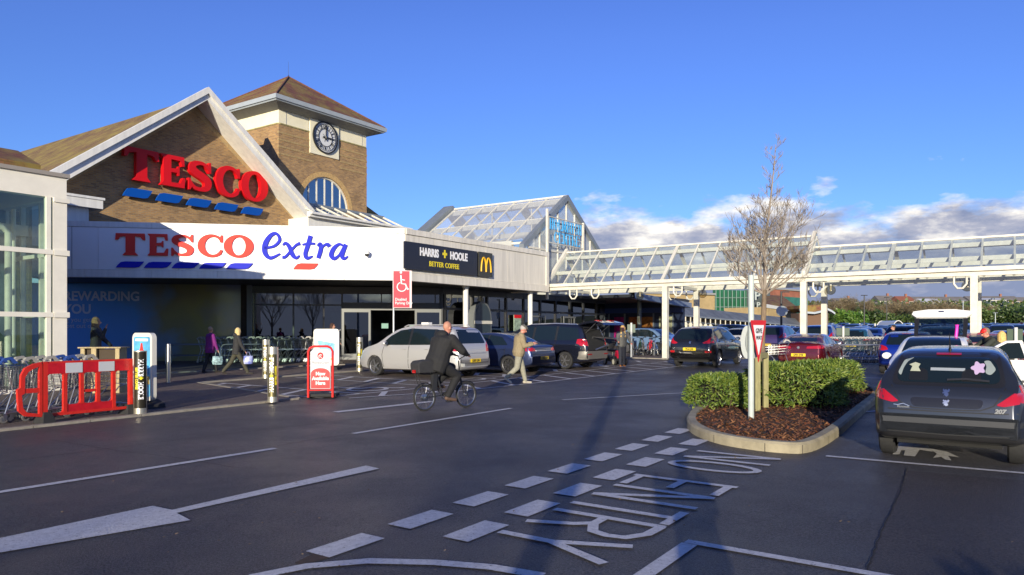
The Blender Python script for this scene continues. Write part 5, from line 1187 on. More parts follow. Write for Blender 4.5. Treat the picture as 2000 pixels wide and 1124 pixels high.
MPV = dict(L=4.47, W=1.80, ra=.87, fa=3.57, wr=.32, mx=3.02, mz=1.06, tumble=.26,
    zt=[(0, .62), (.02, .82), (.05, 1.0), (.10, 1.13), (.20, 1.34), (.32, 1.54), (.42, 1.61), (.7, 1.665), (1.5, 1.70), (2.2, 1.68), (2.7, 1.58), (3.15, 1.36), (3.5, 1.13), (3.8, 1.02), (4.15, .92), (4.35, .78), (4.47, .55)],
    zb=[(0, .58), (.05, .92), (.12, 1.04), (.6, 1.03), (2, 1.0), (3.1, .98), (3.7, .95), (4.15, .82), (4.47, .5)], z0=[(0, .38), (.1, .30), (.5, .24), (3.9, .2), (4.3, .24), (4.47, .36)])
VAN = dict(L=4.82, W=1.88, ra=.95, fa=3.80, wr=.335, mx=3.35, mz=1.10, tumble=.24,
    zt=[(0, .62), (.02, .85), (.05, 1.02), (.10, 1.16), (.20, 1.42), (.30, 1.62), (.42, 1.70), (.8, 1.74), (1.8, 1.77), (2.5, 1.74), (3.0, 1.62), (3.5, 1.36), (3.85, 1.16), (4.2, 1.05), (4.5, .92), (4.72, .76), (4.82, .55)],
    zb=[(0, .58), (.05, .96), (.12, 1.08), (.6, 1.06), (2, 1.03), (3.4, 1.0), (4.1, .95), (4.5, .8), (4.82, .5)], z0=[(0, .38), (.1, .30), (.5, .24), (4.2, .2), (4.6, .24), (4.82, .36)])
SUV = dict(L=4.37, W=1.84, ra=.88, fa=3.50, wr=.345, mx=2.95, mz=1.08, tumble=.34,
    zt=[(0, .66), (.02, .86), (.06, 1.02), (.12, 1.10), (.28, 1.26), (.48, 1.46), (.62, 1.55), (.9, 1.60), (1.5, 1.635), (2.1, 1.62), (2.6, 1.52), (3.0, 1.33), (3.35, 1.12), (3.7, 1.02), (4.0, .94), (4.25, .78), (4.37, .58)],
    zb=[(0, .6), (.05, .92), (.12, 1.03), (.5, 1.06), (1.2, 1.04), (3.0, .98), (3.7, .93), (4.1, .8), (4.37, .54)], z0=[(0, .45), (.12, .36), (.5, .28), (3.9, .25), (4.2, .3), (4.37, .42)])
COUPE = dict(L=4.49, W=1.76, ra=.88, fa=3.48, wr=.32, mx=2.75, mz=.93, tumble=.42, cr=.16,
    zt=[(0, .58), (.03, .78), (.06, .93), (.10, 1.0), (.28, 1.01), (.55, 1.10), (.9, 1.235), (1.3, 1.325), (1.7, 1.35), (2.1, 1.335), (2.5, 1.23), (2.9, 1.04), (3.2, .91), (3.7, .84), (4.2, .73), (4.42, .58), (4.49, .46)],
    zb=[(0, .55), (.06, .80), (.14, .93), (.8, .92), (2, .88), (3.0, .83), (3.7, .78), (4.3, .6), (4.49, .44)], z0=[(0, .34), (.12, .27), (.5, .2), (3.9, .18), (4.3, .22), (4.49, .32)])
def windows(b, kind, parent, m=M_cglass):
    P = b.P; L = {'h': [[(.62, 1.02), (.86, 1.31), (1.46, 1.385), (1.50, .985)], [(1.56, .985), (1.53, 1.388), (2.10, 1.375), (2.45, 1.26), (2.83, .99), (2.80, .955)]],
        's': [[(.98, 1.0), (1.28, 1.27), (1.80, 1.34), (1.88, .97)], [(1.94, .97), (1.87, 1.345), (2.38, 1.33), (2.72, 1.20), (3.08, .96), (3.05, .93)]],
        'm': [[(.30, 1.09), (.46, 1.50), (.98, 1.56), (1.02, 1.07)], [(1.10, 1.07), (1.07, 1.565), (1.98, 1.585), (2.02, 1.05)], [(2.10, 1.05), (2.08, 1.583), (2.55, 1.52), (2.95, 1.33), (3.28, 1.07), (3.2, 1.03)]],
        'v': [[(.32, 1.12), (.44, 1.56), (1.28, 1.63), (1.32, 1.10)], [(1.40, 1.10), (1.37, 1.635), (2.30, 1.65), (2.36, 1.08)], [(2.44, 1.08), (2.40, 1.65), (2.85, 1.58), (3.25, 1.36), (3.60, 1.08), (3.5, 1.05)]],
        'u': [[(.55, 1.13), (.78, 1.40), (1.46, 1.52), (1.52, 1.10)], [(1.60, 1.10), (1.56, 1.525), (2.10, 1.52), (2.55, 1.40), (3.0, 1.08), (2.95, 1.03)]],
        'c': [[(.92, .975), (1.12, 1.12), (1.42, 1.22), (1.48, .955)], [(1.56, .955), (1.51, 1.235), (1.9, 1.255), (2.25, 1.19), (2.68, .94), (2.65, .90)]]}[kind]
    for sd in ('left', 'right'):
        for w in L: b.panel(pxz(b, w), sd, m, 'side_window', parent, .006, .09, rnd=.045)
        for w0, w1 in zip(L, L[1:]): b.panel(pxz(b, [(w0[3][0]-.03, w0[3][1]), (w0[2][0]-.03, w0[2][1]+.005), (w1[1][0]+.03, w1[1][1]+.005), (w1[0][0]+.03, w1[0][1])]), sd, M_black, 'pillar', parent, .004, .09)
    rw = {'h': [(-.60, 1.02), (.60, 1.02), (.52, 1.37), (-.52, 1.37)], 's': [(-.56, 1.10), (.56, 1.10), (.46, 1.33), (-.46, 1.33)], 'm': [(-.66, 1.12), (.66, 1.12), (.58, 1.56), (-.58, 1.56)],
          'v': [(-.7, 1.14), (.7, 1.14), (.64, 1.64), (-.64, 1.64)], 'u': [(-.64, 1.12), (.64, 1.12), (.54, 1.51), (-.54, 1.51)], 'c': [(-.58, 1.045), (.58, 1.045), (.46, 1.27), (-.46, 1.27)]}[kind]
    b.panel(rw, 'rear', m, 'rear_window', parent, .004, .09, rnd=.07)
    fw = {'h': (2.18, 2.95, .62, .50), 's': (2.48, 3.25, .64, .52), 'm': (2.72, 3.42, .68, .58), 'v': (3.0, 3.78, .72, .62), 'u': (2.35, 3.15, .68, .56), 'c': (2.18, 2.95, .62, .48)}[kind]
    b.panel([(b.X(fw[0]), -fw[3]), (b.X(fw[1]), -fw[2]), (b.X(fw[1]+.06), 0), (b.X(fw[1]), fw[2]), (b.X(fw[0]), fw[3])], 'top', m, 'windscreen', parent, .004, .10, rnd=.05)
def lamps(b, rear, front, parent, tm=M_tail):
    w = b.Wd*.965; zs = [p[1] for p in rear]; z0, z1 = min(zs), max(zs)
    for sg in (1, -1):
        o = b.panel([(min(y, w)*sg, z) for y, z in rear], 'rear', tm, 'tail_light', parent, .010, .06, rnd=.02, sink=.03)
        h = b.bvh.ray_cast(Vector((-9, w*.97, (z0+z1)/2)), Vector((1, 0, 0))); x0 = (h[0].x if h[0] else b.X(.1))-.01; zz = [p[1] for p in rear if p[0] > w*.93] or [z0, z1]; a0, a1 = min(zz), max(zz)
        if o: b.panel([(x0, a0+.01), (x0+.22, a0+(a1-a0)*.35), (x0+.20, a1-.01), (x0+.02, a1)], 'left' if sg > 0 else 'right', tm, 'lamp_side', o, .010, .06, rnd=.02, sink=.03)
    if front:
        for sg in (1, -1): b.panel([(y*sg, z) for y, z in front], 'front', M_head, 'headlight', parent, .010, .07, rnd=.03, sink=.03)
def seams(b, lines, parent):
    for sd in ('left', 'right'):
        for l in lines: b.strip(pxz(b, l), .012, sd, M_gap, 'door_seam', parent)
def wheels(b, parent, spokes=5, rim=None, detail=True):
    for ax in (b.P['ra'], b.P['fa']):
        for sg in (1, -1): wheel(parent, b.X(ax), sg*(b.Wd-.03), b.P['wr'], side=sg, spokes=spokes, rimcol=rim, detail=detail)
def under(b, parent):
    L = b.L; MB().box(b.X(.35), b.X(L-.4), -b.Wd*.68, b.Wd*.68, .22, .5).build('underbody', M_under, parent)
def car(name, label, P, kind, pcol, ax, ay, rot, rear, front, sm, plate=None, group=None, spokes=5, rim=None, wl=(), hs=()):
    """(ax, ay): ground point under the middle between the axles"""
    b = Body(P); r = thing(name, label, 'car', (ax, ay, gz(ax, ay)), rot, group); r.rotation_euler[1] = -math.atan(SLOPE*math.sin(rot))
    b.mesh_obj(pcol, r); windows(b, kind, r); lamps(b, rear, front, r); seams(b, sm, r); wheels(b, r, spokes, rim); under(b, r); mirror(b, P, pcol, r); handles(b, hs, pcol, r)
    if plate: plate_on(b, plate[0], plate[1], plate[2], plate[3] if len(plate) > 3 else M_plate, r)
    return r, b
HL = [(.42, .62), (.80, .70), (.80, .80), (.55, .80), (.40, .70)]
# --- 1 near dark grey hatchback (rear axle given by the tyre contacts)
P_grey = paint('dark metallic grey paint', (.030, .034, .042), metal=.5, rough=.3); P_silver = paint('silver paint', (.50, .49, .47), metal=.45, rough=.38)
P_blue = paint('bright blue metallic paint', (.008, .030, .26), metal=.4, rough=.25); P_navy = paint('near black navy paint', (.010, .012, .022), metal=.3, rough=.2)
P_black = paint('black metallic paint', (.014, .014, .016), metal=.3, rough=.2); P_red = paint('dark red metallic paint', (.11, .008, .012), metal=.4, rough=.25)
P_bg = paint('blue grey metallic paint', (.03, .045, .11), metal=.55, rough=.28); P_white = paint('white paint', (.70, .69, .65), metal=0., rough=.35); P_mid = paint('steel blue paint', (.035, .09, .20), metal=.4, rough=.28)
ca_ = Vector((5.81, 9.72))+U*1.27
H7 = dict(HATCH, W=1.70, mz=.94, tumble=.40)
r7, b7 = car('parked_hatchback', 'dark grey hatchback seen from behind at the right, flower sticker in its rear window', H7, 'h', P_grey, ca_.x, ca_.y, TH,
    [(.52, .79), (.60, .775), (.90, .83), (.92, 1.03), (.80, 1.01), (.68, .92)], HL, [[(1.50, .32), (1.52, .97)], [(2.85, .30), (2.9, .60), (2.80, .95)], [(.98, .93), (1.1, .6), (1.05, .42)]], hs=[(1.72, .88)])
for s_, w_ in (([(-.86, .705), (-.5, .69), (0, .685), (.5, .69), (.86, .705)], .012), ([(-.86, .42), (0, .405), (.86, .42)], .012)): b7.strip(s_, w_, 'rear', M_gap, 'bumper_seam', r7)
b7.panel([(-.80, .53), (.80, .53), (.81, .60), (-.81, .60)], 'rear', mat('bumper strip', (.028, .03, .034), .45), 'bumper_insert', r7, .010, .07, rnd=.03)
b7.panel([(-.80, .33), (.80, .33), (.84, .40), (-.84, .40)], 'rear', M_trim, 'lower_bumper', r7, .01, .07, rnd=.02)
b7.panel([(-.37, .735), (.37, .735), (.40, .85), (-.40, .85)], 'rear', mat('dark plate recess', (.010, .010, .012), .25), 'plate_recess', r7, .003, .05, rnd=.06)
b7.strip([(-.62, .99), (-.5, .78), (-.36, .72), (0, .71), (.36, .72), (.5, .78), (.62, .99)], .010, 'rear', M_gap, 'tailgate_seam', r7, .008)
b7.panel([(-.63, .995), (.63, .995), (.55, 1.405), (-.55, 1.405)], 'rear', M_black, 'window_surround', r7, .003, .07, rnd=.09)
for o in list(r7.children):
    if o.name.startswith('rear_window'): bpy.data.objects.remove(o)
b7.panel([(-.585, 1.03), (.585, 1.03), (.505, 1.345), (-.505, 1.345)], 'rear', M_cglass, 'rear_window', r7, .006, .06, rnd=.12)
b7.panel([(-.14, 1.365), (.14, 1.365), (.14, 1.39), (-.14, 1.39)], 'rear', M_tail, 'brake_light', r7, .012, .05)
# window stickers, wiper, aerial, badges
def flower(cx, cz, r): return [(cx+r*(1+.22*math.cos(5*R(t)))*math.cos(R(t)), cz+r*(1+.22*math.cos(5*R(t)))*math.sin(R(t))) for t in range(0, 360, 12)]
b7.panel(flower(-.33, 1.215, .068), 'rear', mat('lilac sticker', (.48, .36, .52), .5), 'flower_sticker', r7, .009, .03)
b7.panel([(.30, 1.16), (.42, 1.16), (.40, 1.22), (.44, 1.24), (.37, 1.27), (.31, 1.25), (.33, 1.21)], 'rear', mat('pale sticker', (.40, .42, .30), .5), 'window_sticker', r7, .009, .03)
b7.panel([(-.46, 1.13), (-.52, 1.20), (-.45, 1.31), (-.38, 1.30), (-.42, 1.24), (-.40, 1.16)], 'rear', mat('pale child shade', (.25, .29, .27), .6), 'sun_shade', r7, .008, .04, rnd=.03)
b7.panel([(.52, 1.10), (.56, 1.14), (.50, 1.30), (.38, 1.335), (.46, 1.28), (.50, 1.20)], 'rear', MATS['pale child shade'], 'sun_shade', r7, .008, .04, rnd=.03)
b7.strip([(.0, 1.06), (-.2, 1.075), (-.45, 1.055)], .022, 'rear', M_trim, 'rear_wiper', r7, .02)
b7.panel([(-.19, 1.175), (.19, 1.175), (.19, 1.21), (-.19, 1.21)], 'rear', mat('bright view through', (.30, .33, .34), .3), 'seen_bonnet', r7, .007, .05)
for y0 in (.32, -.26): b7.panel([(y0-.11, 1.05), (y0+.11, 1.05), (y0+.10, 1.17), (y0+.05, 1.20), (y0-.05, 1.20), (y0-.10, 1.17)], 'rear', mat('dark head rest', (.004, .005, .006), .6), 'head_rest', r7, .0075, .05, rnd=.03)
MB().tube([(b7.X(.80), 0, 1.43), (b7.X(.78), 0, 1.47), (b7.X(.70), 0, 1.66)], [.022, .01, .003], 8).build('aerial', M_black, r7)
def badge(b, cy, cz, s_, parent, x0=None):
    pts = [(0,0),(.25,.1),(.3,.35),(.15,.5),(.35,.6),(.45,.9),(.3,1),(.1,.8),(0,.95),(-.2,.85),(-.35,1),(-.42,.8),(-.25,.6),(-.45,.55),(-.4,.35),(-.2,.4),(-.3,.1),(-.15,.15)]
    b.panel([(cy-p[0]*s_, cz+(p[1]-.5)*s_) for p in pts], 'rear', M_steel, 'badge', parent, .012, .03)
badge(b7, 0, .915, .09, r7); badge(b7, 0, .795, .08, r7)
def rear_text(b, s_, cy, cz, size, parent, m=M_steel, **k):
    vs, fs = txt(s_, size, .004, **k); h = b.bvh.ray_cast(Vector((-9, cy, cz)), Vector((1, 0, 0))); x = h[0].x-.008; MB().add([(x-q[2], cy-q[0], cz+q[1]) for q in vs], fs).build('badge_lettering', m, parent, fix=False)
rear_text(b7, '207', -.56, .70+.0, .07, r7, bold=.004, shear=.2); b7.strip([(.40, .735), (.47, .765), (.53, .745), (.58, .75)], .008, 'rear', M_steel, 'badge', r7, .01)
rear_text(b7, 'Mountain', .47, .715, .036, r7, bold=.001)
# --- 2 silver people carrier
cm = Vector(W(18.65, 16.35))
r1, b1 = car('parked_people_carrier', 'silver people carrier with tall red tail lights, parked behind the cyclist', MPV, 'm', P_silver, cm.x, cm.y, TH+R(90),
    [(.62, .86), (.80, .86), (.90, .90), (.90, 1.17), (.76, 1.16), (.66, 1.05)], [(.44, .70), (.82, .80), (.84, .96), (.6, .92), (.44, .80)],
    [[(2.05, .30), (2.05, 1.03)], [(1.06, .86), (1.08, 1.04)], [(3.15, .30), (3.22, .7), (3.15, 1.0)], [(1.25, .42), (1.12, .62), (1.06, .86)]], hs=[(2.22, .92), (1.28, .93)])
b1.strip([(-.85, .66), (-.72, .64), (-.70, .52), (0, .50), (.70, .52), (.72, .64), (.85, .66)], .014, 'rear', M_gap, 'bumper_seam', r1)
b1.panel([(-.60, .80), (.60, .80), (.60, .825), (-.60, .825)], 'rear', M_steel, 'chrome_strip', r1, .012, .08)
b1.panel([(-.14, 1.60), (.14, 1.60), (.14, 1.625), (-.14, 1.625)], 'rear', M_tail, 'brake_light', r1, .012, .05); plate_on(b1, b1.X(-.02), .58, 'GX07 LDN', M_plate, r1)
for sg in (1, -1): MB().tube([(b1.X(.7), sg*.62, 1.64), (b1.X(.8), sg*.62, 1.71), (b1.X(2.3), sg*.62, 1.70), (b1.X(2.45), sg*.62, 1.64)], .018, 6).build('roof_rail', P_silver, r1)
MB().box(b1.X(1.55), b1.X(1.85), .30, .48, 1.70, 1.79).build('roof_sign', P_white, r1)
b1.strip(pxz(b1, [(1.32, .62), (2.0, .61), (3.08, .61)]), .03, 'left', P_silver, 'rubbing_strip', r1, .012)
# --- 3 blue grey saloon-hatch with spoiler
cl = Vector(W(21.75, 15.75))
r3, b3 = car('parked_fastback', 'blue grey fastback car with dull yellow plate, behind the walking man', SALOON, 's', P_bg, cl.x, cl.y, TH+R(90),
    [(.52, .80), (.88, .80), (.90, .92), (.70, .93), (.54, .88)], HL, [[(1.90, .30), (1.92, .94)], [(3.02, .3), (3.08, .65), (3.0, .92)], [(1.25, .45), (1.1, .6), (1.05, .92)]],
    rim=mat('dark rim', (.10, .10, .11), .4, .8), spokes=7, hs=[(2.1, .84), (1.15, .86)])
plate_on(b3, b3.X(-.02), .56, 'FN52 XKA', mat('dirty plate', (.32, .24, .03), .5), r3)
b3.panel([(-.48, .80), (.48, .80), (.48, .825), (-.48, .825)], 'rear', M_steel, 'chrome_strip', r3, .012, .08); b3.strip([(-.86, .70), (0, .68), (.86, .70)], .012, 'rear', M_gap, 'bumper_seam', r3)
for o in list(r3.children):
    if o.name.startswith('rear_window'): bpy.data.objects.remove(o)
b3.panel([(b3.X(.62), -.55), (b3.X(1.28), -.46), (b3.X(1.28), .46), (b3.X(.62), .55)], 'top', M_cglass, 'rear_window', r3, .005, .08, rnd=.08)
# --- 4 black people carrier with the tailgate up
cg = Vector(W(25.1, 15.5))
r4, b4 = car('parked_van', 'black people carrier with its tailgate raised over a wheelchair hoist', VAN, 'v', P_navy, cg.x, cg.y, TH+R(90),
    [(.70, .90), (.92, .90), (.93, 1.16), (.80, 1.16), (.72, 1.04)], HL, [[(2.38, .3), (2.40, 1.05)], [(1.36, .95), (1.36, 1.07)], [(3.4, .3), (3.45, .7), (3.4, 1.02)], [(1.5, .45), (1.38, .95)]], spokes=6, hs=[(2.6, .95), (1.6, .96)])
for o in list(r4.children):
    if o.name.startswith('rear_window'): bpy.data.objects.remove(o)
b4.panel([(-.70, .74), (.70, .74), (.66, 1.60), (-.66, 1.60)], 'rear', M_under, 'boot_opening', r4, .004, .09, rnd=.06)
b4.panel([(-.92, .40), (.92, .40), (.92, .70), (-.92, .70)], 'rear', mat('warm grey bumper', (.16, .15, .13), .45, .3), 'bumper', r4, .02, .09, rnd=.03)  # warm grey bumper, lighter than the body paint
for sg in (1, -1): b4.panel([(sg*.50, .56), (sg*.80, .56), (sg*.80, .60), (sg*.50, .60)], 'rear', M_tail, 'rear_reflector', r4, .028, .06)
b4.strip(pxz(b4, [(.45, 1.70), (1.5, 1.735), (2.6, 1.70), (3.0, 1.60)]), .03, 'left', mat('roof bar silver', (.5, .5, .5), .4, .5), 'roof_rail', r4, .015)
tg = MB(); prof = [(0, 0), (-.35, .10), (-.75, .13), (-1.05, .06), (-1.12, -.03), (-1.05, -.02), (-.75, .06), (-.35, .03), (0, -.06)]
tg.prism(prof, -.80, .80, lambda x, z, y: (b4.X(.42)+x, y*(1+.10*x*-1), 1.72+z)); tgo = tg.build('tailgate', P_navy, r4)
MB().box(b4.X(.42)-.62, b4.X(.42)-.12, -.62, .62, 1.72+.0, 1.72+.03).build('rear_window', M_cglass, tgo)
for sg in (1, -1): MB().box(b4.X(.42)-.80, b4.X(.42)-.62, sg*.50-.14, sg*.50+.14, 1.845, 1.87).build('tail_light', M_tail, tgo)
MB().tube([(b4.X(.30), .60, 1.30), (b4.X(-.25), .66, 1.76)], .015, 6).build('gas_strut', M_steel, r4); MB().tube([(b4.X(.30), -.60, 1.30), (b4.X(-.25), -.66, 1.76)], .015, 6).build('gas_strut', M_steel, r4)
MB().tube([(b4.X(.3), .2, .8), (b4.X(.1), .2, 1.25), (b4.X(-.75), -.1, 1.18)], .035, 6).tube([(b4.X(-.05), .25, .75), (b4.X(-.5), .05, .95)], .03, 6).build('hoist_arm', M_steel, r4)
# --- 5 black crossover
cb_ = Vector((7.50, 29.62))+U*1.31
r5, b5 = car('parked_crossover', 'black crossover seen from behind between the white canopy posts', SUV, 'u', P_black, cb_.x, cb_.y, TH,
    [(.50, .98), (.62, .94), (.93, .98), (.93, 1.26), (.80, 1.24), (.70, 1.08)], HL, [[(1.54, .36), (1.56, 1.08)], [(2.9, .36), (2.98, .7), (2.9, 1.05)], [(1.2, .5), (1.05, .9)]], spokes=5, hs=[(1.75, 1.0), (.95, 1.04)])
plate_on(b5, b5.X(-.015), .74, 'PK60 JXR', M_plate, r5); badge(b5, 0, 1.0, .10, r5)
b5.strip([(-.9, .86), (-.6, .85), (-.55, .66), (.55, .66), (.6, .85), (.9, .86)], .014, 'rear', M_gap, 'bumper_seam', r5)
for sg in (1, -1): b5.panel([(sg*.62, .60), (sg*.84, .60), (sg*.84, .68), (sg*.62, .68)], 'rear', M_tail, 'rear_reflector', r5, .012, .05, rnd=.02)
b5.panel([(-.18, 1.545), (.18, 1.545), (.18, 1.575), (-.18, 1.575)], 'rear', M_tail, 'brake_light', r5, .02, .05)
# --- 6 dark red coupe
cr_ = Vector((10.95, 27.9))+U*2.0
r6, b6 = car('parked_coupe', 'dark red coupe with a yellow plate seen over the hedge', COUPE, 'c', P_red, cr_.x, cr_.y, TH,
    [(.28, .80), (.84, .80), (.86, .88), (.82, .92), (.30, .88)], HL, [[(1.30, .3), (1.36, .9)], [(2.75, .28), (2.8, .6), (2.72, .88)]], hs=[(1.55, .82)])
plate_on(b6, b6.X(-.015), .56, 'GP04 EYM', M_plate, r6); b6.panel([(-.74, .965), (.74, .965), (.70, 1.0), (-.70, 1.0)], 'rear', P_red, 'boot_spoiler', r6, .06, .08, rnd=.02, sink=.09)
m_ = MB(); m_.lathe([(.001, 0), (.05, 0)], 14, lambda a, q, c: (b6.X(.0)-.012, a+.0, .84+c)); m_.build('badge', M_steel, r6)
b6.strip([(-.86, .72), (0, .70), (.86, .72)], .012, 'rear', M_gap, 'bumper_seam', r6)
# --- 8 blue hatchback beyond
cq = Vector((13.8, 25.6))+U*1.27
r8, b8 = car('parked_blue_hatchback', 'bright blue hatchback seen from behind, left of the raised white tailgate', HATCH, 'h', P_blue, cq.x, cq.y, TH,
    [(.50, .86), (.66, .82), (.90, .86), (.90, 1.00), (.72, 1.01), (.56, .95)], HL, [[(1.50, .32), (1.52, .97)], [(2.85, .30), (2.9, .60), (2.80, .95)]], hs=[(1.72, .88)])
rear_text(b8, 'T', .47, .72, .05, r8); b8.panel([(-.14, 1.385), (.14, 1.385), (.14, 1.41), (-.14, 1.41)], 'rear', M_tail, 'brake_light', r8, .012, .05)
b8.strip([(-.86, .705), (0, .685), (.86, .705)], .012, 'rear', M_gap, 'bumper_seam', r8)
MB().tube([(b8.X(.8), 0, 1.44), (b8.X(.7), 0, 1.62)], [.008, .003], 6).build('aerial', M_black, r8)
# --- 9 white hatchback nose to nose, tailgate and a door open
cw_ = Vector(W(20.15, 1.5))
r9, b9 = car('parked_white_hatchback', 'white hatchback facing the grey hatchback, tailgate raised and a front door open', HATCH, 'h', P_white, cw_.x, cw_.y, TH+math.pi,
    [(.60, .82), (.86, .84), (.86, 1.00), (.70, .99)], HL, [[(1.50, .32), (1.52, .97)], [(2.85, .30), (2.9, .60), (2.80, .95)]], hs=[(1.72, .88)])
for o in list(r9.children):
    if o.name.startswith('rear_window'): bpy.data.objects.remove(o)
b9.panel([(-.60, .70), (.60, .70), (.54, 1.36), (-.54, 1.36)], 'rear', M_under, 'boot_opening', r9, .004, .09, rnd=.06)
hx = b9.X(.62)
tt = R(52)      # raised tailgate: a curved sheet with window opening
def tgm(t, y, n):  # t along the gate from the hinge, n normal offset
    ux, uz = -math.cos(tt), math.sin(tt); return (hx+ux*t+uz*n*1, y, 1.41+uz*t-ux*n)
gate = MB(); 
gate.prism([(-.56, .62), (.56, .62), (.67, .72), (.64, .82), (.30, .88), (-.30, .88), (-.64, .82), (-.67, .72)], -.01, .05, lambda y, t, n: tgm(t, y, n))
go = gate.build('tailgate', P_white, r9)
fr = MB()
for sg in (1, -1): fr.prism([(sg*.50, 0), (sg*.58, 0), (sg*.60, .6), (sg*.49, .6)], .0, .03, lambda y, t, n: tgm(t, y, n))
fr.prism([(-.5, 0), (.5, 0), (.5, .06), (-.5, .06)], 0, .03, lambda y, t, n: tgm(t, y, n)); fr.build('window_frame', M_black, go)
MB().prism([(-.50, .06), (.50, .06), (.49, .6), (-.49, .6)], .012, .018, lambda y, t, n: tgm(t, y, n)).build('rear_window', glass_mat('clear car glass', (.45, .5, .5), .9, 1.5, .05), go)
MB().prism([(-.06, .78), (.06, .78), (.06, .82), (-.06, .82)], .05, .06, lambda y, t, n: tgm(t, y, n)).build('badge', M_steel, go)
MB().prism([(-.07, .10), (.05, .10), (.05, .17), (-.07, .17)], -.0, .008, lambda y, t, n: tgm(t, y, n)).build('window_label', M_whitev, go)
# open door on its left side (camera right), hinge near the front
dh = Vector((b9.X(2.78), b9.Wd*.98)); dang = R(118)   # swings outward
dd = Vector((math.cos(dang), math.sin(dang)))
def dmap(t, z, n): return (dh.x+dd.x*t-dd.y*n, dh.y+dd.y*t+dd.x*n, z)
do_ = MB(); do_.prism([(0, .32), (.98, .34), (1.10, .60), (1.12, .94), (0, .97)], -.04, .05, lambda t, z, n: dmap(t, z, n)); dob = do_.build('open_door', P_white, r9)
df_ = MB(); outer = [(.0, .96), (.42, 1.27), (.62, 1.375), (.95, 1.385), (1.10, .95)]; inn_ = [(.10, .98), (.46, 1.235), (.64, 1.33), (.90, 1.335), (1.02, .98)]
for i in range(4): df_.prism([outer[i], outer[i+1], inn_[i+1], inn_[i]], -.02, .02, lambda t, z, n: dmap(t, z, n))
df_.build('door_frame', P_white, dob); MB().prism(inn_, -.004, .004, lambda t, z, n: dmap(t, z, n)).build('door_window', M_cglass, dob)
MB().prism([(.12, .5), (.9, .5), (.95, .85), (.12, .88)], .05, .08, lambda t, z, n: dmap(t, z, n)).build('door_lining', M_trim, dob)
# --- background cars: three kinds copied across the car park
def proto(name, label, P, kind, col, rear):
    b = Body(dict(P, n=30)); r = thing(name, label, 'car', (0, 0, 0), 0, 'cars in the rows of the car park')
    b.mesh_obj(col, r); windows(b, kind, r); lamps(b, rear, HL, r); wheels(b, r, detail=False); plate_on(b, b.X(-.015), .60, None, M_plate, r)
    mirror(b, P, col, r)
    return r
pc = [proto('distant_hatchback', 'x', HATCH, 'h', P_blue, [(.55, .82), (.88, .84), (.88, 1.0), (.66, .98)]), proto('distant_saloon', 'x', SALOON, 's', P_blue, [(.52, .80), (.88, .80), (.88, .92), (.56, .90)]),
      proto('distant_crossover', 'x', SUV, 'u', P_blue, [(.6, .96), (.9, .98), (.9, 1.22), (.78, 1.2)])]
cols = {'blue': (.02, .06, .24), 'navy': (.012, .02, .06), 'silver': (.42, .42, .42), 'black': (.012, .012, .014), 'red': (.30, .012, .016), 'white': (.68, .68, .66), 'grey': (.07, .075, .085), 'teal': (.02, .09, .14), 'purple': (.05, .03, .11), 'pale blue': (.16, .26, .42)}
CP = {k: (P_blue if False else paint('distant %s paint' % k, v, metal=.3, rough=.3)) for k, v in cols.items()}
LBL = {}
placed = []
KN = ('hatchback', 'saloon', 'crossover')
def bgcar(kind, colour, x, y, rot, label):
    if all((x-a)**2+(y-b)**2 > 2.2 for a, b in placed):
        placed.append((x, y)); o = pc[kind]
        c = dup(o, (x, y, gz(x, y)), rot, label, mats={P_blue.name: CP[colour]}); return c
def at(px, Y): return ((px-1000)/1431*Y, Y)
# individually read cars
for kd, colr, px, Y, rot, lab in ((0, 'pale blue', 1276, 42, TH-R(100), 'pale blue hatchback facing left behind the parked bicycles'), (1, 'silver', 1436, 47, TH+R(95), 'silver saloon side on, just right of the black crossover'),
        (2, 'navy', 1418, 55, TH+R(85), 'dark navy car with a red edge behind the silver saloon'), (2, 'purple', 1518, 40, TH+R(0), 'dusky purple car behind the young tree trunk'), (1, 'black', 1562, 60, TH+R(60), 'small black saloon seen just above the red coupe roof'),
        (2, 'blue', 1604, 43, TH+R(5), 'blue car between the two nearest canopy post pairs'), (0, 'teal', 1672, 39, TH+R(2), 'dark teal hatchback behind the trolley bay sign'), (1, 'blue', 1704, 48, TH, 'blue saloon beyond the teal car, over the trolley bay'),
        (2, 'navy', 1768, 42, TH, 'navy crossover behind the head of the man in a suit'), (2, 'teal', 1838, 30, TH+R(3), 'teal car seen through the raised white tailgate'), (0, 'pale blue', 1808, 37, TH, 'pale blue hatchback far behind the white tailgate'),
        (1, 'white', 1675, 130, TH+R(80), 'white car side on in the far row before the shrubs'), (1, 'red', 1912, 26.5, TH+R(10), 'red saloon behind the man in the red cap'), (0, 'blue', 1975, 30, TH, 'blue hatchback behind the green parking board at the right edge'), (0, 'red', 2012, 27, TH, 'red hatchback cut by the right edge of the picture')):
    x, y = at(px, Y); bgcar(kd, colr, x, y, rot, lab)
rows = [(52, 0), (58, 1), (68, 0), (74, 1), (86, 0), (92, 1), (106, 0), (112, 1), (128, 0), (134, 1), (152, 0), (160, 1), (180, 0), (200, 1), (225, 0)]
ck = ['blue', 'navy', 'silver', 'black', 'grey', 'white', 'red', 'teal', 'blue', 'navy', 'pale blue', 'black']
nbg = 0
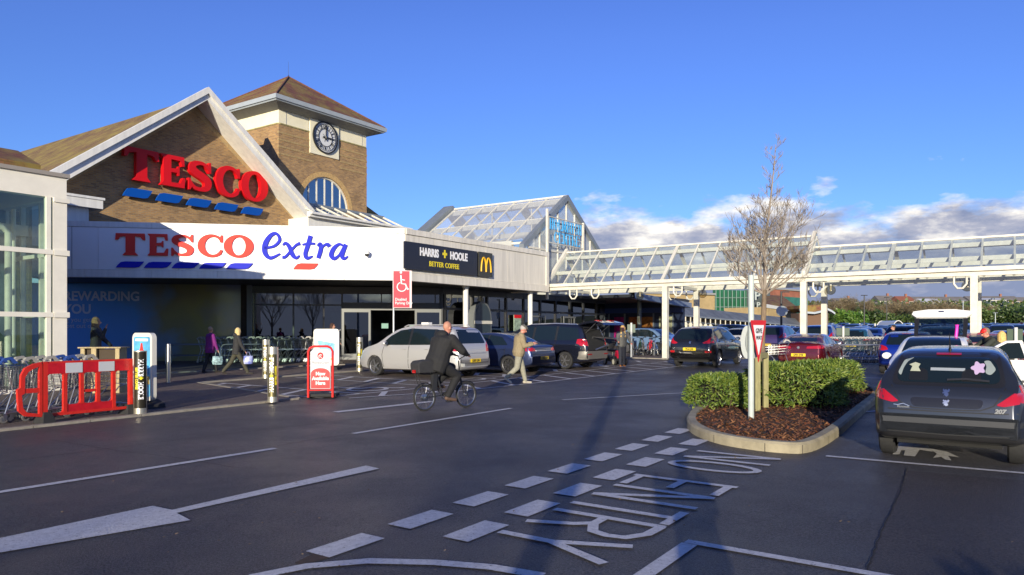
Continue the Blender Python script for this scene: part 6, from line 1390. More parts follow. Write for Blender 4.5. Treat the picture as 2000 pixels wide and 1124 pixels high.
for ri, (Y, fl) in enumerate(rows):
    px = 1400; rc_ = 0
    while px < 2110 and rc_ < 30:
        x, y = at(px+random.uniform(-3, 3), Y); 
        if random.random() < .88:
            colr = random.choice(ck); kd = random.choice((0, 1, 2)); ci = (px-1400)/160
            ORD = ['first', 'second', 'third', 'fourth', 'fifth', 'sixth', 'seventh', 'eighth', 'ninth', 'tenth', 'eleventh', 'twelfth', 'thirteenth', 'fourteenth', 'fifteenth', 'sixteenth', 'seventeenth', 'eighteenth', 'nineteenth', 'twentieth', 'twenty-first', 'twenty-second', 'twenty-third', 'twenty-fourth', 'twenty-fifth', 'twenty-sixth', 'twenty-seventh', 'twenty-eighth', 'twenty-ninth', 'thirtieth']
            lab = '%s %s, %s from the left in the %s row back of the car park' % (colr, KN[kd], ORD[min(rc_, 29)], ORD[ri])
            rc_ += 1
            if bgcar(kd, colr, x, y, TH+(math.pi if fl else 0)+random.uniform(-.04, .04), lab): nbg += 1
        px += 1431/Y*2.55*1.33
for o in pc:
    for ch in list(o.children_recursive): bpy.data.objects.remove(ch)
    bpy.data.objects.remove(o)
# ================================================================ PEOPLE
def capsule(mb, p, r0, q, r1, n=10, fx=1., ax=None):
    p = Vector(p); q = Vector(q); d = q-p; L = d.length; d = d/L if L > 1e-6 else Vector((0, 0, 1))
    a = ax.copy() if ax is not None else d.cross(Vector((0, 1, 0)) if abs(d.y) < .9 else Vector((1, 0, 0))); a = (a-d*a.dot(d)).normalized(); b = d.cross(a)
    pr = []
    for t in (-80, -50, -20): pr.append((r0*math.sin(R(t)), r0*math.cos(R(t))))
    pr.append((0, r0)); pr.append((L, r1))
    for t in (20, 50, 80): pr.append((L+r1*math.sin(R(t)), r1*math.cos(R(t))))
    vs = []
    for h, r in pr:
        for k in range(n): t = 2*math.pi*k/n; vs.append(p+d*h+a*math.cos(t)*r*fx+b*math.sin(t)*r)
    m = len(pr); fs = [(i*n+k, i*n+(k+1) % n, (i+1)*n+(k+1) % n, (i+1)*n+k) for i in range(m-1) for k in range(n)]
    fs += [tuple(range(n))[::-1], tuple((m-1)*n+k for k in range(n))]; mb.add(vs, fs)
def ringloft(mb, rings, n=14):
    """rings [(center, ax vec*rx, ay vec*ry)]"""
    vs = []
    for c, a, b in rings:
        for k in range(n): t = 2*math.pi*k/n; vs.append(Vector(c)+a*math.cos(t)+b*math.sin(t))
    m = len(rings); fs = [(i*n+k, i*n+(k+1) % n, (i+1)*n+(k+1) % n, (i+1)*n+k) for i in range(m-1) for k in range(n)]
    fs += [tuple(range(n))[::-1], tuple((m-1)*n+k for k in range(n))]; mb.add(vs, fs)
def ellipsoid(mb, c, rx, ry, rz, fr=None, n=12):
    fr = fr or Matrix.Identity(3); c = Vector(c); vs = []
    for t in range(-80, 81, 20):
        for k in range(n):
            a = 2*math.pi*k/n; vs.append(c+fr @ Vector((rx*math.cos(R(t))*math.cos(a), ry*math.cos(R(t))*math.sin(a), rz*math.sin(R(t)))))
    m = 9; fs = [(i*n+k, i*n+(k+1) % n, (i+1)*n+(k+1) % n, (i+1)*n+k) for i in range(m-1) for k in range(n)]
    fs += [tuple(range(n))[::-1], tuple((m-1)*n+k for k in range(n))]; mb.add(vs, fs)
def melt(mb, name, m, parent, vox=.014, sm=4):
    o = mb.build(name, m, parent); r = o.modifiers.new('r', 'REMESH'); r.mode = 'VOXEL'; r.voxel_size = vox
    s = o.modifiers.new('s', 'SMOOTH'); s.iterations = sm; s.factor = .5
    me = bpy.data.meshes.new_from_object(o.evaluated_get(bpy.context.evaluated_depsgraph_get())); o.modifiers.clear(); o.data = me
    me.polygons.foreach_set('use_smooth', [True]*len(me.polygons))
    if not me.materials: me.materials.append(m)
    return o
M_skin = mat('skin', (.46, .23, .15), .55, var=.06, scale=20); M_skin2 = mat('pink skin', (.52, .22, .15), .5, var=.08, scale=20)
def fk(H, lean=4, armL=(15, 8, 20), armR=(-15, 8, 20), legL=(22, 5), legR=(-20, 25), headp=0, sw=.112):
    J = {}; f = lambda a: Vector((math.sin(R(a)), 0, math.cos(R(a))))
    hip = Vector((0, 0, 0)); T_ = f(lean); J['hip'] = hip; J['neck'] = hip+T_*.30*H; J['T'] = T_
    J['head'] = J['neck']+f(lean*.6+headp)*.095*H; J['hd'] = f(headp+lean*.4)
    for s_, sg, arm, leg in (('L', 1, armL, legL), ('R', -1, armR, legR)):
        J['sh'+s_] = hip+T_*.275*H+Vector((0, sg*sw*H, 0)); a, ab, e = arm
        d = Vector((math.sin(R(a)), sg*math.sin(R(ab)), -math.cos(R(a)))).normalized(); J['el'+s_] = J['sh'+s_]+d*.17*H
        d2 = Vector((math.sin(R(a+e)), sg*math.sin(R(ab-4)), -math.cos(R(a+e)))).normalized(); J['ha'+s_] = J['el'+s_]+d2*.15*H
        h, k = leg; J['hp'+s_] = hip+Vector((0, sg*.048*H, -.01*H)); J['kn'+s_] = J['hp'+s_]+Vector((math.sin(R(h)), 0, -math.cos(R(h))))*.245*H
        J['an'+s_] = J['kn'+s_]+Vector((math.sin(R(h-k)), 0, -math.cos(R(h-k))))*.235*H; J['ft'+s_] = h-k
    mz_ = min(J['anL'].z, J['anR'].z)-.045*H
    for k_, v_ in J.items():
        if isinstance(v_, Vector) and k_ not in ('T', 'hd'): J[k_] = v_-Vector((0, 0, mz_))
    return J
def person(name, label, J, H, loc, rot, coat, trou, shoe, hair=None, style='short', hem=.06, skin=None, fat=1., vox=.014, hat=None, long_coat=0., extra=None, cuff=True, hood=False):
    r = thing(name, label, 'person', loc, rot); sk = skin or M_skin; S = H; g = lambda k: J[k]
    T_ = J['T']; Y = Vector((0, 1, 0)); X = Y.cross(T_).normalized()
    hp, nk = g('hip'), g('neck')
    def torso(mb, e, hm):
        rg = []
        for t, rx, ry in ((-.10, .050, .085), (0, .066, .098), (.08, .060, .090), (.15, .062, .092), (.21, .066, .104), (.255, .062, .112), (.285, .046, .092), (.305, .032, .05)):
            if t < 0 and hm <= 0: continue
            rg.append((hp+T_*(t if t >= 0 else -hm/S)*S, X*(rx*fat*S+e), Y*(ry*(1+(fat-1)*.6)*S+e)))
        ringloft(mb, rg)
    # body: one continuous skin
    mb = MB(); torso(mb, -.012, .03)
    for s_ in 'LR':
        sg = 1 if s_ == 'L' else -1
        capsule(mb, g('hp'+s_), .045*S, g('kn'+s_), .031*S); capsule(mb, g('kn'+s_), .030*S, g('an'+s_), .019*S)
        an = g('an'+s_); fa = R(J['ft'+s_]*.75 if J['ft'+s_] < 0 else 0); fd = Vector((math.cos(fa), 0, math.sin(fa))); capsule(mb, an+Vector((-.01*S, 0, -.022*S)), .018*S, an+fd*.085*S+Vector((0, sg*.01*S, -.027*S)), .014*S)
        capsule(mb, g('sh'+s_), .028*S, g('el'+s_), .022*S); capsule(mb, g('el'+s_), .021*S, g('ha'+s_), .014*S)
        ha = g('ha'+s_); fdir = (ha-g('el'+s_)).normalized(); side = fdir.cross(Vector((1, 0, 0)) if abs(fdir.x) < .8 else Vector((0, 0, 1))).normalized(); capsule(mb, ha, .014*S, ha+fdir*.035*S, .017*S, fx=.6)
        curl = X*.4 if sg else X
        for q, (o_, l_) in enumerate(((-.6, .032), (-.2, .038), (.2, .036), (.6, .028))):
            b0 = ha+fdir*.042*S+side*o_*.022*S; mid = b0+fdir*l_*.6*S; capsule(mb, b0, .0052*S, mid, .005*S, 6); capsule(mb, mid, .005*S, mid+(fdir*.5+X*.6).normalized()*l_*.5*S, .0042*S, 6)
        tb_ = ha+fdir*.015*S-side*.014*S; capsule(mb, tb_, .006*S, tb_+(fdir*.6-side*.7).normalized()*.032*S, .005*S, 6)
    hd = J['hd']; hy = J.get('hyaw', 0); HX = Vector((math.cos(R(hy)), math.sin(R(hy)), 0)); HX = (HX-hd*HX.dot(hd)).normalized(); HY = hd.cross(HX); fr = Matrix((HX, HY, hd)).transposed()
    hc = g('head'); capsule(mb, nk-T_*.01*S, .034*S, hc-hd*.03*S, .031*S)
    ellipsoid(mb, hc+hd*.012*S-HX*.006*S, .054*S, .044*S, .058*S, fr); ellipsoid(mb, hc-hd*.030*S+HX*.012*S, .038*S, .033*S, .038*S, fr)
    capsule(mb, hc+HX*.050*S+hd*.004*S, .006*S, hc+HX*.060*S-hd*.016*S, .009*S, 8)
    for sg in (1, -1): ellipsoid(mb, hc+HY*sg*.045*S-hd*.006*S-HX*.004*S, .011*S, .006*S, .018*S, fr, 8)
    body = melt(mb, 'body', sk, r, vox*.8, 2)
    em = MB()
    for sg in (1, -1): ellipsoid(em, hc+HX*.047*S+HY*sg*.018*S+hd*.010*S, .006*S, .008*S, .005*S, fr, 8)
    em.build('eyes', mat('dark eyes', (.02, .015, .01), .3), body, smooth=True)
    MB().prism([(-.016*S, -.0022*S), (.016*S, -.0022*S), (.010*S, .0028*S), (-.010*S, .0028*S)], .0, .004*S, lambda a, b, c: tuple(hc+HX*(.048*S+c)+HY*a+hd*(b-.036*S))).build('mouth', mat('lips', (.32, .08, .07), .5), body)
    # trousers
    mb = MB(); ringloft(mb, [(hp+T_*-.055*S, X*.062*fat*S, Y*.086*S), (hp, X*(.068*fat*S), Y*.096*S), (hp+T_*.05*S, X*.066*fat*S, Y*.092*S)])
    for s_ in 'LR': capsule(mb, g('hp'+s_)-Vector((0, 0, .01*S)), .055*S*fat**.4, g('kn'+s_), .043*S*fat**.3); capsule(mb, g('kn'+s_), .043*S*fat**.3, g('an'+s_)+Vector((0, 0, .012*S)), .036*S)
    melt(mb, 'trousers', trou, r, vox, 4)
    mb = MB()
    for s_ in 'LR':
        sg = 1 if s_ == 'L' else -1; an = g('an'+s_); fa = R(J['ft'+s_]*.75 if J['ft'+s_] < 0 else 0); fd = Vector((math.cos(fa), 0, math.sin(fa))); dn = Vector((math.sin(fa), 0, -math.cos(fa)))
        capsule(mb, an+dn*.020*S-fd*.018*S, .024*S, an+fd*.10*S+dn*.028*S+Vector((0, sg*.012*S, 0)), .019*S, fx=1.); capsule(mb, an+Vector((0, 0, .015*S)), .026*S, an+dn*.02*S, .025*S)
    melt(mb, 'shoes', shoe, r, vox*.8, 2)
    # coat
    mb = MB(); torso(mb, .016, max(hem, .03)); 
    if long_coat: ringloft(mb, [(hp+Vector((0, 0, .03)), X*.074*fat*S, Y*.104*S), (hp-Vector((-.0, 0, long_coat)), X*.080*fat*S, Y*.112*S)])
    for s_ in 'LR': capsule(mb, g('sh'+s_), .040*S*fat**.7, g('el'+s_), .035*S*fat**.5); capsule(mb, g('el'+s_), .035*S*fat**.5, g('ha'+s_)-(g('ha'+s_)-g('el'+s_)).normalized()*.012*S, .027*S)
    capsule(mb, nk-T_*.02*S, .045*S, nk+T_*.012*S, .040*S)
    if hood: ellipsoid(mb, nk-X*.05*S+T_*.015*S, .062*S, .078*S, .046*S)
    melt(mb, 'coat', coat, r, vox, 3)
    if hair:
        mb = MB()
        if style == 'shaved': ellipsoid(mb, hc+hd*.016*S-HX*.010*S, .0525*S, .0445*S, .057*S, fr)
        else:
            ellipsoid(mb, hc+hd*.022*S-HX*.014*S, .056*S, .051*S, .058*S, fr)
            if style in ('bob', 'long'):
                L_ = .075 if style == 'bob' else .17
                for k_ in range(9):
                    t = R(70+k_*27.5); c_ = hc-HX*.012*S+HX*math.cos(t)*.040*S+HY*math.sin(t)*.045*S; capsule(mb, c_+hd*.02*S, .020*S, c_-Vector((0, 0, L_*S))-HX*.01*S+HY*math.sin(t)*.01*S, .013*S, 8)
                if style == 'long':
                    for sg in (1, -1): capsule(mb, hc+HY*sg*.042*S+HX*.01*S, .018*S, hc+HY*sg*.050*S+HX*.035*S-Vector((0, 0, .19*S)), .016*S, 8)
        melt(mb, 'hair', hair, r, vox*.75, 2)
    if hat == 'flat':
        mb = MB(); ellipsoid(mb, hc+hd*.050*S-HX*.002*S, .064*S, .056*S, .026*S, fr); ellipsoid(mb, hc+hd*.034*S+HX*.056*S, .030*S, .038*S, .006*S, fr); melt(mb, 'flat_cap', mat('grey tweed cap', (.10, .095, .075), .9, var=.3, scale=40), r, vox*.7, 2)
    if hat == 'cap':
        mb = MB(); ellipsoid(mb, hc+hd*.034*S, .060*S, .050*S, .042*S, fr); ellipsoid(mb, hc+hd*.026*S+HX*.072*S, .040*S, .036*S, .006*S, fr); melt(mb, 'baseball_cap', mat('bright red cap', (.60, .012, .01), .6), r, vox*.7, 2)
    return r
def fabric(name, c, var=.12, scale=18): return mat(name, c, .85, var=var, scale=scale, bump=.5, bscale=14)
M_sole = mat('dark shoe', (.03, .025, .02), .6); F_black = fabric('black cloth', (.022, .022, .024)); F_dark = fabric('charcoal cloth', (.035, .034, .036))
# cyclist and bicycle
bx, by = G(829.5, 805); fx_, fy_ = G(910, 797); cxm, cym = (bx+fx_)/2, (by+fy_)/2; ch = math.atan2(fy_-by, fx_-bx)
def bicycle(name, label, loc, rot, frame_m, r=.275, wb=1.06, ebike=False, group=None, lean=0):
    t = thing(name, label, 'bicycle', loc, rot, group); t.rotation_euler[0] = lean
    for sx, nm in ((-wb/2, 'wheel'), (wb/2, 'wheel')):
        mb = MB(); mb.tube([(sx+(r-.022)*math.cos(R(a)), 0, r+(r-.022)*math.sin(R(a))) for a in range(0, 360, 12)], .021, 8, closed=True); w_ = mb.build(nm, M_rubber, t, smooth=True)
        mb = MB(); mb.tube([(sx+(r-.048)*math.cos(R(a)), 0, r+(r-.048)*math.sin(R(a))) for a in range(0, 360, 15)], .011, 6, closed=True)
        for k in range(14): a = R(k*360/14); mb.tube([(sx, .02*(-1)**k, r), (sx+(r-.05)*math.cos(a), 0, r+(r-.05)*math.sin(a))], .0022, 3)
        mb.tube([(sx, -.05, r), (sx, .05, r)], .03, 10); mb.build('rim', M_chrome, w_)
        pts = [(sx+(r+.018)*math.cos(R(a)), 0, r+(r+.018)*math.sin(R(a))) for a in range(40, 165, 12)]; MB().tube(pts, .014, 6).build('mudguard', M_black, t)
    f = MB(); bb = (-.08, 0, .30); st = (-.20, 0, .62 if r < .3 else .72); hd_ = (wb/2-.17, 0, .68 if r < .3 else .80); hb = (wb/2-.12, 0, .52)
    f.tube([bb, st, (-.24, 0, .84)], .019, 8); f.tube([bb, (.12, 0, .42), hd_], .026, 8); f.tube([hd_, hb], .024, 8)
    if r > .3: f.tube([st, hd_], .018, 8)
    for sg in (1, -1): f.tube([bb, (-wb/2, sg*.06, r)], .011, 6); f.tube([st, (-wb/2, sg*.06, r)], .010, 6); f.tube([hb, (wb/2-.05, sg*.045, r+.1), (wb/2, sg*.05, r)], .013, 6)
    f.build('frame', frame_m, t)
    sd_ = MB(); ellipsoid(sd_, (-.25, 0, .88), .14, .08, .035); ellipsoid(sd_, (-.12, 0, .885), .09, .03, .025); melt(sd_, 'saddle', M_black, t, .012, 2)
    h = MB(); top_ = 1.12 if r < .3 else 1.0
    h.tube([hd_, (hd_[0]-.03, 0, top_-.12)], .016, 8); h.tube([(hd_[0]+.02, .28, top_), (hd_[0]+.05, .12, top_-.02), (hd_[0]-.02, 0, top_-.1), (hd_[0]+.05, -.12, top_-.02), (hd_[0]+.02, -.28, top_)], .012, 6); h.build('handlebar', M_dark, t)
    for sg in (1, -1): MB().tube([(hd_[0]+.03, sg*.20, top_), (hd_[0]+.015, sg*.31, top_)], .018, 8).build('grip', M_black, t)
    MB().tube([(-.08, -.06, .30), (-.02, -.09, .18)], .011, 6).box(-.07, .03, -.19, -.09, .165, .19).build('pedal', M_dark, t); MB().tube([(-.08, .06, .30), (-.14, .09, .42)], .011, 6).box(-.19, -.09, .09, .19, .41, .435).build('pedal', M_dark, t)
    MB().tube([(bb[0]+.07*math.cos(R(a)), -.05, bb[2]+.07*math.sin(R(a))) for a in range(0, 360, 30)], .008, 5, closed=True).build('chain_ring', M_steel, t)
    if ebike:
        bag = MB(); bag.prism([(-.34, .78), (-.40, 1.0), (-.46, 1.04), (-.72, 1.02), (-.78, .96), (-.76, .78)], -.15, .15, lambda x, z, y: (x, y, z)); melt(bag, 'pannier_box', F_black, t, .014, 3)
        MB().tube([(-.30, 0, .74), (-.76, 0, .76)], .012, 6).tube([(-.74, .05, .76), (-.56, .06, .35)], .008, 5).tube([(-.74, -.05, .76), (-.56, -.06, .35)], .008, 5).build('rack', M_dark, t)
        MB().box(-.80, -.77, -.04, .04, .78, .84).build('rear_lamp', M_tail, t); MB().prism([(-.36, .40), (-.26, .40), (-.24, .76), (-.34, .76)], -.05, .05, lambda x, z, y: (x, y, z)).build('battery', M_dark, t)
        m2 = MB(); m2.lathe([(.001, -.05), (.07, -.04), (.07, .04), (.001, .05)], 14, lambda a, q, c: (-wb/2+a, q, r+c)); m2.build('hub_motor', M_steel, t)
        MB().box(.42, .47, -.04, .04, .86, .93).build('front_lamp', M_head, t)
    return t
bicycle('electric_bicycle', 'small wheeled dark folding electric bicycle with rear box, ridden across the road', (cxm, cym, gz(cxm, cym)+.006), ch, M_dark, ebike=True)
V3 = Vector
J = dict(hip=V3((-.22, 0, .99)), neck=V3((-.02, 0, 1.50)), head=V3((.05, 0, 1.685)), hd=V3((.10, 0, .99)).normalized(), T=V3((.20, 0, .51)).normalized(), hyaw=8,
    shL=V3((-.02, .235, 1.45)), shR=V3((-.02, -.235, 1.45)), elL=V3((.16, .32, 1.22)), elR=V3((.16, -.34, 1.22)), haL=V3((.36, .25, 1.13)), haR=V3((.36, -.25, 1.13)),
    hpL=V3((-.20, .09, .96)), hpR=V3((-.20, -.10, .96)), knL=V3((.24, .12, .86)), knR=V3((.19, -.14, .70)), anL=V3((-.10, .14, .53)), anR=V3((-.05, -.14, .285)), ftL=-8, ftR=-10)
person('person', 'shaven headed man in a black hooded jacket riding a small wheeled electric bicycle', J, 1.82, (cxm, cym, gz(cxm, cym)), ch, fabric('black jacket cloth', (.011, .011, .012)), fabric('black trouser cloth', (.009, .009, .010)), mat('brown shoe', (.10, .06, .04), .7), hair=mat('pale stubble', (.42, .20, .13), .6), style='shaved', fat=1.85, skin=M_skin2, hem=.22, hood=True)
# man with flat cap walking to the right
wx, wy = G(1013, 750)
J = fk(1.76, lean=7, armL=(24, 4, 80), armR=(14, 6, 88), legL=(16, 4), legR=(-8, 38), headp=24)
person('person', 'elderly man in a tan jacket and grey flat cap walking past the parked cars', J, 1.76, (wx, wy, gz(wx, wy)), R(8), fabric('tan jacket cloth', (.24, .19, .11)), fabric('beige trouser cloth', (.25, .24, .18)), mat('cream shoe', (.40, .36, .28), .7), hair=mat('grey hair', (.35, .33, .30), .8), fat=1.5, hat='flat', skin=M_skin2, hem=.12)
# two women at the shop wall
x, y = G(410, 730); J = fk(1.63, lean=3, armL=(6, 8, 10), armR=(12, 8, 8), legL=(-10, 8), legR=(16, 4)); J['hyaw'] = 20
person('person', 'older woman in a purple coat and dark trousers carrying a patterned bag', J, 1.63, (x, y, gz(x, y)+.03), R(48), fabric('purple coat cloth', (.16, .012, .15)), F_black, M_sole, hair=mat('sandy grey hair', (.30, .21, .13), .8), fat=1.25, hem=.10, long_coat=.16)
hx_, hy_ = x+.28, y-.10
def bag(name, label, x, y, z, rot, m, w=.34, h=.32, d=.12, hl=.2):
    t = thing(name, label, 'bag', (x, y, z), rot); mb = MB(); ringloft(mb, [((0, 0, .02), V3((w*.46, 0, 0)), V3((0, d*.5, 0))), ((0, 0, h*.4), V3((w*.55, 0, 0)), V3((0, d*.62, 0))), ((0, 0, h*.8), V3((w*.5, 0, 0)), V3((0, d*.4, 0))), ((0, 0, h), V3((w*.48, 0, 0)), V3((0, .012, 0)))]); melt(mb, 'bag_body', m, t, .013, 2)
    mb = MB()
    for sg in (1, -1): mb.tube([(-w*.25, sg*.02, h-.02), (-w*.1, sg*.01, h+hl*.8), (w*.1, sg*.01, h+hl*.8), (w*.25, sg*.02, h-.02)], .007, 5)
    mb.build('handle', m, t)
x2, y2 = x+.30*math.cos(R(48))*.2+.30, y-.24
bag('shopping_bag', 'pale blue patterned shopping bag held by the woman in purple', x+.38, y-.28, gz(x, y)+.30, R(20), mat('patterned bag', (.18, .28, .30), .6, var=.9, scale=14), hl=.26)
x, y = G(462, 733); J = fk(1.66, lean=6, armL=(-14, 8, 6), armR=(20, 8, 10), legL=(-24, 14), legR=(28, 4)); J['hyaw'] = 30
person('person', 'blonde woman in a dark parka striding along the shop front with a carrier bag', J, 1.66, (x, y, gz(x, y)+.03), R(22), fabric('dark parka cloth', (.025, .025, .026)), fabric('olive legging cloth', (.05, .048, .03)), M_sole, hair=mat('pale blonde hair', (.55, .42, .18), .7, var=.2, scale=30), style='bob', fat=1.15, hem=.12, long_coat=.14, hood=True)
bag('carrier_bag', 'white and blue plastic carrier bag held by the blonde woman in the parka', x+.44, y-.12, gz(x, y)+.36, R(15), mat('white blue plastic', (.55, .58, .68), .35, var=.5, scale=6, col2=(.06, .10, .45)), w=.30, h=.30, d=.16, hl=.16)
# woman standing behind the planter in the shade
x, y = (187-1000)/1431*21, 21; J = fk(1.84, lean=2, armL=(25, 6, 20), armR=(40, 6, 120), legL=(2, 4), legR=(-2, 2)); J['hyaw'] = 10
person('person', 'woman in a dark coat standing behind the timber planter, hand raised to her face', J, 1.84, (x, y, gz(x, y)+.10), R(15), F_dark, F_black, M_sole, hair=mat('brown blonde hair', (.24, .15, .07), .8), style='long', fat=1.1, hem=.10, long_coat=.1)
# head behind the advertising board
x, y = (648-1000)/1431*30.5, 30.5; J = fk(1.70, lean=4)
person('person', 'dark haired person in an olive coat half hidden behind the white advertising board', J, 1.72, (x, y, gz(x, y)+.1), R(-10), fabric('olive coat cloth', (.12, .12, .06)), F_black, M_sole, hair=mat('dark brown hair', (.05, .022, .015), .8), style='bob')
# blonde woman with the scooter
x, y = G(1217, 717); J = fk(1.68, lean=10, armL=(30, 10, 25), armR=(36, 10, 30), legL=(-3, 3), legR=(3, 4), headp=8)
person('person', 'long haired blonde woman in grey jacket and tan boots behind a red mobility scooter', J, 1.70, (x, y+.25, gz(x, y)), R(-86), fabric('grey fleece cloth', (.10, .10, .095)), fabric('dark jeans', (.018, .02, .03)), mat('tan suede boot', (.34, .13, .03), .8), hair=mat('long blonde hair', (.62, .40, .13), .7, var=.25, scale=30), style='long', fat=1.2, hem=.1, skin=M_skin2)
# man in a suit, man in red cap, blonde at the white car, photographer
x, y = at(1745, 33); J = fk(1.72, lean=1)
person('person', 'dark haired man in a black suit and white collar walking left among parked cars', J, 1.74, (x, y, gz(x, y)), R(180), F_black, F_black, M_sole, hair=mat('short dark hair', (.03, .02, .015), .7), vox=.018)
x, y = at(1925, 19.3); J = fk(1.72, lean=24, armL=(50, 10, 20), armR=(50, 10, 20), legL=(5, 8), legR=(-5, 8), headp=12)
person('person', 'man in a bright red baseball cap stooping behind the open white car door', J, 1.82, (x+.3, y, gz(x, y)-.02), R(172), fabric('dark green jacket', (.03, .035, .025)), F_black, M_sole, hair=mat('grey brown hair', (.2, .15, .1), .8), hat='cap', skin=M_skin2)
x, y = at(1957, 19.6); J = fk(1.62, lean=4)
person('person', 'blonde woman with her back turned beside the man in the red cap', J, 1.66, (x, y, gz(x, y)-.02), R(80), fabric('dark olive coat', (.04, .04, .03)), F_black, M_sole, hair=MATS['long blonde hair'], style='long')
J = fk(1.93, lean=0, armL=(40, 4, 92), armR=(40, 4, 92), legL=(6, 2), legR=(-6, 2))
person('person', 'person in a dark coat behind the camera, casting the broad shadow on the road', J, 1.95, (.28, -.80, gz(0, -.5)+.18), R(90), F_dark, F_black, M_sole, hair=MATS['short dark hair'], vox=.02, hem=.12)
# ================================================================ TROLLEYS
def trolley_parts():
    t = thing('shopping_trolley', 'x', 'trolley', (0, 0, 0), 0)
    w = MB(); zt0, zt1, zb0, zb1 = 1.0, .93, .60, .54; xr, xf = -.36, .44; hr, hf = .27, .21
    def side(sg):
        for i in range(15):
            f = i/14; xt = xr+(xf-xr)*f; y = sg*(hr+(hf-hr)*f); w.tube([(xt, y, zt0+(zt1-zt0)*f), (xr+.06+(xf-.10-xr)*f, y*.88, zb0+(zb1-zb0)*f)], .0028, 3, cap=False)
        for k in range(5):
            g_ = k/4; w.tube([(xr+.06*g_, sg*hr*(1-.12*g_), zt0+(zb0-zt0)*g_), (xf-.04*g_, sg*hf*(1-.12*g_), zt1+(zb1-zt1)*g_)], .006 if k in (0,) else .0028, 4 if k == 0 else 3, cap=False)
    side(1); side(-1)
    for i in range(9):
        f = -1+i/4; w.tube([(xf, f*hf, zt1), (xf-.04, f*hf*.88, zb1), (xr+.06, f*hr*.88, zb0)], .0028, 3, cap=False)
    for k in range(5): g_ = k/4; w.tube([(xf-.04*g_, -hf*(1-.12*g_), zt1+(zb1-zt1)*g_), (xf-.04*g_, hf*(1-.12*g_), zt1+(zb1-zt1)*g_)], .006 if k == 0 else .0028, 4, cap=False)
    for i in range(7): f = i/6; w.tube([(xr+.06+(xf-.1-xr)*f, -hr*.88*(1-f*.2), zb0+(zb1-zb0)*f), (xr+.06+(xf-.1-xr)*f, hr*.88*(1-f*.2), zb0+(zb1-zb0)*f)], .0028, 3, cap=False)
    w.build('wire_basket', M_chrome, t, fix=False)
    c = MB()
    for sg in (1, -1):
        c.tube([(-.46, sg*.27, 1.06), (-.40, sg*.27, .98), (-.30, sg*.25, .56), (-.42, sg*.25, .16)], .012, 6, cap=False); c.tube([(-.42, sg*.25, .17), (.05, sg*.22, .20), (.40, sg*.17, .15)], .012, 6, cap=False); c.tube([(-.05, sg*.22, .20), (.20, sg*.20, .50), (.34, sg*.19, .54)], .010, 6, cap=False)
    c.tube([(.40, -.17, .15), (.40, .17, .15)], .012, 6); c.build('chassis', mat('grey steel tube', (.42, .42, .43), .3, .9), t, fix=False)
    MB().tube([(-.46, -.27, 1.06), (-.47, -.12, 1.075), (-.47, .12, 1.075), (-.46, .27, 1.06)], .017, 8).build('handle', mat('grey plastic handle', (.28, .27, .24), .5), t)
    for sg in (1, -1): MB().prism([(-.49, 1.03), (-.42, 1.13), (-.30, 1.15), (-.20, 1.04), (-.26, 1.03), (-.33, 1.10), (-.41, 1.08), (-.44, 1.03)], sg*.20-.04, sg*.20+.04, lambda x, z, y: (x, y, z)).build('handle_end', MATS['grey plastic handle'], t)
    for x_, y_ in ((-.42, .25), (-.42, -.25), (.40, .17), (.40, -.17)):
        m = MB(); m.lathe([(.001, -.016), (.062, -.016), (.066, -.01), (.066, .01), (.062, .016), (.001, .016)], 14, lambda a, q, c_: (x_+a-.02, y_+q, .068+c_)); wo_ = m.build('wheel', mat('grey castor tyre', (.10, .10, .10), .6), t, smooth=True)
        m = MB(); m.lathe([(.001, -.018), (.035, -.0175)], 10, lambda a, q, c_: (x_+a-.02, y_+q, .068+c_)); m.lathe([(.001, .018), (.035, .0175)], 10, lambda a, q, c_: (x_+a-.02, y_+q, .068+c_)); m.box(x_-.03, x_+.03, y_-.024, y_-.019, .06, .17); m.box(x_-.03, x_+.03, y_+.019, y_+.024, .06, .17); m.build('castor', M_steel, wo_, fix=False)
    return t
tp = trolley_parts(); M_hb = mat('blue plastic handle', (.02, .06, .24), .5)
ORDN = ['first', 'second', 'third', 'fourth', 'fifth', 'sixth', 'seventh', 'eighth', 'ninth', 'tenth', 'eleventh', 'twelfth', 'thirteenth', 'fourteenth', 'fifteenth', 'sixteenth', 'seventeenth', 'eighteenth']
def trow(n, p0, step, rot, lab, grp, blue=False):
    for i in range(n):
        x = p0[0]+math.cos(rot)*step*i; y = p0[1]+math.sin(rot)*step*i
        dup(tp, (x, y, gz(x, y)+.035), rot, '%s trolley from the left %s' % (ORDN[i], lab), grp, mats={'grey plastic handle': M_hb} if blue and i % 3 == 1 else None)
trow(18, W(1.5, 14.72), .345, TH, 'in the row behind the red barrier', 'trolleys nested along the kerb', True)
trow(8, W(3.2, 15.35), .40, TH, 'in the back row behind the red barrier', 'trolleys nested along the kerb', True)
trow(17, Gk(kof(430), -2.0), .30, TR, 'in the shaded row under the shop windows', 'trolleys nested at the shop wall')
x0_, y0_ = G(1636, 712); trow(10, (x0_, y0_+.3), .29, R(-8), 'in the sunlit car park trolley bay', 'trolleys in the car park bay')
x0_, y0_ = G(1976, 742); trow(4, (x0_, y0_+.3), .30, R(-8), 'in the trolley bay at the right edge', 'trolleys in the right hand bay')
x, y = G(1518, 722); dup(tp, (x, y, gz(x, y)), R(160), 'single empty trolley standing between the tree trunk and the red coupe')
for ch in list(tp.children_recursive): bpy.data.objects.remove(ch)
bpy.data.objects.remove(tp)
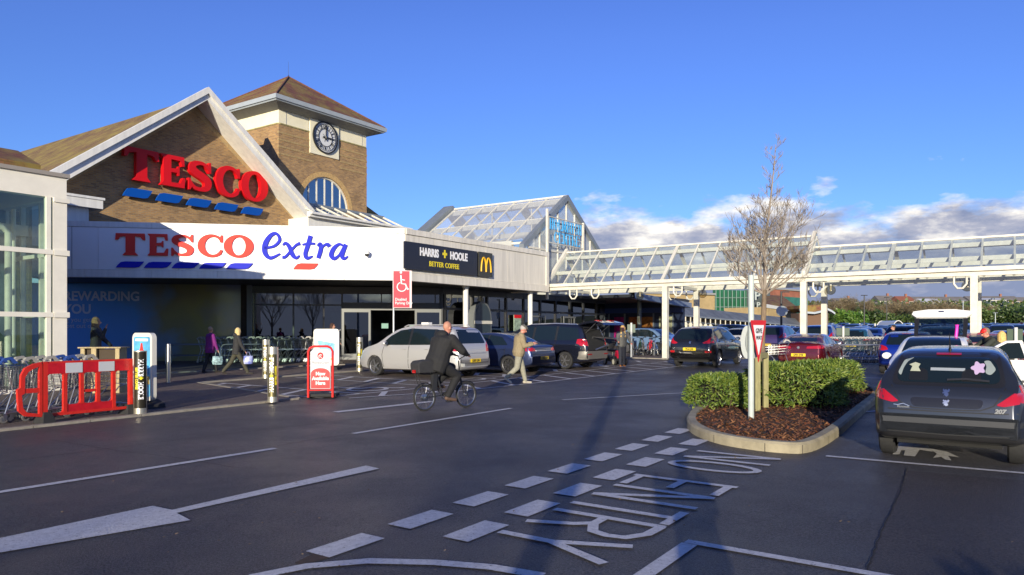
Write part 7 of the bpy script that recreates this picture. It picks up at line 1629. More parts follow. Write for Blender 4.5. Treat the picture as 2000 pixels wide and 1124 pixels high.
def rail(name, label, p, rot, L, h=.85, w=.75, group=None):
    t = thing(name, label, 'trolley bay rail', (p[0], p[1], gz(*p)), rot, group)
    for sg in (1, -1):
        for x0 in (0,) if L < 2 else (0, L/2+.02):
            l_ = L if L < 2 else L/2-.02; y = sg*w/2
            MB().tube([(x0, y, 0), (x0, y, h-.15), (x0+.06, y, h-.03), (x0+.18, y, h), (x0+l_-.18, y, h), (x0+l_-.06, y, h-.03), (x0+l_, y, h-.15), (x0+l_, y, 0)], .028, 8).tube([(x0, y, h*.45), (x0+l_, y, h*.45)], .02, 6).build('hoop_rail', mat('galvanised tube', (.34, .35, .36), .35, .8), t, smooth=True)
    return t
x0_, y0_ = G(1622, 714); rail('trolley_bay_rail', 'low hooped steel rail round the sunlit trolley bay in the car park', (x0_, y0_), R(-8), 4.2)
rail('trolley_bay_rail', 'low hooped steel rails by the shaded wall poster', Gk(kof(357), -2.2), TR, 4.4)
# ================================================================ STREET FURNITURE
# red plastic barrier
P_ = W(5.95, 13.95); bt = thing('plastic_barrier', 'red plastic pedestrian barrier with red and white board in front of trolleys', 'barrier', (*P_, gz(*P_)+.03), math.atan2(G(262, 812)[1]-G(88, 832)[1], G(262, 812)[0]-G(88, 832)[0]))
M_bar = mat('orange red plastic', (.56, .022, .012), .42, var=.12, scale=5); M_barr = mat('red board', (.50, .008, .015), .4, var=.15, scale=6)
BL = (Vector(G(262, 812))-Vector(G(88, 832))).length; bh = 1.08
mb = MB(); mb.box(0, .07, -.03, .03, .12, bh); mb.box(BL-.07, BL, -.03, .03, .12, bh); mb.box(.07, BL-.07, -.025, .025, bh-.03, bh); mb.box(.07, BL-.07, -.025, .025, .12, .17)
mb.build('outer_frame', M_bar, bt)
n = 5; mb = MB(); cw_b = (BL-.14)/n
for i in range(1, n):
    x = .07+i*cw_b; mb.box(x-.032, x+.032, -.028, .028, .17 if i in (1, 4) else .30, bh-.22)
mb.box(.07+2*cw_b, .07+3*cw_b, -.02, .02, .50, .55); mb.build('upright', M_bar, bt)
for i in range(n):   # rounded window corners
    x0 = .07+i*cw_b+(.032 if i else 0); x1 = .07+(i+1)*cw_b-(.032 if i < n-1 else 0)
    for X0, sx, Z0, sz in ((x0, 1, bh-.22, -1), (x1, -1, bh-.22, -1), (x0, 1, .17 if i in (0, 4) else .30, 1), (x1, -1, .17 if i in (0, 4) else .30, 1)):
        MB().prism([(X0, Z0)]+[(X0+sx*.05*(1-math.sin(R(a))), Z0+sz*.05*(1-math.cos(R(a)))) for a in (0, 30, 60, 90)], -.024, .024, lambda x, z, y: (x, y, z)).build('window_corner', M_bar, bt)
MB().box(.07+cw_b+.032, .07+4*cw_b-.032, -.02, .02, .17, .30).build('lower_board', M_barr, bt)
mb = MB().box(.07, BL-.07, -.032, .022, bh-.22, bh-.03); mb.build('top_board', M_barr, bt)
for i in (1, 3):
    MB().box(.07+(BL-.14)*(i-.0)/5, .07+(BL-.14)*(i+1)/5, -.037, -.0325, bh-.215, bh-.035).build('white_reflector', mat('white reflective sheet', (.55, .56, .56), .4), bt)
pw_ = .42; hn = [(-.02, .12), (-.30, .16), (-.40, .26), (-.42, .62), (-.37, .65), (-.36, .86), (-.30, .98), (-.16, 1.05), (-.02, bh)]
hi = [(-.07, .18), (-.27, .22), (-.33, .30), (-.35, .52), (-.30, .55), (-.30, .82), (-.25, .91), (-.15, .97), (-.07, 1.0)]
mb = MB()
for i in range(len(hn)-1): mb.prism([hn[i], hn[i+1], hi[i+1], hi[i]], -.03, .03, lambda x, z, y: (x, y, z))
mb.box(-.33, -.05, -.024, .024, .55, .63); mb.box(-.07, -.02, -.029, .029, .13, bh-.03); mb.build('end_wing', M_bar, bt)
for x in (.05, BL-.05): MB().add([(x-.12, -.15, -.03), (x+.12, -.15, -.03), (x+.12, .25, -.03), (x-.12, .25, -.03), (x-.06, -.06, .20), (x+.06, -.06, .20), (x+.06, .10, .20), (x-.06, .10, .20)], [(3,2,1,0), (4,5,6,7), (0,1,5,4), (1,2,6,5), (2,3,7,6), (3,0,4,7)]).build('rubber_foot', M_rubber, bt)
# bollards
def bollard(px, py, label, r=.115, h=1.22, steel=False, flip=1, txt_=True):
    x, y = G(px, py); t = thing('steel_bollard' if steel else 'wrapped_bollard', label, 'bollard', (x, y, gz(x, y)+.03), math.atan2(-y, -x)+R(90), None if steel else 'bollards wrapped in coffee advertising')
    if steel:
        MB().cyl(0, 0, 0, h, r, 20).build('post', M_steel, t, smooth=True); MB().cyl(0, 0, h, h+.012, r*.98, 20, r*.8).build('cap', M_steel, t, smooth=True); return
    MB().cyl(0, 0, 0, h, r, 28).build('post', mat('mirror steel', (.70, .66, .52), .35, .85), t, smooth=True)
    mb = MB(); nn = 18
    hw_ = 62 if flip < 0 else 48; ctr = 0 if flip < 0 else -8; pts = [((r+.004)*math.sin(R(ctr-hw_+2*hw_*i/nn)), -(r+.004)*math.cos(R(ctr-hw_+2*hw_*i/nn))) for i in range(nn+1)]
    for i in range(nn): mb.add([(*pts[i], .12), (*pts[i+1], .12), (*pts[i+1], h-(.02 if flip < 0 else .16)), (*pts[i], h-(.02 if flip < 0 else .16))], [(0, 1, 2, 3)])
    mb.build('printed_wrap', mat('black wrap', (.03, .026, .016), .3, .3) if flip < 0 else mat('olive gold wrap', (.16, .14, .07), .35, .7), t, smooth=True, fix=False)
    def wrapped(s_, size, off, z0, m, b, sx):
        vs, fs = txt(s_, size, .002, b, sx=1., align='LEFT'); mb = MB(); q = []
        for X_, Y_, Z_ in vs:
            u = (-(Y_)+off) if flip < 0 else (Y_+off); u *= 1; zz = z0+X_*sx if flip > 0 else z0-X_*sx
            if flip > 0: u = -(Y_)+off
            else: u = Y_+off
            a = u/r; q.append(((r+.007+Z_)*math.sin(a), -(r+.007+Z_)*math.cos(a), zz))
        mb.add(q, fs).build('lettering', m, t, fix=False)
    z0 = .22 if flip > 0 else h-.16
    for s_, dz_, m, b in (('HARRIS', 0, M_whitev, .006), ('+', .335, M_yellow, .010), ('HOOLE', .435, M_whitev, .006)):
        wrapped(s_, .115, .010 if flip > 0 else -.03, z0+(dz_ if flip > 0 else -dz_), m, b, .86)
    wrapped('BETTER COFFEE', .062, .085 if flip > 0 else -.085, z0+(.16 if flip > 0 else -.16), M_yellow, .003, .95)
bollard(274, 812, 'dark bollard lettered downward in white, at the right end of the red barrier', flip=-1); bollard(533, 788, 'front bollard of the central pair, lettered upward, reflecting the sun', flip=1)
bollard(519.5, 741, 'rear bollard of the central pair, partly shaded, behind the front one', flip=1); bollard(702.5, 727, 'wrapped bollard touching the nose of the silver people carrier', flip=1)
bollard(329, 750, 'plain brushed steel bollard between the advertising board and the women', .06, 1.13, True)
# free-standing advertising boards
def adboard(px, py, yaw, w, h, label, art):
    x, y = G(px, py); t = thing('advertising_board', label, 'advertising board', (x, y, gz(x, y)+.03), yaw)
    def rr(w_, z0, z1, r): return [(sx*(w_/2-r)+r*math.cos(R(a)), z_+r*math.sin(R(a))) for sx, z_, a0 in ((1, z1-r, 0), (-1, z1-r, 90), (-1, z0+r, 180), (1, z0+r, 270)) for a in range(a0, a0+91, 18)]
    MB().prism(rr(w, .16, h, .12), -.05, .05, lambda x, z, y: (x, y, z)).build('frame', mat('cream plastic frame', (.62, .60, .52), .4), t)
    MB().prism(rr(w-.13, .24, h-.08, .05), -.056, -.0505, lambda x, z, y: (x, y, z)).build('poster', art, t)
    mb = MB(); mb.prism([(-w*.52, 0), (w*.52, 0), (w*.48, .09), (.1, .17), (-.1, .17), (-w*.48, .09)], -.24, .24, lambda x, z, y: (x, y, z)); mb.build('water_base', M_rubber, t, smooth=False); return t, rr
t1, rr = adboard(282, 800, R(-32), .70, 1.55, 'slim advertising board with a light blue poster behind the dark bollard', mat('sky blue poster', (.10, .38, .62), .4, var=.3, scale=3))
MB().prism([(-.10, .95), (.10, .95), (.10, 1.14), (.05, 1.22), (.02, 1.34), (-.02, 1.34), (-.05, 1.22), (-.10, 1.14)], -.066, -.057, lambda x, z, y: (x, y, z)).build('poster_bottle', M_red2, t1)
MB().box(-.27, .27, -.064, -.057, .50, .66).build('poster_sand', mat('poster sand', (.65, .42, .10), .5, var=.3, scale=9), t1)
MB().box(-.22, .22, -.062, -.057, 1.38, 1.43).build('poster_heading', M_whitev, t1); MB().box(-.25, .25, -.062, -.057, .70, .88).build('poster_sea', mat('poster sea', (.02, .16, .42), .5, var=.3, scale=9), t1)
t2, rr = adboard(638, 724, R(-6), .98, 1.52, 'white advertising board with a pale blue drawing behind the red framed sign', mat('white poster', (.74, .74, .72), .4))
MB().prism([(-.34, 1.10), (.34, .98), (.32, .55), (.10, .40), (-.2, .55)], -.064, -.057, lambda x, z, y: (x, y, z)).build('poster_drawing', mat('pale blue drawing', (.16, .46, .70), .5, var=.5, scale=8), t2)
MB().box(-.02, .30, -.066, -.0645, .36, .44).build('poster_band', mat('poster orange', (.7, .4, .15), .5), t2)
# red framed A board
x, y = G(626, 779); ab = thing('pavement_sign', 'red framed pavement sign advertising a money transfer service on the kerb', 'pavement sign', (x, y, gz(x, y)+.03), R(8))
w, h = .56, 1.20; rf = mat('signal red frame', (.68, .025, .02), .4)
fr_ = [(-w/2, 0), (-w/2, h-.12), (-w/2+.04, h-.04), (-w/2+.12, h), (w/2-.12, h), (w/2-.04, h-.04), (w/2, h-.12), (w/2, 0)]
MB().tube([(a, 0, b) for a, b in fr_], .028, 8).tube([(-w/2, 0, .17), (w/2, 0, .17)], .015, 6).build('frame', rf, ab, smooth=True)
pn = [(-.23, .20), (.23, .20), (.23, h-.13), (.16, h-.06), (-.16, h-.06), (-.23, h-.13)]
MB().prism(pn, -.012, .012, lambda x, z, y: (x, y, z)).build('panel', mat('pale grey panel', (.52, .53, .55), .35), ab)
MB().prism([(-.22, .21), (.22, .21), (.22, .56)]+[(.22*math.cos(R(a)), .56+.13*math.sin(R(a))) for a in range(15, 166, 15)]+[(-.22, .56)], -.016, -.0125, lambda x, z, y: (x, y, z)).build('red_dome', mat('deep red print', (.45, .008, .012), .3, var=.25, scale=2), ab)
for s_, z_ in (('Now', .52), ('Available', .41), ('Here', .30)): wtext(ab, s_, 0, z_, -.018, .115, M_whitev, bold=.004, ext=.003, sx=.92)
wtext(ab, 'MoneyGram', 0, .79, -.0135, .088, mat('dark print', (.03, .03, .035), .4), ext=.002, sx=.9); wtext(ab, 'money transfer', 0, .745, -.0135, .03, MATS['dark print'], ext=.002)
MB().prism([(.07*math.cos(R(a)), .98+.08*math.sin(R(a))) for a in range(0, 360, 20)], -.016, -.0125, lambda x, z, y: (x, y, z)).build('logo_disc', M_red, ab)
MB().tube([(-.03, -.019, .93), (-.035, -.019, .98), (.0, -.019, 1.01), (.035, -.019, .99)], .010, 5).tube([(.03, -.021, .93), (-.0, -.021, .96), (-.01, -.021, .985)], .008, 5).build('logo_arrow', M_whitev, ab)
MB().tube([(-w/2, .0, .02), (-w/2, .5, .02), (w/2, .5, .02), (w/2, .0, .02)], .03, 8).prism([(-.3, .05), (.34, .05), (.40, .42), (-.26, .42)], .01, .07).build('base', M_rubber, ab)
# disabled parking sign
x, y = W(20.4, 19.3); ds = thing('parking_sign', 'tall red disabled parking sign with white wheelchair symbol on a thin pole', 'parking sign', (x, y, gz(x, y)+.03), R(6)); Yd = y
zt_ = (644-529)/1431*Yd+CAMH-ds.location.z; zb_ = (644-601)/1431*Yd+CAMH-ds.location.z
MB().cyl(-.02, .05, 0, zt_-.1, .035, 14).build('pole', mat('pale pole', (.50, .52, .50), .4, .3), ds, smooth=True)
MB().box(-.04, .66, -.03, .03, zb_-.02, zt_+.0).build('sign_edge', mat('pink white edge', (.65, .50, .50), .5), ds)
MB().box(-.02, .58, -.04, -.031, zb_, zt_-.02).build('sign_board', mat('signal red board', (.66, .015, .04), .45, spec=.3), ds)
wtext(ds, 'Disabled', .04, zb_+.26, -.046, .145, M_whitev, bold=.0, ext=.008, align='LEFT', sx=.86); wtext(ds, 'Parking Only', .04, zb_+.12, -.046, .145, M_whitev, bold=.0, ext=.008, align='LEFT', sx=.86)
k = MB(); cx_, cz_ = .29, zb_+.78
k.tube([(cx_+.17*math.cos(R(a)), -.046, cz_+.17*math.sin(R(a))) for a in range(110, 381, 15)], .020, 6); k.tube([(cx_-.03, -.048, cz_+.44), (cx_-.01, -.048, cz_+.12), (cx_+.14, -.048, cz_+.10), (cx_+.22, -.048, cz_-.10), (cx_+.27, -.048, cz_-.07)], .030, 6); k.tube([(cx_-.02, -.05, cz_+.28), (cx_+.12, -.05, cz_+.25)], .02, 6)
ellipsoid(k, (cx_-.03, -.044, cz_+.55), .045, .012, .05); k.build('wheelchair_symbol', M_whitev, ds, fix=False)
# timber planter
x, y = (203-1000)/1431*18.4, 18.4; pl = thing('timber_planter', 'low pale timber box bench standing before the dark wall poster', 'planter', (x, y, gz(x, y)+.035), R(3))
z1 = (644-678)/1431*18.4+CAMH-pl.location.z
mb = MB()
for sx in (-.47, .37): mb.box(sx, sx+.10, -.2, .2, 0, z1-.03)
mb.box(-.20, -.08, -.22, .2, 0, z1-.03); mb.build('leg', mat('pale timber', (.34, .27, .14), .8, var=.25, scale=5, stretch=(6, 6, 1)), pl); MB().box(-.52, .52, -.24, .24, z1-.03, z1).build('top_board', MATS['pale timber'], pl)
MB().box(-.44, .42, -.12, -.09, .08, z1-.06).build('front_board', mat('dark timber', (.05, .035, .02), .85), pl)
# mobility scooter
x, y = G(1201, 713); ms = thing('mobility_scooter', 'black and red mobility scooter with pale wheels beside the blonde woman', 'mobility scooter', (x, y, gz(x, y)), R(-72))
def mwheel(x_, y_):
    m = MB(); m.lathe([(.10, -.04), (.14, -.04), (.15, -.02), (.15, .02), (.14, .04), (.10, .04)], 20, lambda a, q, c_: (x_+a, y_+q, .15+c_)); o = m.build('wheel', M_rubber, ms, smooth=True)
    m = MB(); m.lathe([(.001, -.045), (.11, -.04), (.12, 0), (.11, .04), (.001, .045)], 18, lambda a, q, c_: (x_+a, y_+q, .15+c_)); m.build('rim', mat('cream wheel', (.45, .44, .36), .5), o, smooth=True)
for q in ((.45, .26), (.45, -.26), (-.35, .28), (-.35, -.28)): mwheel(*q)
MB().prism([(-.50, .16), (-.20, .14), (.30, .14), (.55, .20), (.56, .34), (.42, .40), (.34, .24), (-.15, .24), (-.22, .40), (-.48, .42)], -.20, .20, lambda x, z, y: (x, y, z)).build('chassis', M_black, ms)
MB().prism([(.36, .28), (.58, .30), (.60, .48), (.50, .62), (.42, .60), (.36, .42)], -.18, .18, lambda x, z, y: (x, y, z)).build('front_fairing', P_red if False else mat('red fairing', (.35, .008, .03), .25, coat=.6), ms)
MB().tube([(.42, 0, .5), (.30, 0, .98)], .03, 8).tube([(.28, -.28, 1.0), (.33, -.1, .98), (.33, .1, .98), (.28, .28, 1.0)], .016, 8).build('tiller', M_black, ms); MB().box(.34, .38, -.05, .05, .82, .9).build('head_lamp', M_head, ms)
se = MB(); ellipsoid(se, (-.22, 0, .62), .24, .25, .07); ellipsoid(se, (-.44, 0, .90), .06, .24, .28); melt(se, 'seat', M_black, ms, .02, 3); MB().cyl(-.25, 0, .35, .6, .04, 8).tube([(-.42, .28, .6), (-.42, .28, .78), (-.1, .28, .78)], .02, 6).tube([(-.42, -.28, .6), (-.42, -.28, .78), (-.1, -.28, .78)], .02, 6).build('seat_post', M_black, ms)
# parked bicycles
bm_ = [mat('bike black', (.02, .02, .02), .3), mat('bike red', (.5, .01, .02), .3), mat('bike blue', (.03, .08, .25), .3), mat('bike silver', (.4, .4, .4), .3, .7), mat('bike dark green', (.02, .06, .03), .3)]
bl_ = ['black bicycle leftmost in the cycle rack', 'dark green bicycle second in the cycle rack', 'silver bicycle third from the left in the cycle rack', 'red framed bicycle in the middle of the cycle rack', 'blue bicycle right of the red one in the cycle rack', 'black bicycle rightmost in the cycle rack by the white post']
for i, (px, mi) in enumerate(((1238, 0), (1248, 4), (1258, 3), (1268, 1), (1279, 2), (1290, 0))):
    x, y = at(px, 38.6+.1*i); bicycle('parked_bicycle', bl_[i], (x, y, gz(x, y)+.04), R(-112+7*i), bm_[mi], r=.34, wb=1.05, group='bicycles in the rack', lean=R(6*(-1)**i))
x, y = at(1266, 38.9); rk = thing('cycle_rack', 'row of steel cycle hoops holding the parked bicycles', 'cycle rack', (x, y, gz(x, y)+.04), R(-5))
for i in range(4): MB().tube([(-.8+i*.55, -.3, 0), (-.8+i*.55, -.3, .7), (-.8+i*.55, 0, .8), (-.8+i*.55, .3, .7), (-.8+i*.55, .3, 0)], .025, 8).build('hoop', MATS['galvanised tube'], rk, smooth=True)
# pink rolled umbrella on the white roof
x, y = at(1867, 17.6); z_ = (644-659)/1431*17.6+CAMH; pu = thing('pink_tube', 'bright pink rolled tube standing at the back of the white car roof', 'tube', (x, y, z_), 0)
MB().tube([(0, 0, 0), (.015, 0, .12), (.03, .01, .25), (.03, .01, .30)], [.035, .036, .034, .045], 12).build('tube_body', mat('hot pink', (.70, .03, .40), .4), pu, smooth=True)
# lamp column and hedge behind the camera that throw the long shadows
def lampcol(name, label, x, y, h, m, r=.09, arm=0.):
    t = thing(name, label, 'lamp post', (x, y, gz(x, y)), 0); MB().cyl(0, 0, 0, 1.4, r*1.25, 14).cyl(0, 0, 1.4, h, r, 14, r*.55).build('column', m, t, smooth=True)
    MB().box(-.16, .16, -.4, .4, h, h+.12).build('lamp_head', m, t); return t
lampcol('lamp_post', 'tall grey lamp column behind the camera beside the road', -2.05, -6.5, 9.5, M_grey, .13)
hedge('hedge', 'clipped green hedge on the slab behind the camera', 3.6, -3.2, 9.5, .9, 1.40, 0, 5000, L=.16, zb=.15)
sheet_ = MB().prism(smooth_loop([(-.9, -.55), (8.5, -.9), (8.6, -4.2), (-1.2, -4.2)]), 0, 1, lambda x, y, z: (x, y, gz(x, y)+(.16 if z else -.05))); o = sheet_.build('raised_slab', M_kerb); o['kind'] = 'structure'  # slab added to raise the person behind the camera, lengthening that shadow

# bare trees behind the camera: mirrored in the shop windows, faint shadows on the road
for i, (x, y, H_) in enumerate(((-10, -34, 8.5), (-17, -40, 9.5), (-4, -44, 9), (9, -42, 10), (18, -38, 9), (28, -46, 10))):
    t = thing('bare_tree', ['bare tree behind the camera beyond the lamp column', 'tall bare tree behind the camera at the far left', 'bare tree straight behind the camera', 'bare tree behind the camera to the right', 'bare tree behind the camera, right of the hedge', 'large bare tree behind the camera at the far right'][i], 'tree', (x, y, gz(x, y)), 0, 'bare trees behind the camera'); out = []
    MB().cyl(0, 0, 0, H_*.42, .16, 8, .11).build('trunk', M_bark, t, smooth=True)
    for k in range(8): an = k*2.4; grow((0, 0, H_*RNG.uniform(.25, .42)), (math.cos(an)*.7, math.sin(an)*.7, RNG.uniform(.8, 1.8)), H_*.42, .07, 3, out, .012, .5)
    branches_mesh(out).build('crown', M_twig, t, fix=False)
# ================================================================ FAR SHOPS, BANK, TREES, HOUSES
def zpx(py, Y): return (644-py)/1431*Y+CAMH
def facade(root, pts, m, name, th=.4, yb=None):
    """upright slab between (px, Y, ytop) and (px2, Y2, ytop2)"""
    (p0, Y0, t0), (p1, Y1, t1) = pts; a = Vector(at(p0, Y0)); b = Vector(at(p1, Y1)); d = (b-a).normalized(); n = Vector((-d.y, d.x))*th; o = root.location
    vs = [(a.x, a.y, gz(*a)-.3 if yb is None else zpx(yb[0], Y0)), (b.x, b.y, gz(*b)-.3 if yb is None else zpx(yb[1], Y1)), (b.x, b.y, zpx(t1, Y1)), (a.x, a.y, zpx(t0, Y0))]; vs += [(x+n.x, y+n.y, z) for x, y, z in vs]
    return MB().add(vs, [(0,1,2,3), (7,6,5,4), (0,4,5,1), (1,5,6,2), (2,6,7,3), (3,7,4,0)]).build(name, m, root, tuple(o))
def bthing(name, lab, cat, px, Y): x, y = at(px, Y); return thing(name, lab, cat, (x, y, gz(x, y)))
tan = mat('tan far brick', (.34, .25, .12), .85, var=.15, scale=1.2)
r = bthing('tan_brick_store', 'tan brick store wall with a pale triangle, seen under the glass canopy', 'store', 1350, 86)
facade(r, ((1260, 84, 572), (1396, 88, 575)), tan, 'wall'); facade(r, ((1255, 83.6, 570), (1398, 87.6, 573)), mat('grey roof edge', (.25, .25, .24), .6), 'parapet', .3, (573.5, 576.5))
x0, y0 = at(1340, 85.6); MB().prism([(-.55, zpx(603, 86)), (.55, zpx(603, 86)), (.10, zpx(584, 86)), (-.10, zpx(584, 86))], -.3, -.1, lambda x, z, y: (x0+x, y0+y-.25, z)).build('pale_triangle', mat('pale render', (.50, .47, .40), .8), r, tuple(r.location))
r.children[0]
MB().add([(*at(1262, 80), zpx(616, 80)), (*at(1395, 82), zpx(618, 82)), (*at(1380, 87), zpx(607, 87)), (*at(1262, 85), zpx(604, 85))], [(0, 1, 2, 3)]).build('lean_to_roof', mat('greenish glazed roof', (.16, .17, .13), .6, var=.2), r, tuple(r.location), fix=False)
r = bthing('green_glass_store', 'large dark green glass fronted store between the canopy posts', 'store', 1470, 95)
gg = mat('green glazing', (.02, .11, .055), .12, var=.25, scale=.35); facade(r, ((1396, 92, 566), (1462, 94, 568)), gg, 'green_glazing'); facade(r, ((1464, 93.5, 566), (1504, 96, 570)), mat('grey store panel', (.09, .11, .11), .5, var=.2), 'grey_panel', .8); facade(r, ((1506, 100, 578), (1578, 104, 583)), mat('green slatted glazing', (.03, .13, .10), .2, var=.3, scale=.6), 'side_glazing')
mb = MB(); oo = tuple(r.location)
for i in range(9): p = at(1398+i*8, 91.8+i*.22); mb.box(p[0]-.05, p[0]+.05, p[1]-.1, p[1]+.05, 1, zpx(567, 92))
for yy in (582, 600): mb.beam((*at(1396, 91.8), zpx(yy, 92)), (*at(1462, 93.8), zpx(yy, 93.8)), .12, .12)
mb.build('mullion', mat('green grey frame', (.12, .20, .16), .5), r, oo)
x0, y0 = at(1478, 93); vs, fs = txt('P', 1.5, .1, .03); MB().add([(x0+x, y0-.2-z, zpx(586, 93)+y) for x, y, z in vs], fs).build('store_logo', mat('pale letter', (.30, .34, .32), .5), r, oo, fix=False)
vs, fs = txt('P.m', .95, .1, .02); MB().add([(x0+x+.6, y0-.2-z, zpx(601, 93)+y) for x, y, z in vs], fs).build('store_lettering', MATS['pale letter'], r, oo, fix=False)
r = bthing('tile_roofed_store', 'low store with brown hipped roof and tan wall right of the green glass store', 'store', 1530, 88)
oo = tuple(r.location)
facade(r, ((1500, 86, 600), (1556, 90, 611)), tan, 'wall', 6); facade(r, ((1495, 85.6, 594), (1562, 89.6, 606)), mat('white far fascia', (.45, .46, .45), .6), 'fascia', .3, (601, 611))
A = (*at(1495, 86), zpx(594, 86)); B = (*at(1562, 90), zpx(604, 90)); Cq = (*at(1528, 98), zpx(578, 98)); D = (*at(1495, 97), zpx(576, 97)); MB().add([A, B, Cq, D, (A[0], A[1], A[2]-.3), (B[0], B[1], B[2]-.3), (Cq[0], Cq[1], A[2]-.3), (D[0], D[1], A[2]-.3)], [(0,1,2,3), (0,4,5,1), (1,5,6,2), (2,6,7,3), (3,7,4,0)]).build('roof', M_tile, r, oo)
r = bthing('brick_block', 'dark red brick block above the brown roofs, behind the tree trunk', 'building', 1545, 112); facade(r, ((1510, 110, 564), (1568, 114, 569)), mat('red far brick', (.24, .09, .055), .9, var=.25, scale=.6), 'wall', 3); facade(r, ((1508, 109.6, 562), (1570, 113.6, 567)), MATS['grey roof edge'], 'parapet', .4, (565, 570))
r = bthing('curved_roof_pavilion', 'small pavilion with upswept brown roof and grey eaves by the post pair', 'pavilion', 1595, 84)
oo = tuple(r.location); ev = [(-1.9, 603), (-1.2, 609), (-.4, 610), (.4, 607), (1.0, 602), (1.5, 606), (1.9, 611)]
x0, y0 = at(1596, 82); P = [(x, zpx(p, 82)) for x, p in ev]; MB().prism(P+[(x, z-.22) for x, z in P[::-1]], -.3, .3, lambda x, z, y: (x0+x, y0+y, z)).build('eaves', M_bluegrey, r, oo)
MB().prism(P+[(1.1, zpx(602, 82)+.2), (.5, zpx(596, 82)), (-1.9, zpx(597, 82))], .31, 4, lambda x, z, y: (x0+x, y0+y, z)).build('roof', M_tile, r, oo); MB().box(x0-1.8, x0+1.5, y0+.6, y0+3, .5, zpx(612, 82)).build('wall', mat('brown far wall', (.14, .08, .05), .9), r, oo)
# colonnade with glass roof
r = bthing('colonnade', 'row of cream columns under a grey glazed canopy along the far shops', 'colonnade', 1360, 62); oo = tuple(r.location)
colm = mat('cream far column', (.58, .54, .42), .6)
def cx(t): return at(1300+t*(1592-1300), 58+t*26)
mb_r = MB(); 
def ctop(t): Y = 58+t*26; return zpx(612+27*t**.85, Y)
for i in range(31):
    t = i/30; x, y = cx(t); zt = ctop(t); g_ = gz(x, y); c = MB().cyl(x, y, g_, zt-.75, .17, 10).cyl(x, y, zt-.75, zt-.55, .22, 8, .10).cyl(x, y, zt-.55, zt, .05, 6); c.build('column', colm, r, oo, smooth=True)
for i in range(30):
    a, b = cx(i/30), cx((i+1)/30); mb_r.beam((*a, ctop(i/30)), (*b, ctop((i+1)/30)), .14, .14); mb_r.beam((*a, ctop(i/30)-.5), (*b, ctop((i+1)/30)-.5), .06, .06)
    mb_r.beam((*a, ctop(i/30)), (a[0]+.6, a[1]+2.6, ctop(i/30)+.75), .08, .08)
mb_r.build('canopy_frame', mat('canopy grey', (.20, .23, .26), .5), r, oo)
vs = []; 
for i in range(31): a = cx(i/30); vs += [(*a, ctop(i/30)+.07), (a[0]+.6, a[1]+2.6, ctop(i/30)+.85)]
MB().add(vs, [(2*i, 2*i+2, 2*i+3, 2*i+1) for i in range(30)]).build('canopy_glass', mat('grey canopy glass', (.13, .14, .14), .6, var=.3, scale=.8), r, oo, fix=False)
vs = []
for i in range(31): a = cx(i/30); vs += [(a[0]+.7, a[1]+3.0, .3), (a[0]+.7, a[1]+3.0, ctop(i/30)+.85)]
MB().add(vs, [(2*i, 2*i+2, 2*i+3, 2*i+1) for i in range(30)]).build('shop_fronts', mat('mixed dark shop fronts', (.02, .025, .025), .3, var=.9, scale=.9, col2=(.16, .12, .07)), r, oo, fix=False)
# lamp posts, signs, shelter
def post(name, lab, px, Y, ytop, m, rr=.07, cat='lamp post', head=True):
    x, y = at(px, Y); t = thing(name, lab, cat, (x, y, gz(x, y))); h = zpx(ytop, Y)-gz(x, y); MB().cyl(0, 0, 0, h, rr, 8, rr*.7).build('column', m, t)
    if head: MB().box(-.5, .5, -.12, .12, h, h+.12).build('lamp_head', m, t)
    return t, h
M_blk = mat('black post paint', (.015, .016, .018), .5)
t, h = post('lamp_post', 'black post with a round white disc sign, right of the tree trunk', 1526, 46, 571, M_blk, .085, head=False)
MB().prism([(.36*math.cos(R(a)), .33*math.sin(R(a))) for a in range(0, 360, 20)], -.12, -.08, lambda x, z, y: (x, y, z+zpx(608, 46)-t.location.z)).build('disc_sign', mat('pale disc', (.50, .50, .46), .5), t); MB().box(-.06, .5, -.04, .04, h-.02, h+.05).build('arm', M_blk, t)
post('lamp_post', 'thin black lamp post left of centre in the shrubs beyond the trolley bay', 1688, 120, 578, M_blk, .12); post('lamp_post', 'thin dark lamp post before the bare trees, above the suited man', 1732, 150, 582, M_blk, .11)
post('lamp_post', 'slim grey lamp post standing near the far right hedge', 1944, 160, 612, M_grey, .12); post('lamp_post', 'tall slim lamp post before the far bank, left of the last white post', 1881, 170, 588, M_grey, .12)
for i, (px, Y) in enumerate(((1659, 95), (1679, 100), (1709, 92), (1720, 96), (1755, 98), (1780, 94), (1797, 97))):
    t, h = post('marker_post', ['leftmost white marker post at the far car park edge', 'second white marker post from the left at the far car park edge', 'third white marker post, right of the white distant car', 'fourth white marker post, just left of the glass shelter', 'fifth white marker post, just right of the glass shelter', 'sixth white marker post, near the left side of the raised tailgate', 'rightmost white marker post beside the raised tailgate'][i], px, Y, 632, mat('white marker', (.55, .55, .5), .6), .13, 'post', False)
def signb(lab, px, Y, y0, y1, w, bot):
    x, y = at(px, Y); t = thing('parking_board', lab, 'sign', (x, y, gz(x, y)), R(-10)); MB().cyl(0, 0, 0, zpx(y0-3, Y)-gz(x, y), .05, 10).build('pole', mat('pale sign pole', (.55, .56, .52), .5), t)
    MB().box(-w/2, w/2, .05, .08, zpx(y1, Y)-gz(x, y), zpx(y0, Y)-gz(x, y)).build('board', mat('dark green board', (.03, .06, .035), .5), t)
signb('dark green board on a pale pole over the sunlit trolley bay', 1647, 32.6, 641, 656, .55, 0); signb('green board on a pale pole at the right edge by the blonde woman', 1984, 21.5, 643, 668, .42, 0); signb('green board on a silver pole beside the parked bicycles', 1233, 37, 634, 650, .40, 0)
x, y = at(1738, 92); t = thing('glass_shelter', 'small domed clear trolley shelter far across the car park', 'shelter', (x, y, gz(x, y)))
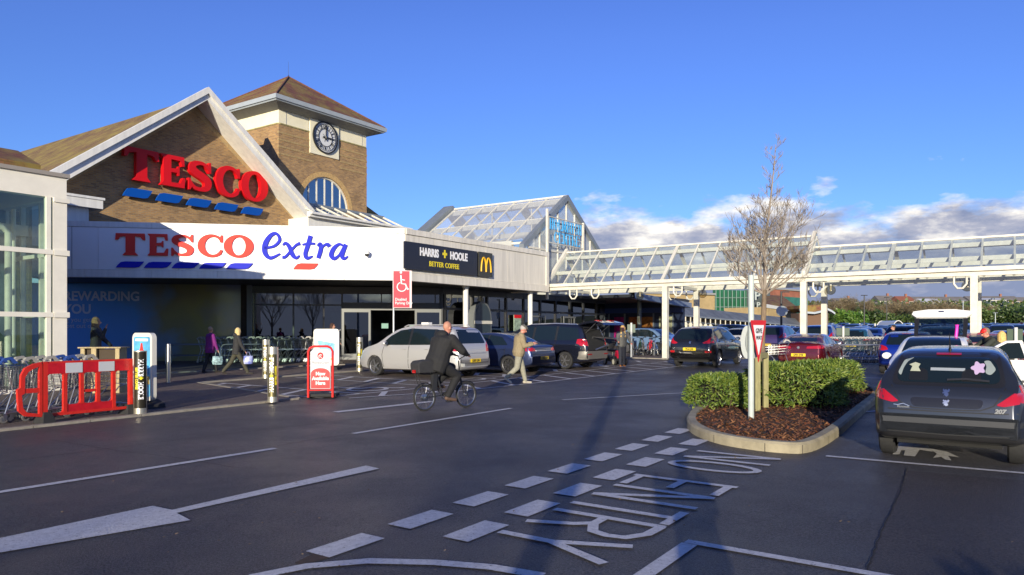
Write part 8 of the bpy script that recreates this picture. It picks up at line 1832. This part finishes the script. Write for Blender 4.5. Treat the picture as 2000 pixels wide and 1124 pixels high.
m = MB(); m.lathe([(.001, 0)]+[(1.0, 0)], 4) if False else None
zs = zpx(627, 92)-t.location.z; prof = [(1.0*math.cos(R(a)), zs*math.sin(R(a))) for a in range(0, 181, 15)]
mb = MB()
for i in range(len(prof)-1): mb.add([(prof[i][0]*.85, -2, prof[i][1]), (prof[i+1][0]*.85, -2, prof[i+1][1]), (prof[i+1][0]*.85, 2, prof[i+1][1]), (prof[i][0]*.85, 2, prof[i][1])], [(0, 1, 2, 3)])
mb.build('curved_roof', mat('milky shelter', (.45, .48, .48), .2), t, fix=False, smooth=True); MB().tube([(p[0]*.87, -2.02, p[1]) for p in prof], .05, 6).tube([(p[0]*.87, 2.02, p[1]) for p in prof], .05, 6).build('frame', M_white, t)
# bank rising beyond the car park
bp = []
xsb = [-400, -100, 0, 60, 110, 200, 500]
rowsb = [(215, 0), (232, 3.2), (262, 7.2), (300, 10.5), (400, 12), (900, 14)]
vs = [(x, y, gz(x, y)-.5+h) for y, h in rowsb for x in xsb]; n = len(xsb)
o = MB().add(vs, [(i*n+j, i*n+j+1, (i+1)*n+j+1, (i+1)*n+j) for i in range(len(rowsb)-1) for j in range(n-1)]).build('grassy_bank', mat('rough winter grass', (.05, .065, .022), .95, var=.4, scale=.3), fix=False); o['kind'] = 'structure'
# shrubs and trees
M_sh = [leafmat('bright evergreen leaf', (.03, .085, .010), (.07, .15, .02), (.12, .19, .03)), leafmat('dark evergreen leaf', (.015, .035, .008), (.03, .06, .014), (.055, .08, .02)), leafmat('winter brown twigs', (.11, .075, .04), (.17, .13, .07), (.24, .19, .10)), leafmat('ivy green leaf', (.03, .055, .012), (.055, .09, .02), (.09, .12, .03))]
def shrub(name, lab, cat, px, Y, yt, wpx, mi, n=1500, grp=None, zoff=None, L=.55):
    x, y = at(px, Y); z0 = gz(x, y)+(0 if Y < 215 else (Y-215)*.15)-.3; t = thing(name, lab, cat, (x, y, z0), 0, grp); H_ = zpx(yt, Y)-z0; w = wpx/1431*Y
    nl = 7; cl = [(RNG.uniform(-.32, .32)*w, RNG.uniform(-.25, .25)*w, RNG.uniform(.35, .78)*H_, RNG.uniform(.20, .30)*w, RNG.uniform(.18, .26)*H_) for _ in range(nl)]+[(0, 0, .5*H_, .38*w, .48*H_)]
    P = []; N = []
    for i in range(n):
        c = cl[RNG.randint(len(cl))]; d = RNG.normal(size=3); d /= np.linalg.norm(d); rr = RNG.uniform(.7, 1.02); P.append((c[0]+d[0]*c[3]*rr, c[1]+d[1]*c[3]*rr, max(.1, c[2]+d[2]*c[4]*rr))); N.append(d)
    v, f = leaves(np.array(P), np.array(N), L, .6 if mi != 2 else .12); np_mesh('crown', v, f, M_sh[mi], t)
    MB().cyl(0, 0, 0, H_*.6, .16, 6, .06).build('trunk', mat('far trunk', (.10, .08, .05), .9), t); return t
k = 0
for px, Y, yt, w, mi, lab in ((1610, 185, 608, 40, 1, 'dark evergreen shrub just right of the curved roof pavilion'), (1640, 190, 604, 52, 0, 'bright green evergreen bush in the gap between the paired posts'), (1672, 186, 610, 44, 0, 'bright green rounded bush beyond the trolley bay'), (1700, 196, 606, 46, 1, 'dark evergreen beside the thin black lamp post'),
        (1730, 190, 612, 44, 3, 'olive green shrub behind the glass shelter'), (1765, 198, 612, 50, 3, 'olive shrub above the suited man'), (1800, 192, 614, 46, 1, 'dark shrub above the left of the raised tailgate'), (1835, 198, 612, 50, 3, 'green shrub directly above the raised tailgate'),
        (1868, 192, 614, 40, 1, 'dark shrub left of the last white post'), (1912, 200, 598, 56, 3, 'ivy green bush just right of the last white post'), (1940, 204, 604, 44, 0, 'bright green bush left of the far conservatory hedge'), (1962, 200, 600, 52, 3, 'ivy covered bush beneath the white conservatory'), (1992, 196, 594, 60, 1, 'tall dark bush at the right edge of the picture'), (2020, 205, 592, 60, 3, 'green bush cut off by the right edge')):
    shrub('evergreen_shrub', lab, 'shrub', px, Y, yt, w, mi, 1500, 'evergreen shrubs along the far bank', L=.75)
for px, Y, yt, w, lab in ((1622, 215, 583, 50, 'brown bare tree behind the bright bush by the posts'), (1655, 222, 580, 60, 'wide bare tree left of the thin lamp post'), (1710, 212, 584, 56, 'bare tree between the two thin lamp posts'), (1750, 220, 588, 54, 'bare twiggy tree above the glass shelter'), (1795, 210, 590, 60, 'pale bare tree above the left of the white tailgate'),
        (1830, 216, 588, 62, 'spreading bare tree above the white tailgate'), (1862, 222, 592, 48, 'bare brown tree near the last white post'), (1925, 224, 600, 40, 'brown bare bush in the far hedge right of the post'), (1588, 205, 588, 34, 'bare tree over the pavilion roof')):
    x, y = at(px, Y); z0 = gz(x, y)+max(0, (Y-215)*.15)-.3; t = thing('bare_tree', lab, 'tree', (x, y, z0), 0, 'bare trees along the far bank'); H_ = zpx(yt, Y)-z0; out = []
    MB().cyl(0, 0, 0, H_*.4, .22, 7, .14).build('trunk', MATS['far trunk'], t)
    for k in range(7):
        an = k*2.4; grow((0, 0, H_*RNG.uniform(.2, .4)), (math.cos(an)*.8, math.sin(an)*.8, RNG.uniform(.5, 1.3)), H_*.45, .09, 2, out, .04, .5)
    P = []
    for pts, rs in out:
        for p in pts[1:]:
            for _ in range(5): P.append((p.x+RNG.normal()*.5, p.y+RNG.normal()*.5, p.z+RNG.normal()*.4))
    v, f = leaves(np.array(P), np.zeros((len(P), 3))+[0, 0, .5], 1.1, .055); fo = branches_mesh(out).build('branches', MATS['far trunk'], t, fix=False); np_mesh('twigs', v, f, M_sh[2], t)
# continuous ground cover on the bank
Pn = 14000; xs_ = RNG.uniform(60, 290, Pn); ys_ = RNG.uniform(205, 262, Pn); zz_ = SLOPE*ys_+np.clip((ys_-215)*.17, 0, 8)+RNG.uniform(-.3, 1.6, Pn)
v, f = leaves(np.stack([xs_, ys_, zz_], 1), np.tile([0, -.5, .8], (Pn, 1)), 1.5, .6); o = np_mesh('bank_undergrowth', v, f, M_sh[3]); tag(o, 'tangled green and brown undergrowth covering the far bank', 'undergrowth', kind='stuff')
# houses on the ridge
def house(lab, px, Y, wpx, ye, yr, wall, roofm, wn_=3, hip=False, cons=False):
    x, y = at(px, Y); z0 = gz(x, y)+9; t = thing('house' if not cons else 'conservatory', lab, 'house' if not cons else 'conservatory', (x, y, z0)); w = wpx/1431*Y; e = zpx(ye, Y)-z0; rdg = zpx(yr, Y)-z0
    MB().box(-w/2, w/2, 0, 8, -5, e).build('wall', wall, t); i_ = w*.12 if hip else 0
    MB().add([(-w/2-.3, -.4, e), (w/2+.3, -.4, e), (w/2-i_, 4, rdg), (-w/2+i_, 4, rdg), (-w/2-.3, 8.4, e), (w/2+.3, 8.4, e)], [(0,1,2,3), (3,2,5,4), (0,3,4), (1,5,2), (0,4,5,1)]).build('roof', roofm, t)
    n = max(2, int(w/ (1.6 if cons else 3)))
    for i in range(n):
        a = -w/2+w*(i+.5)/n; ww = w/n*(.42 if cons else .25); fr = MB().box(a-ww-.06, a+ww+.06, -.05, .0, e-2.0, e-.25).build('window', mat('white house frame', (.6, .6, .58), .5), t); MB().box(a-ww, a+ww, -.08, -.051, e-1.9, e-.35).build('pane', mat('house pane', (.05, .07, .08), .1), fr)
    if not cons: MB().box(w*.2, w*.2+.7, 3.6, 4.3, rdg-.5, rdg+.9).build('chimney', mat('house chimney', (.25, .11, .07), .9), t)
gr = mat('grey slate far roof', (.17, .155, .14), .85, var=.15, scale=.5); wl_ = mat('pale house wall', (.45, .42, .36), .85); bwl = mat('buff house wall', (.28, .21, .14), .85)
house('pale house with grey roof on the ridge, above the leftmost trees', 1655, 290, 44, 590, 582, wl_, gr); house('pale house with white windows on the ridge, above the suited man', 1735, 285, 34, 588, 577, wl_, gr)
house('house with a red brick gable on the ridge left of the long roofs', 1772, 280, 30, 588, 578, mat('red house brick', (.26, .09, .05), .9), MATS['red house brick']); house('long low house with a wide grey roof above the tailgate', 1835, 288, 110, 589, 579, bwl, gr)
house('long low house with grey roof right of the last canopy post', 1945, 290, 100, 588, 578, bwl, gr); house('low grey roofed house cut by the right edge', 2030, 292, 70, 590, 580, bwl, gr)
house('white framed conservatory on the ridge near the right edge', 1945, 272, 42, 586, 582, wl_, MATS['white house frame'], cons=True); house('white framed conservatory above the tailgate, left of the post', 1822, 274, 40, 590, 583, wl_, MATS['white house frame'], cons=True)
# ground litter: fallen leaves and grit on the tarmac
mb = MB()
for i in range(110):
    px = random.uniform(0, 2000); py = random.uniform(760, 1120); x, y = G(px, py); s_ = random.uniform(.006, .018); a = random.uniform(0, 6.28); z = gz(x, y)+.017
    mb.add([(x+s_*math.cos(a+q), y+s_*math.sin(a+q), z+random.uniform(0, .012)) for q in (0, 1.4, 3.1, 4.4)], [(0, 1, 2, 3)])
o = mb.build('leaf_litter', mat('pale dry leaf', (.20, .14, .08), .8, var=.5, scale=3, world_co=True), fix=False); tag(o, 'scattered pale leaf fragments and grit lying on the tarmac', 'leaf litter', kind='stuff')
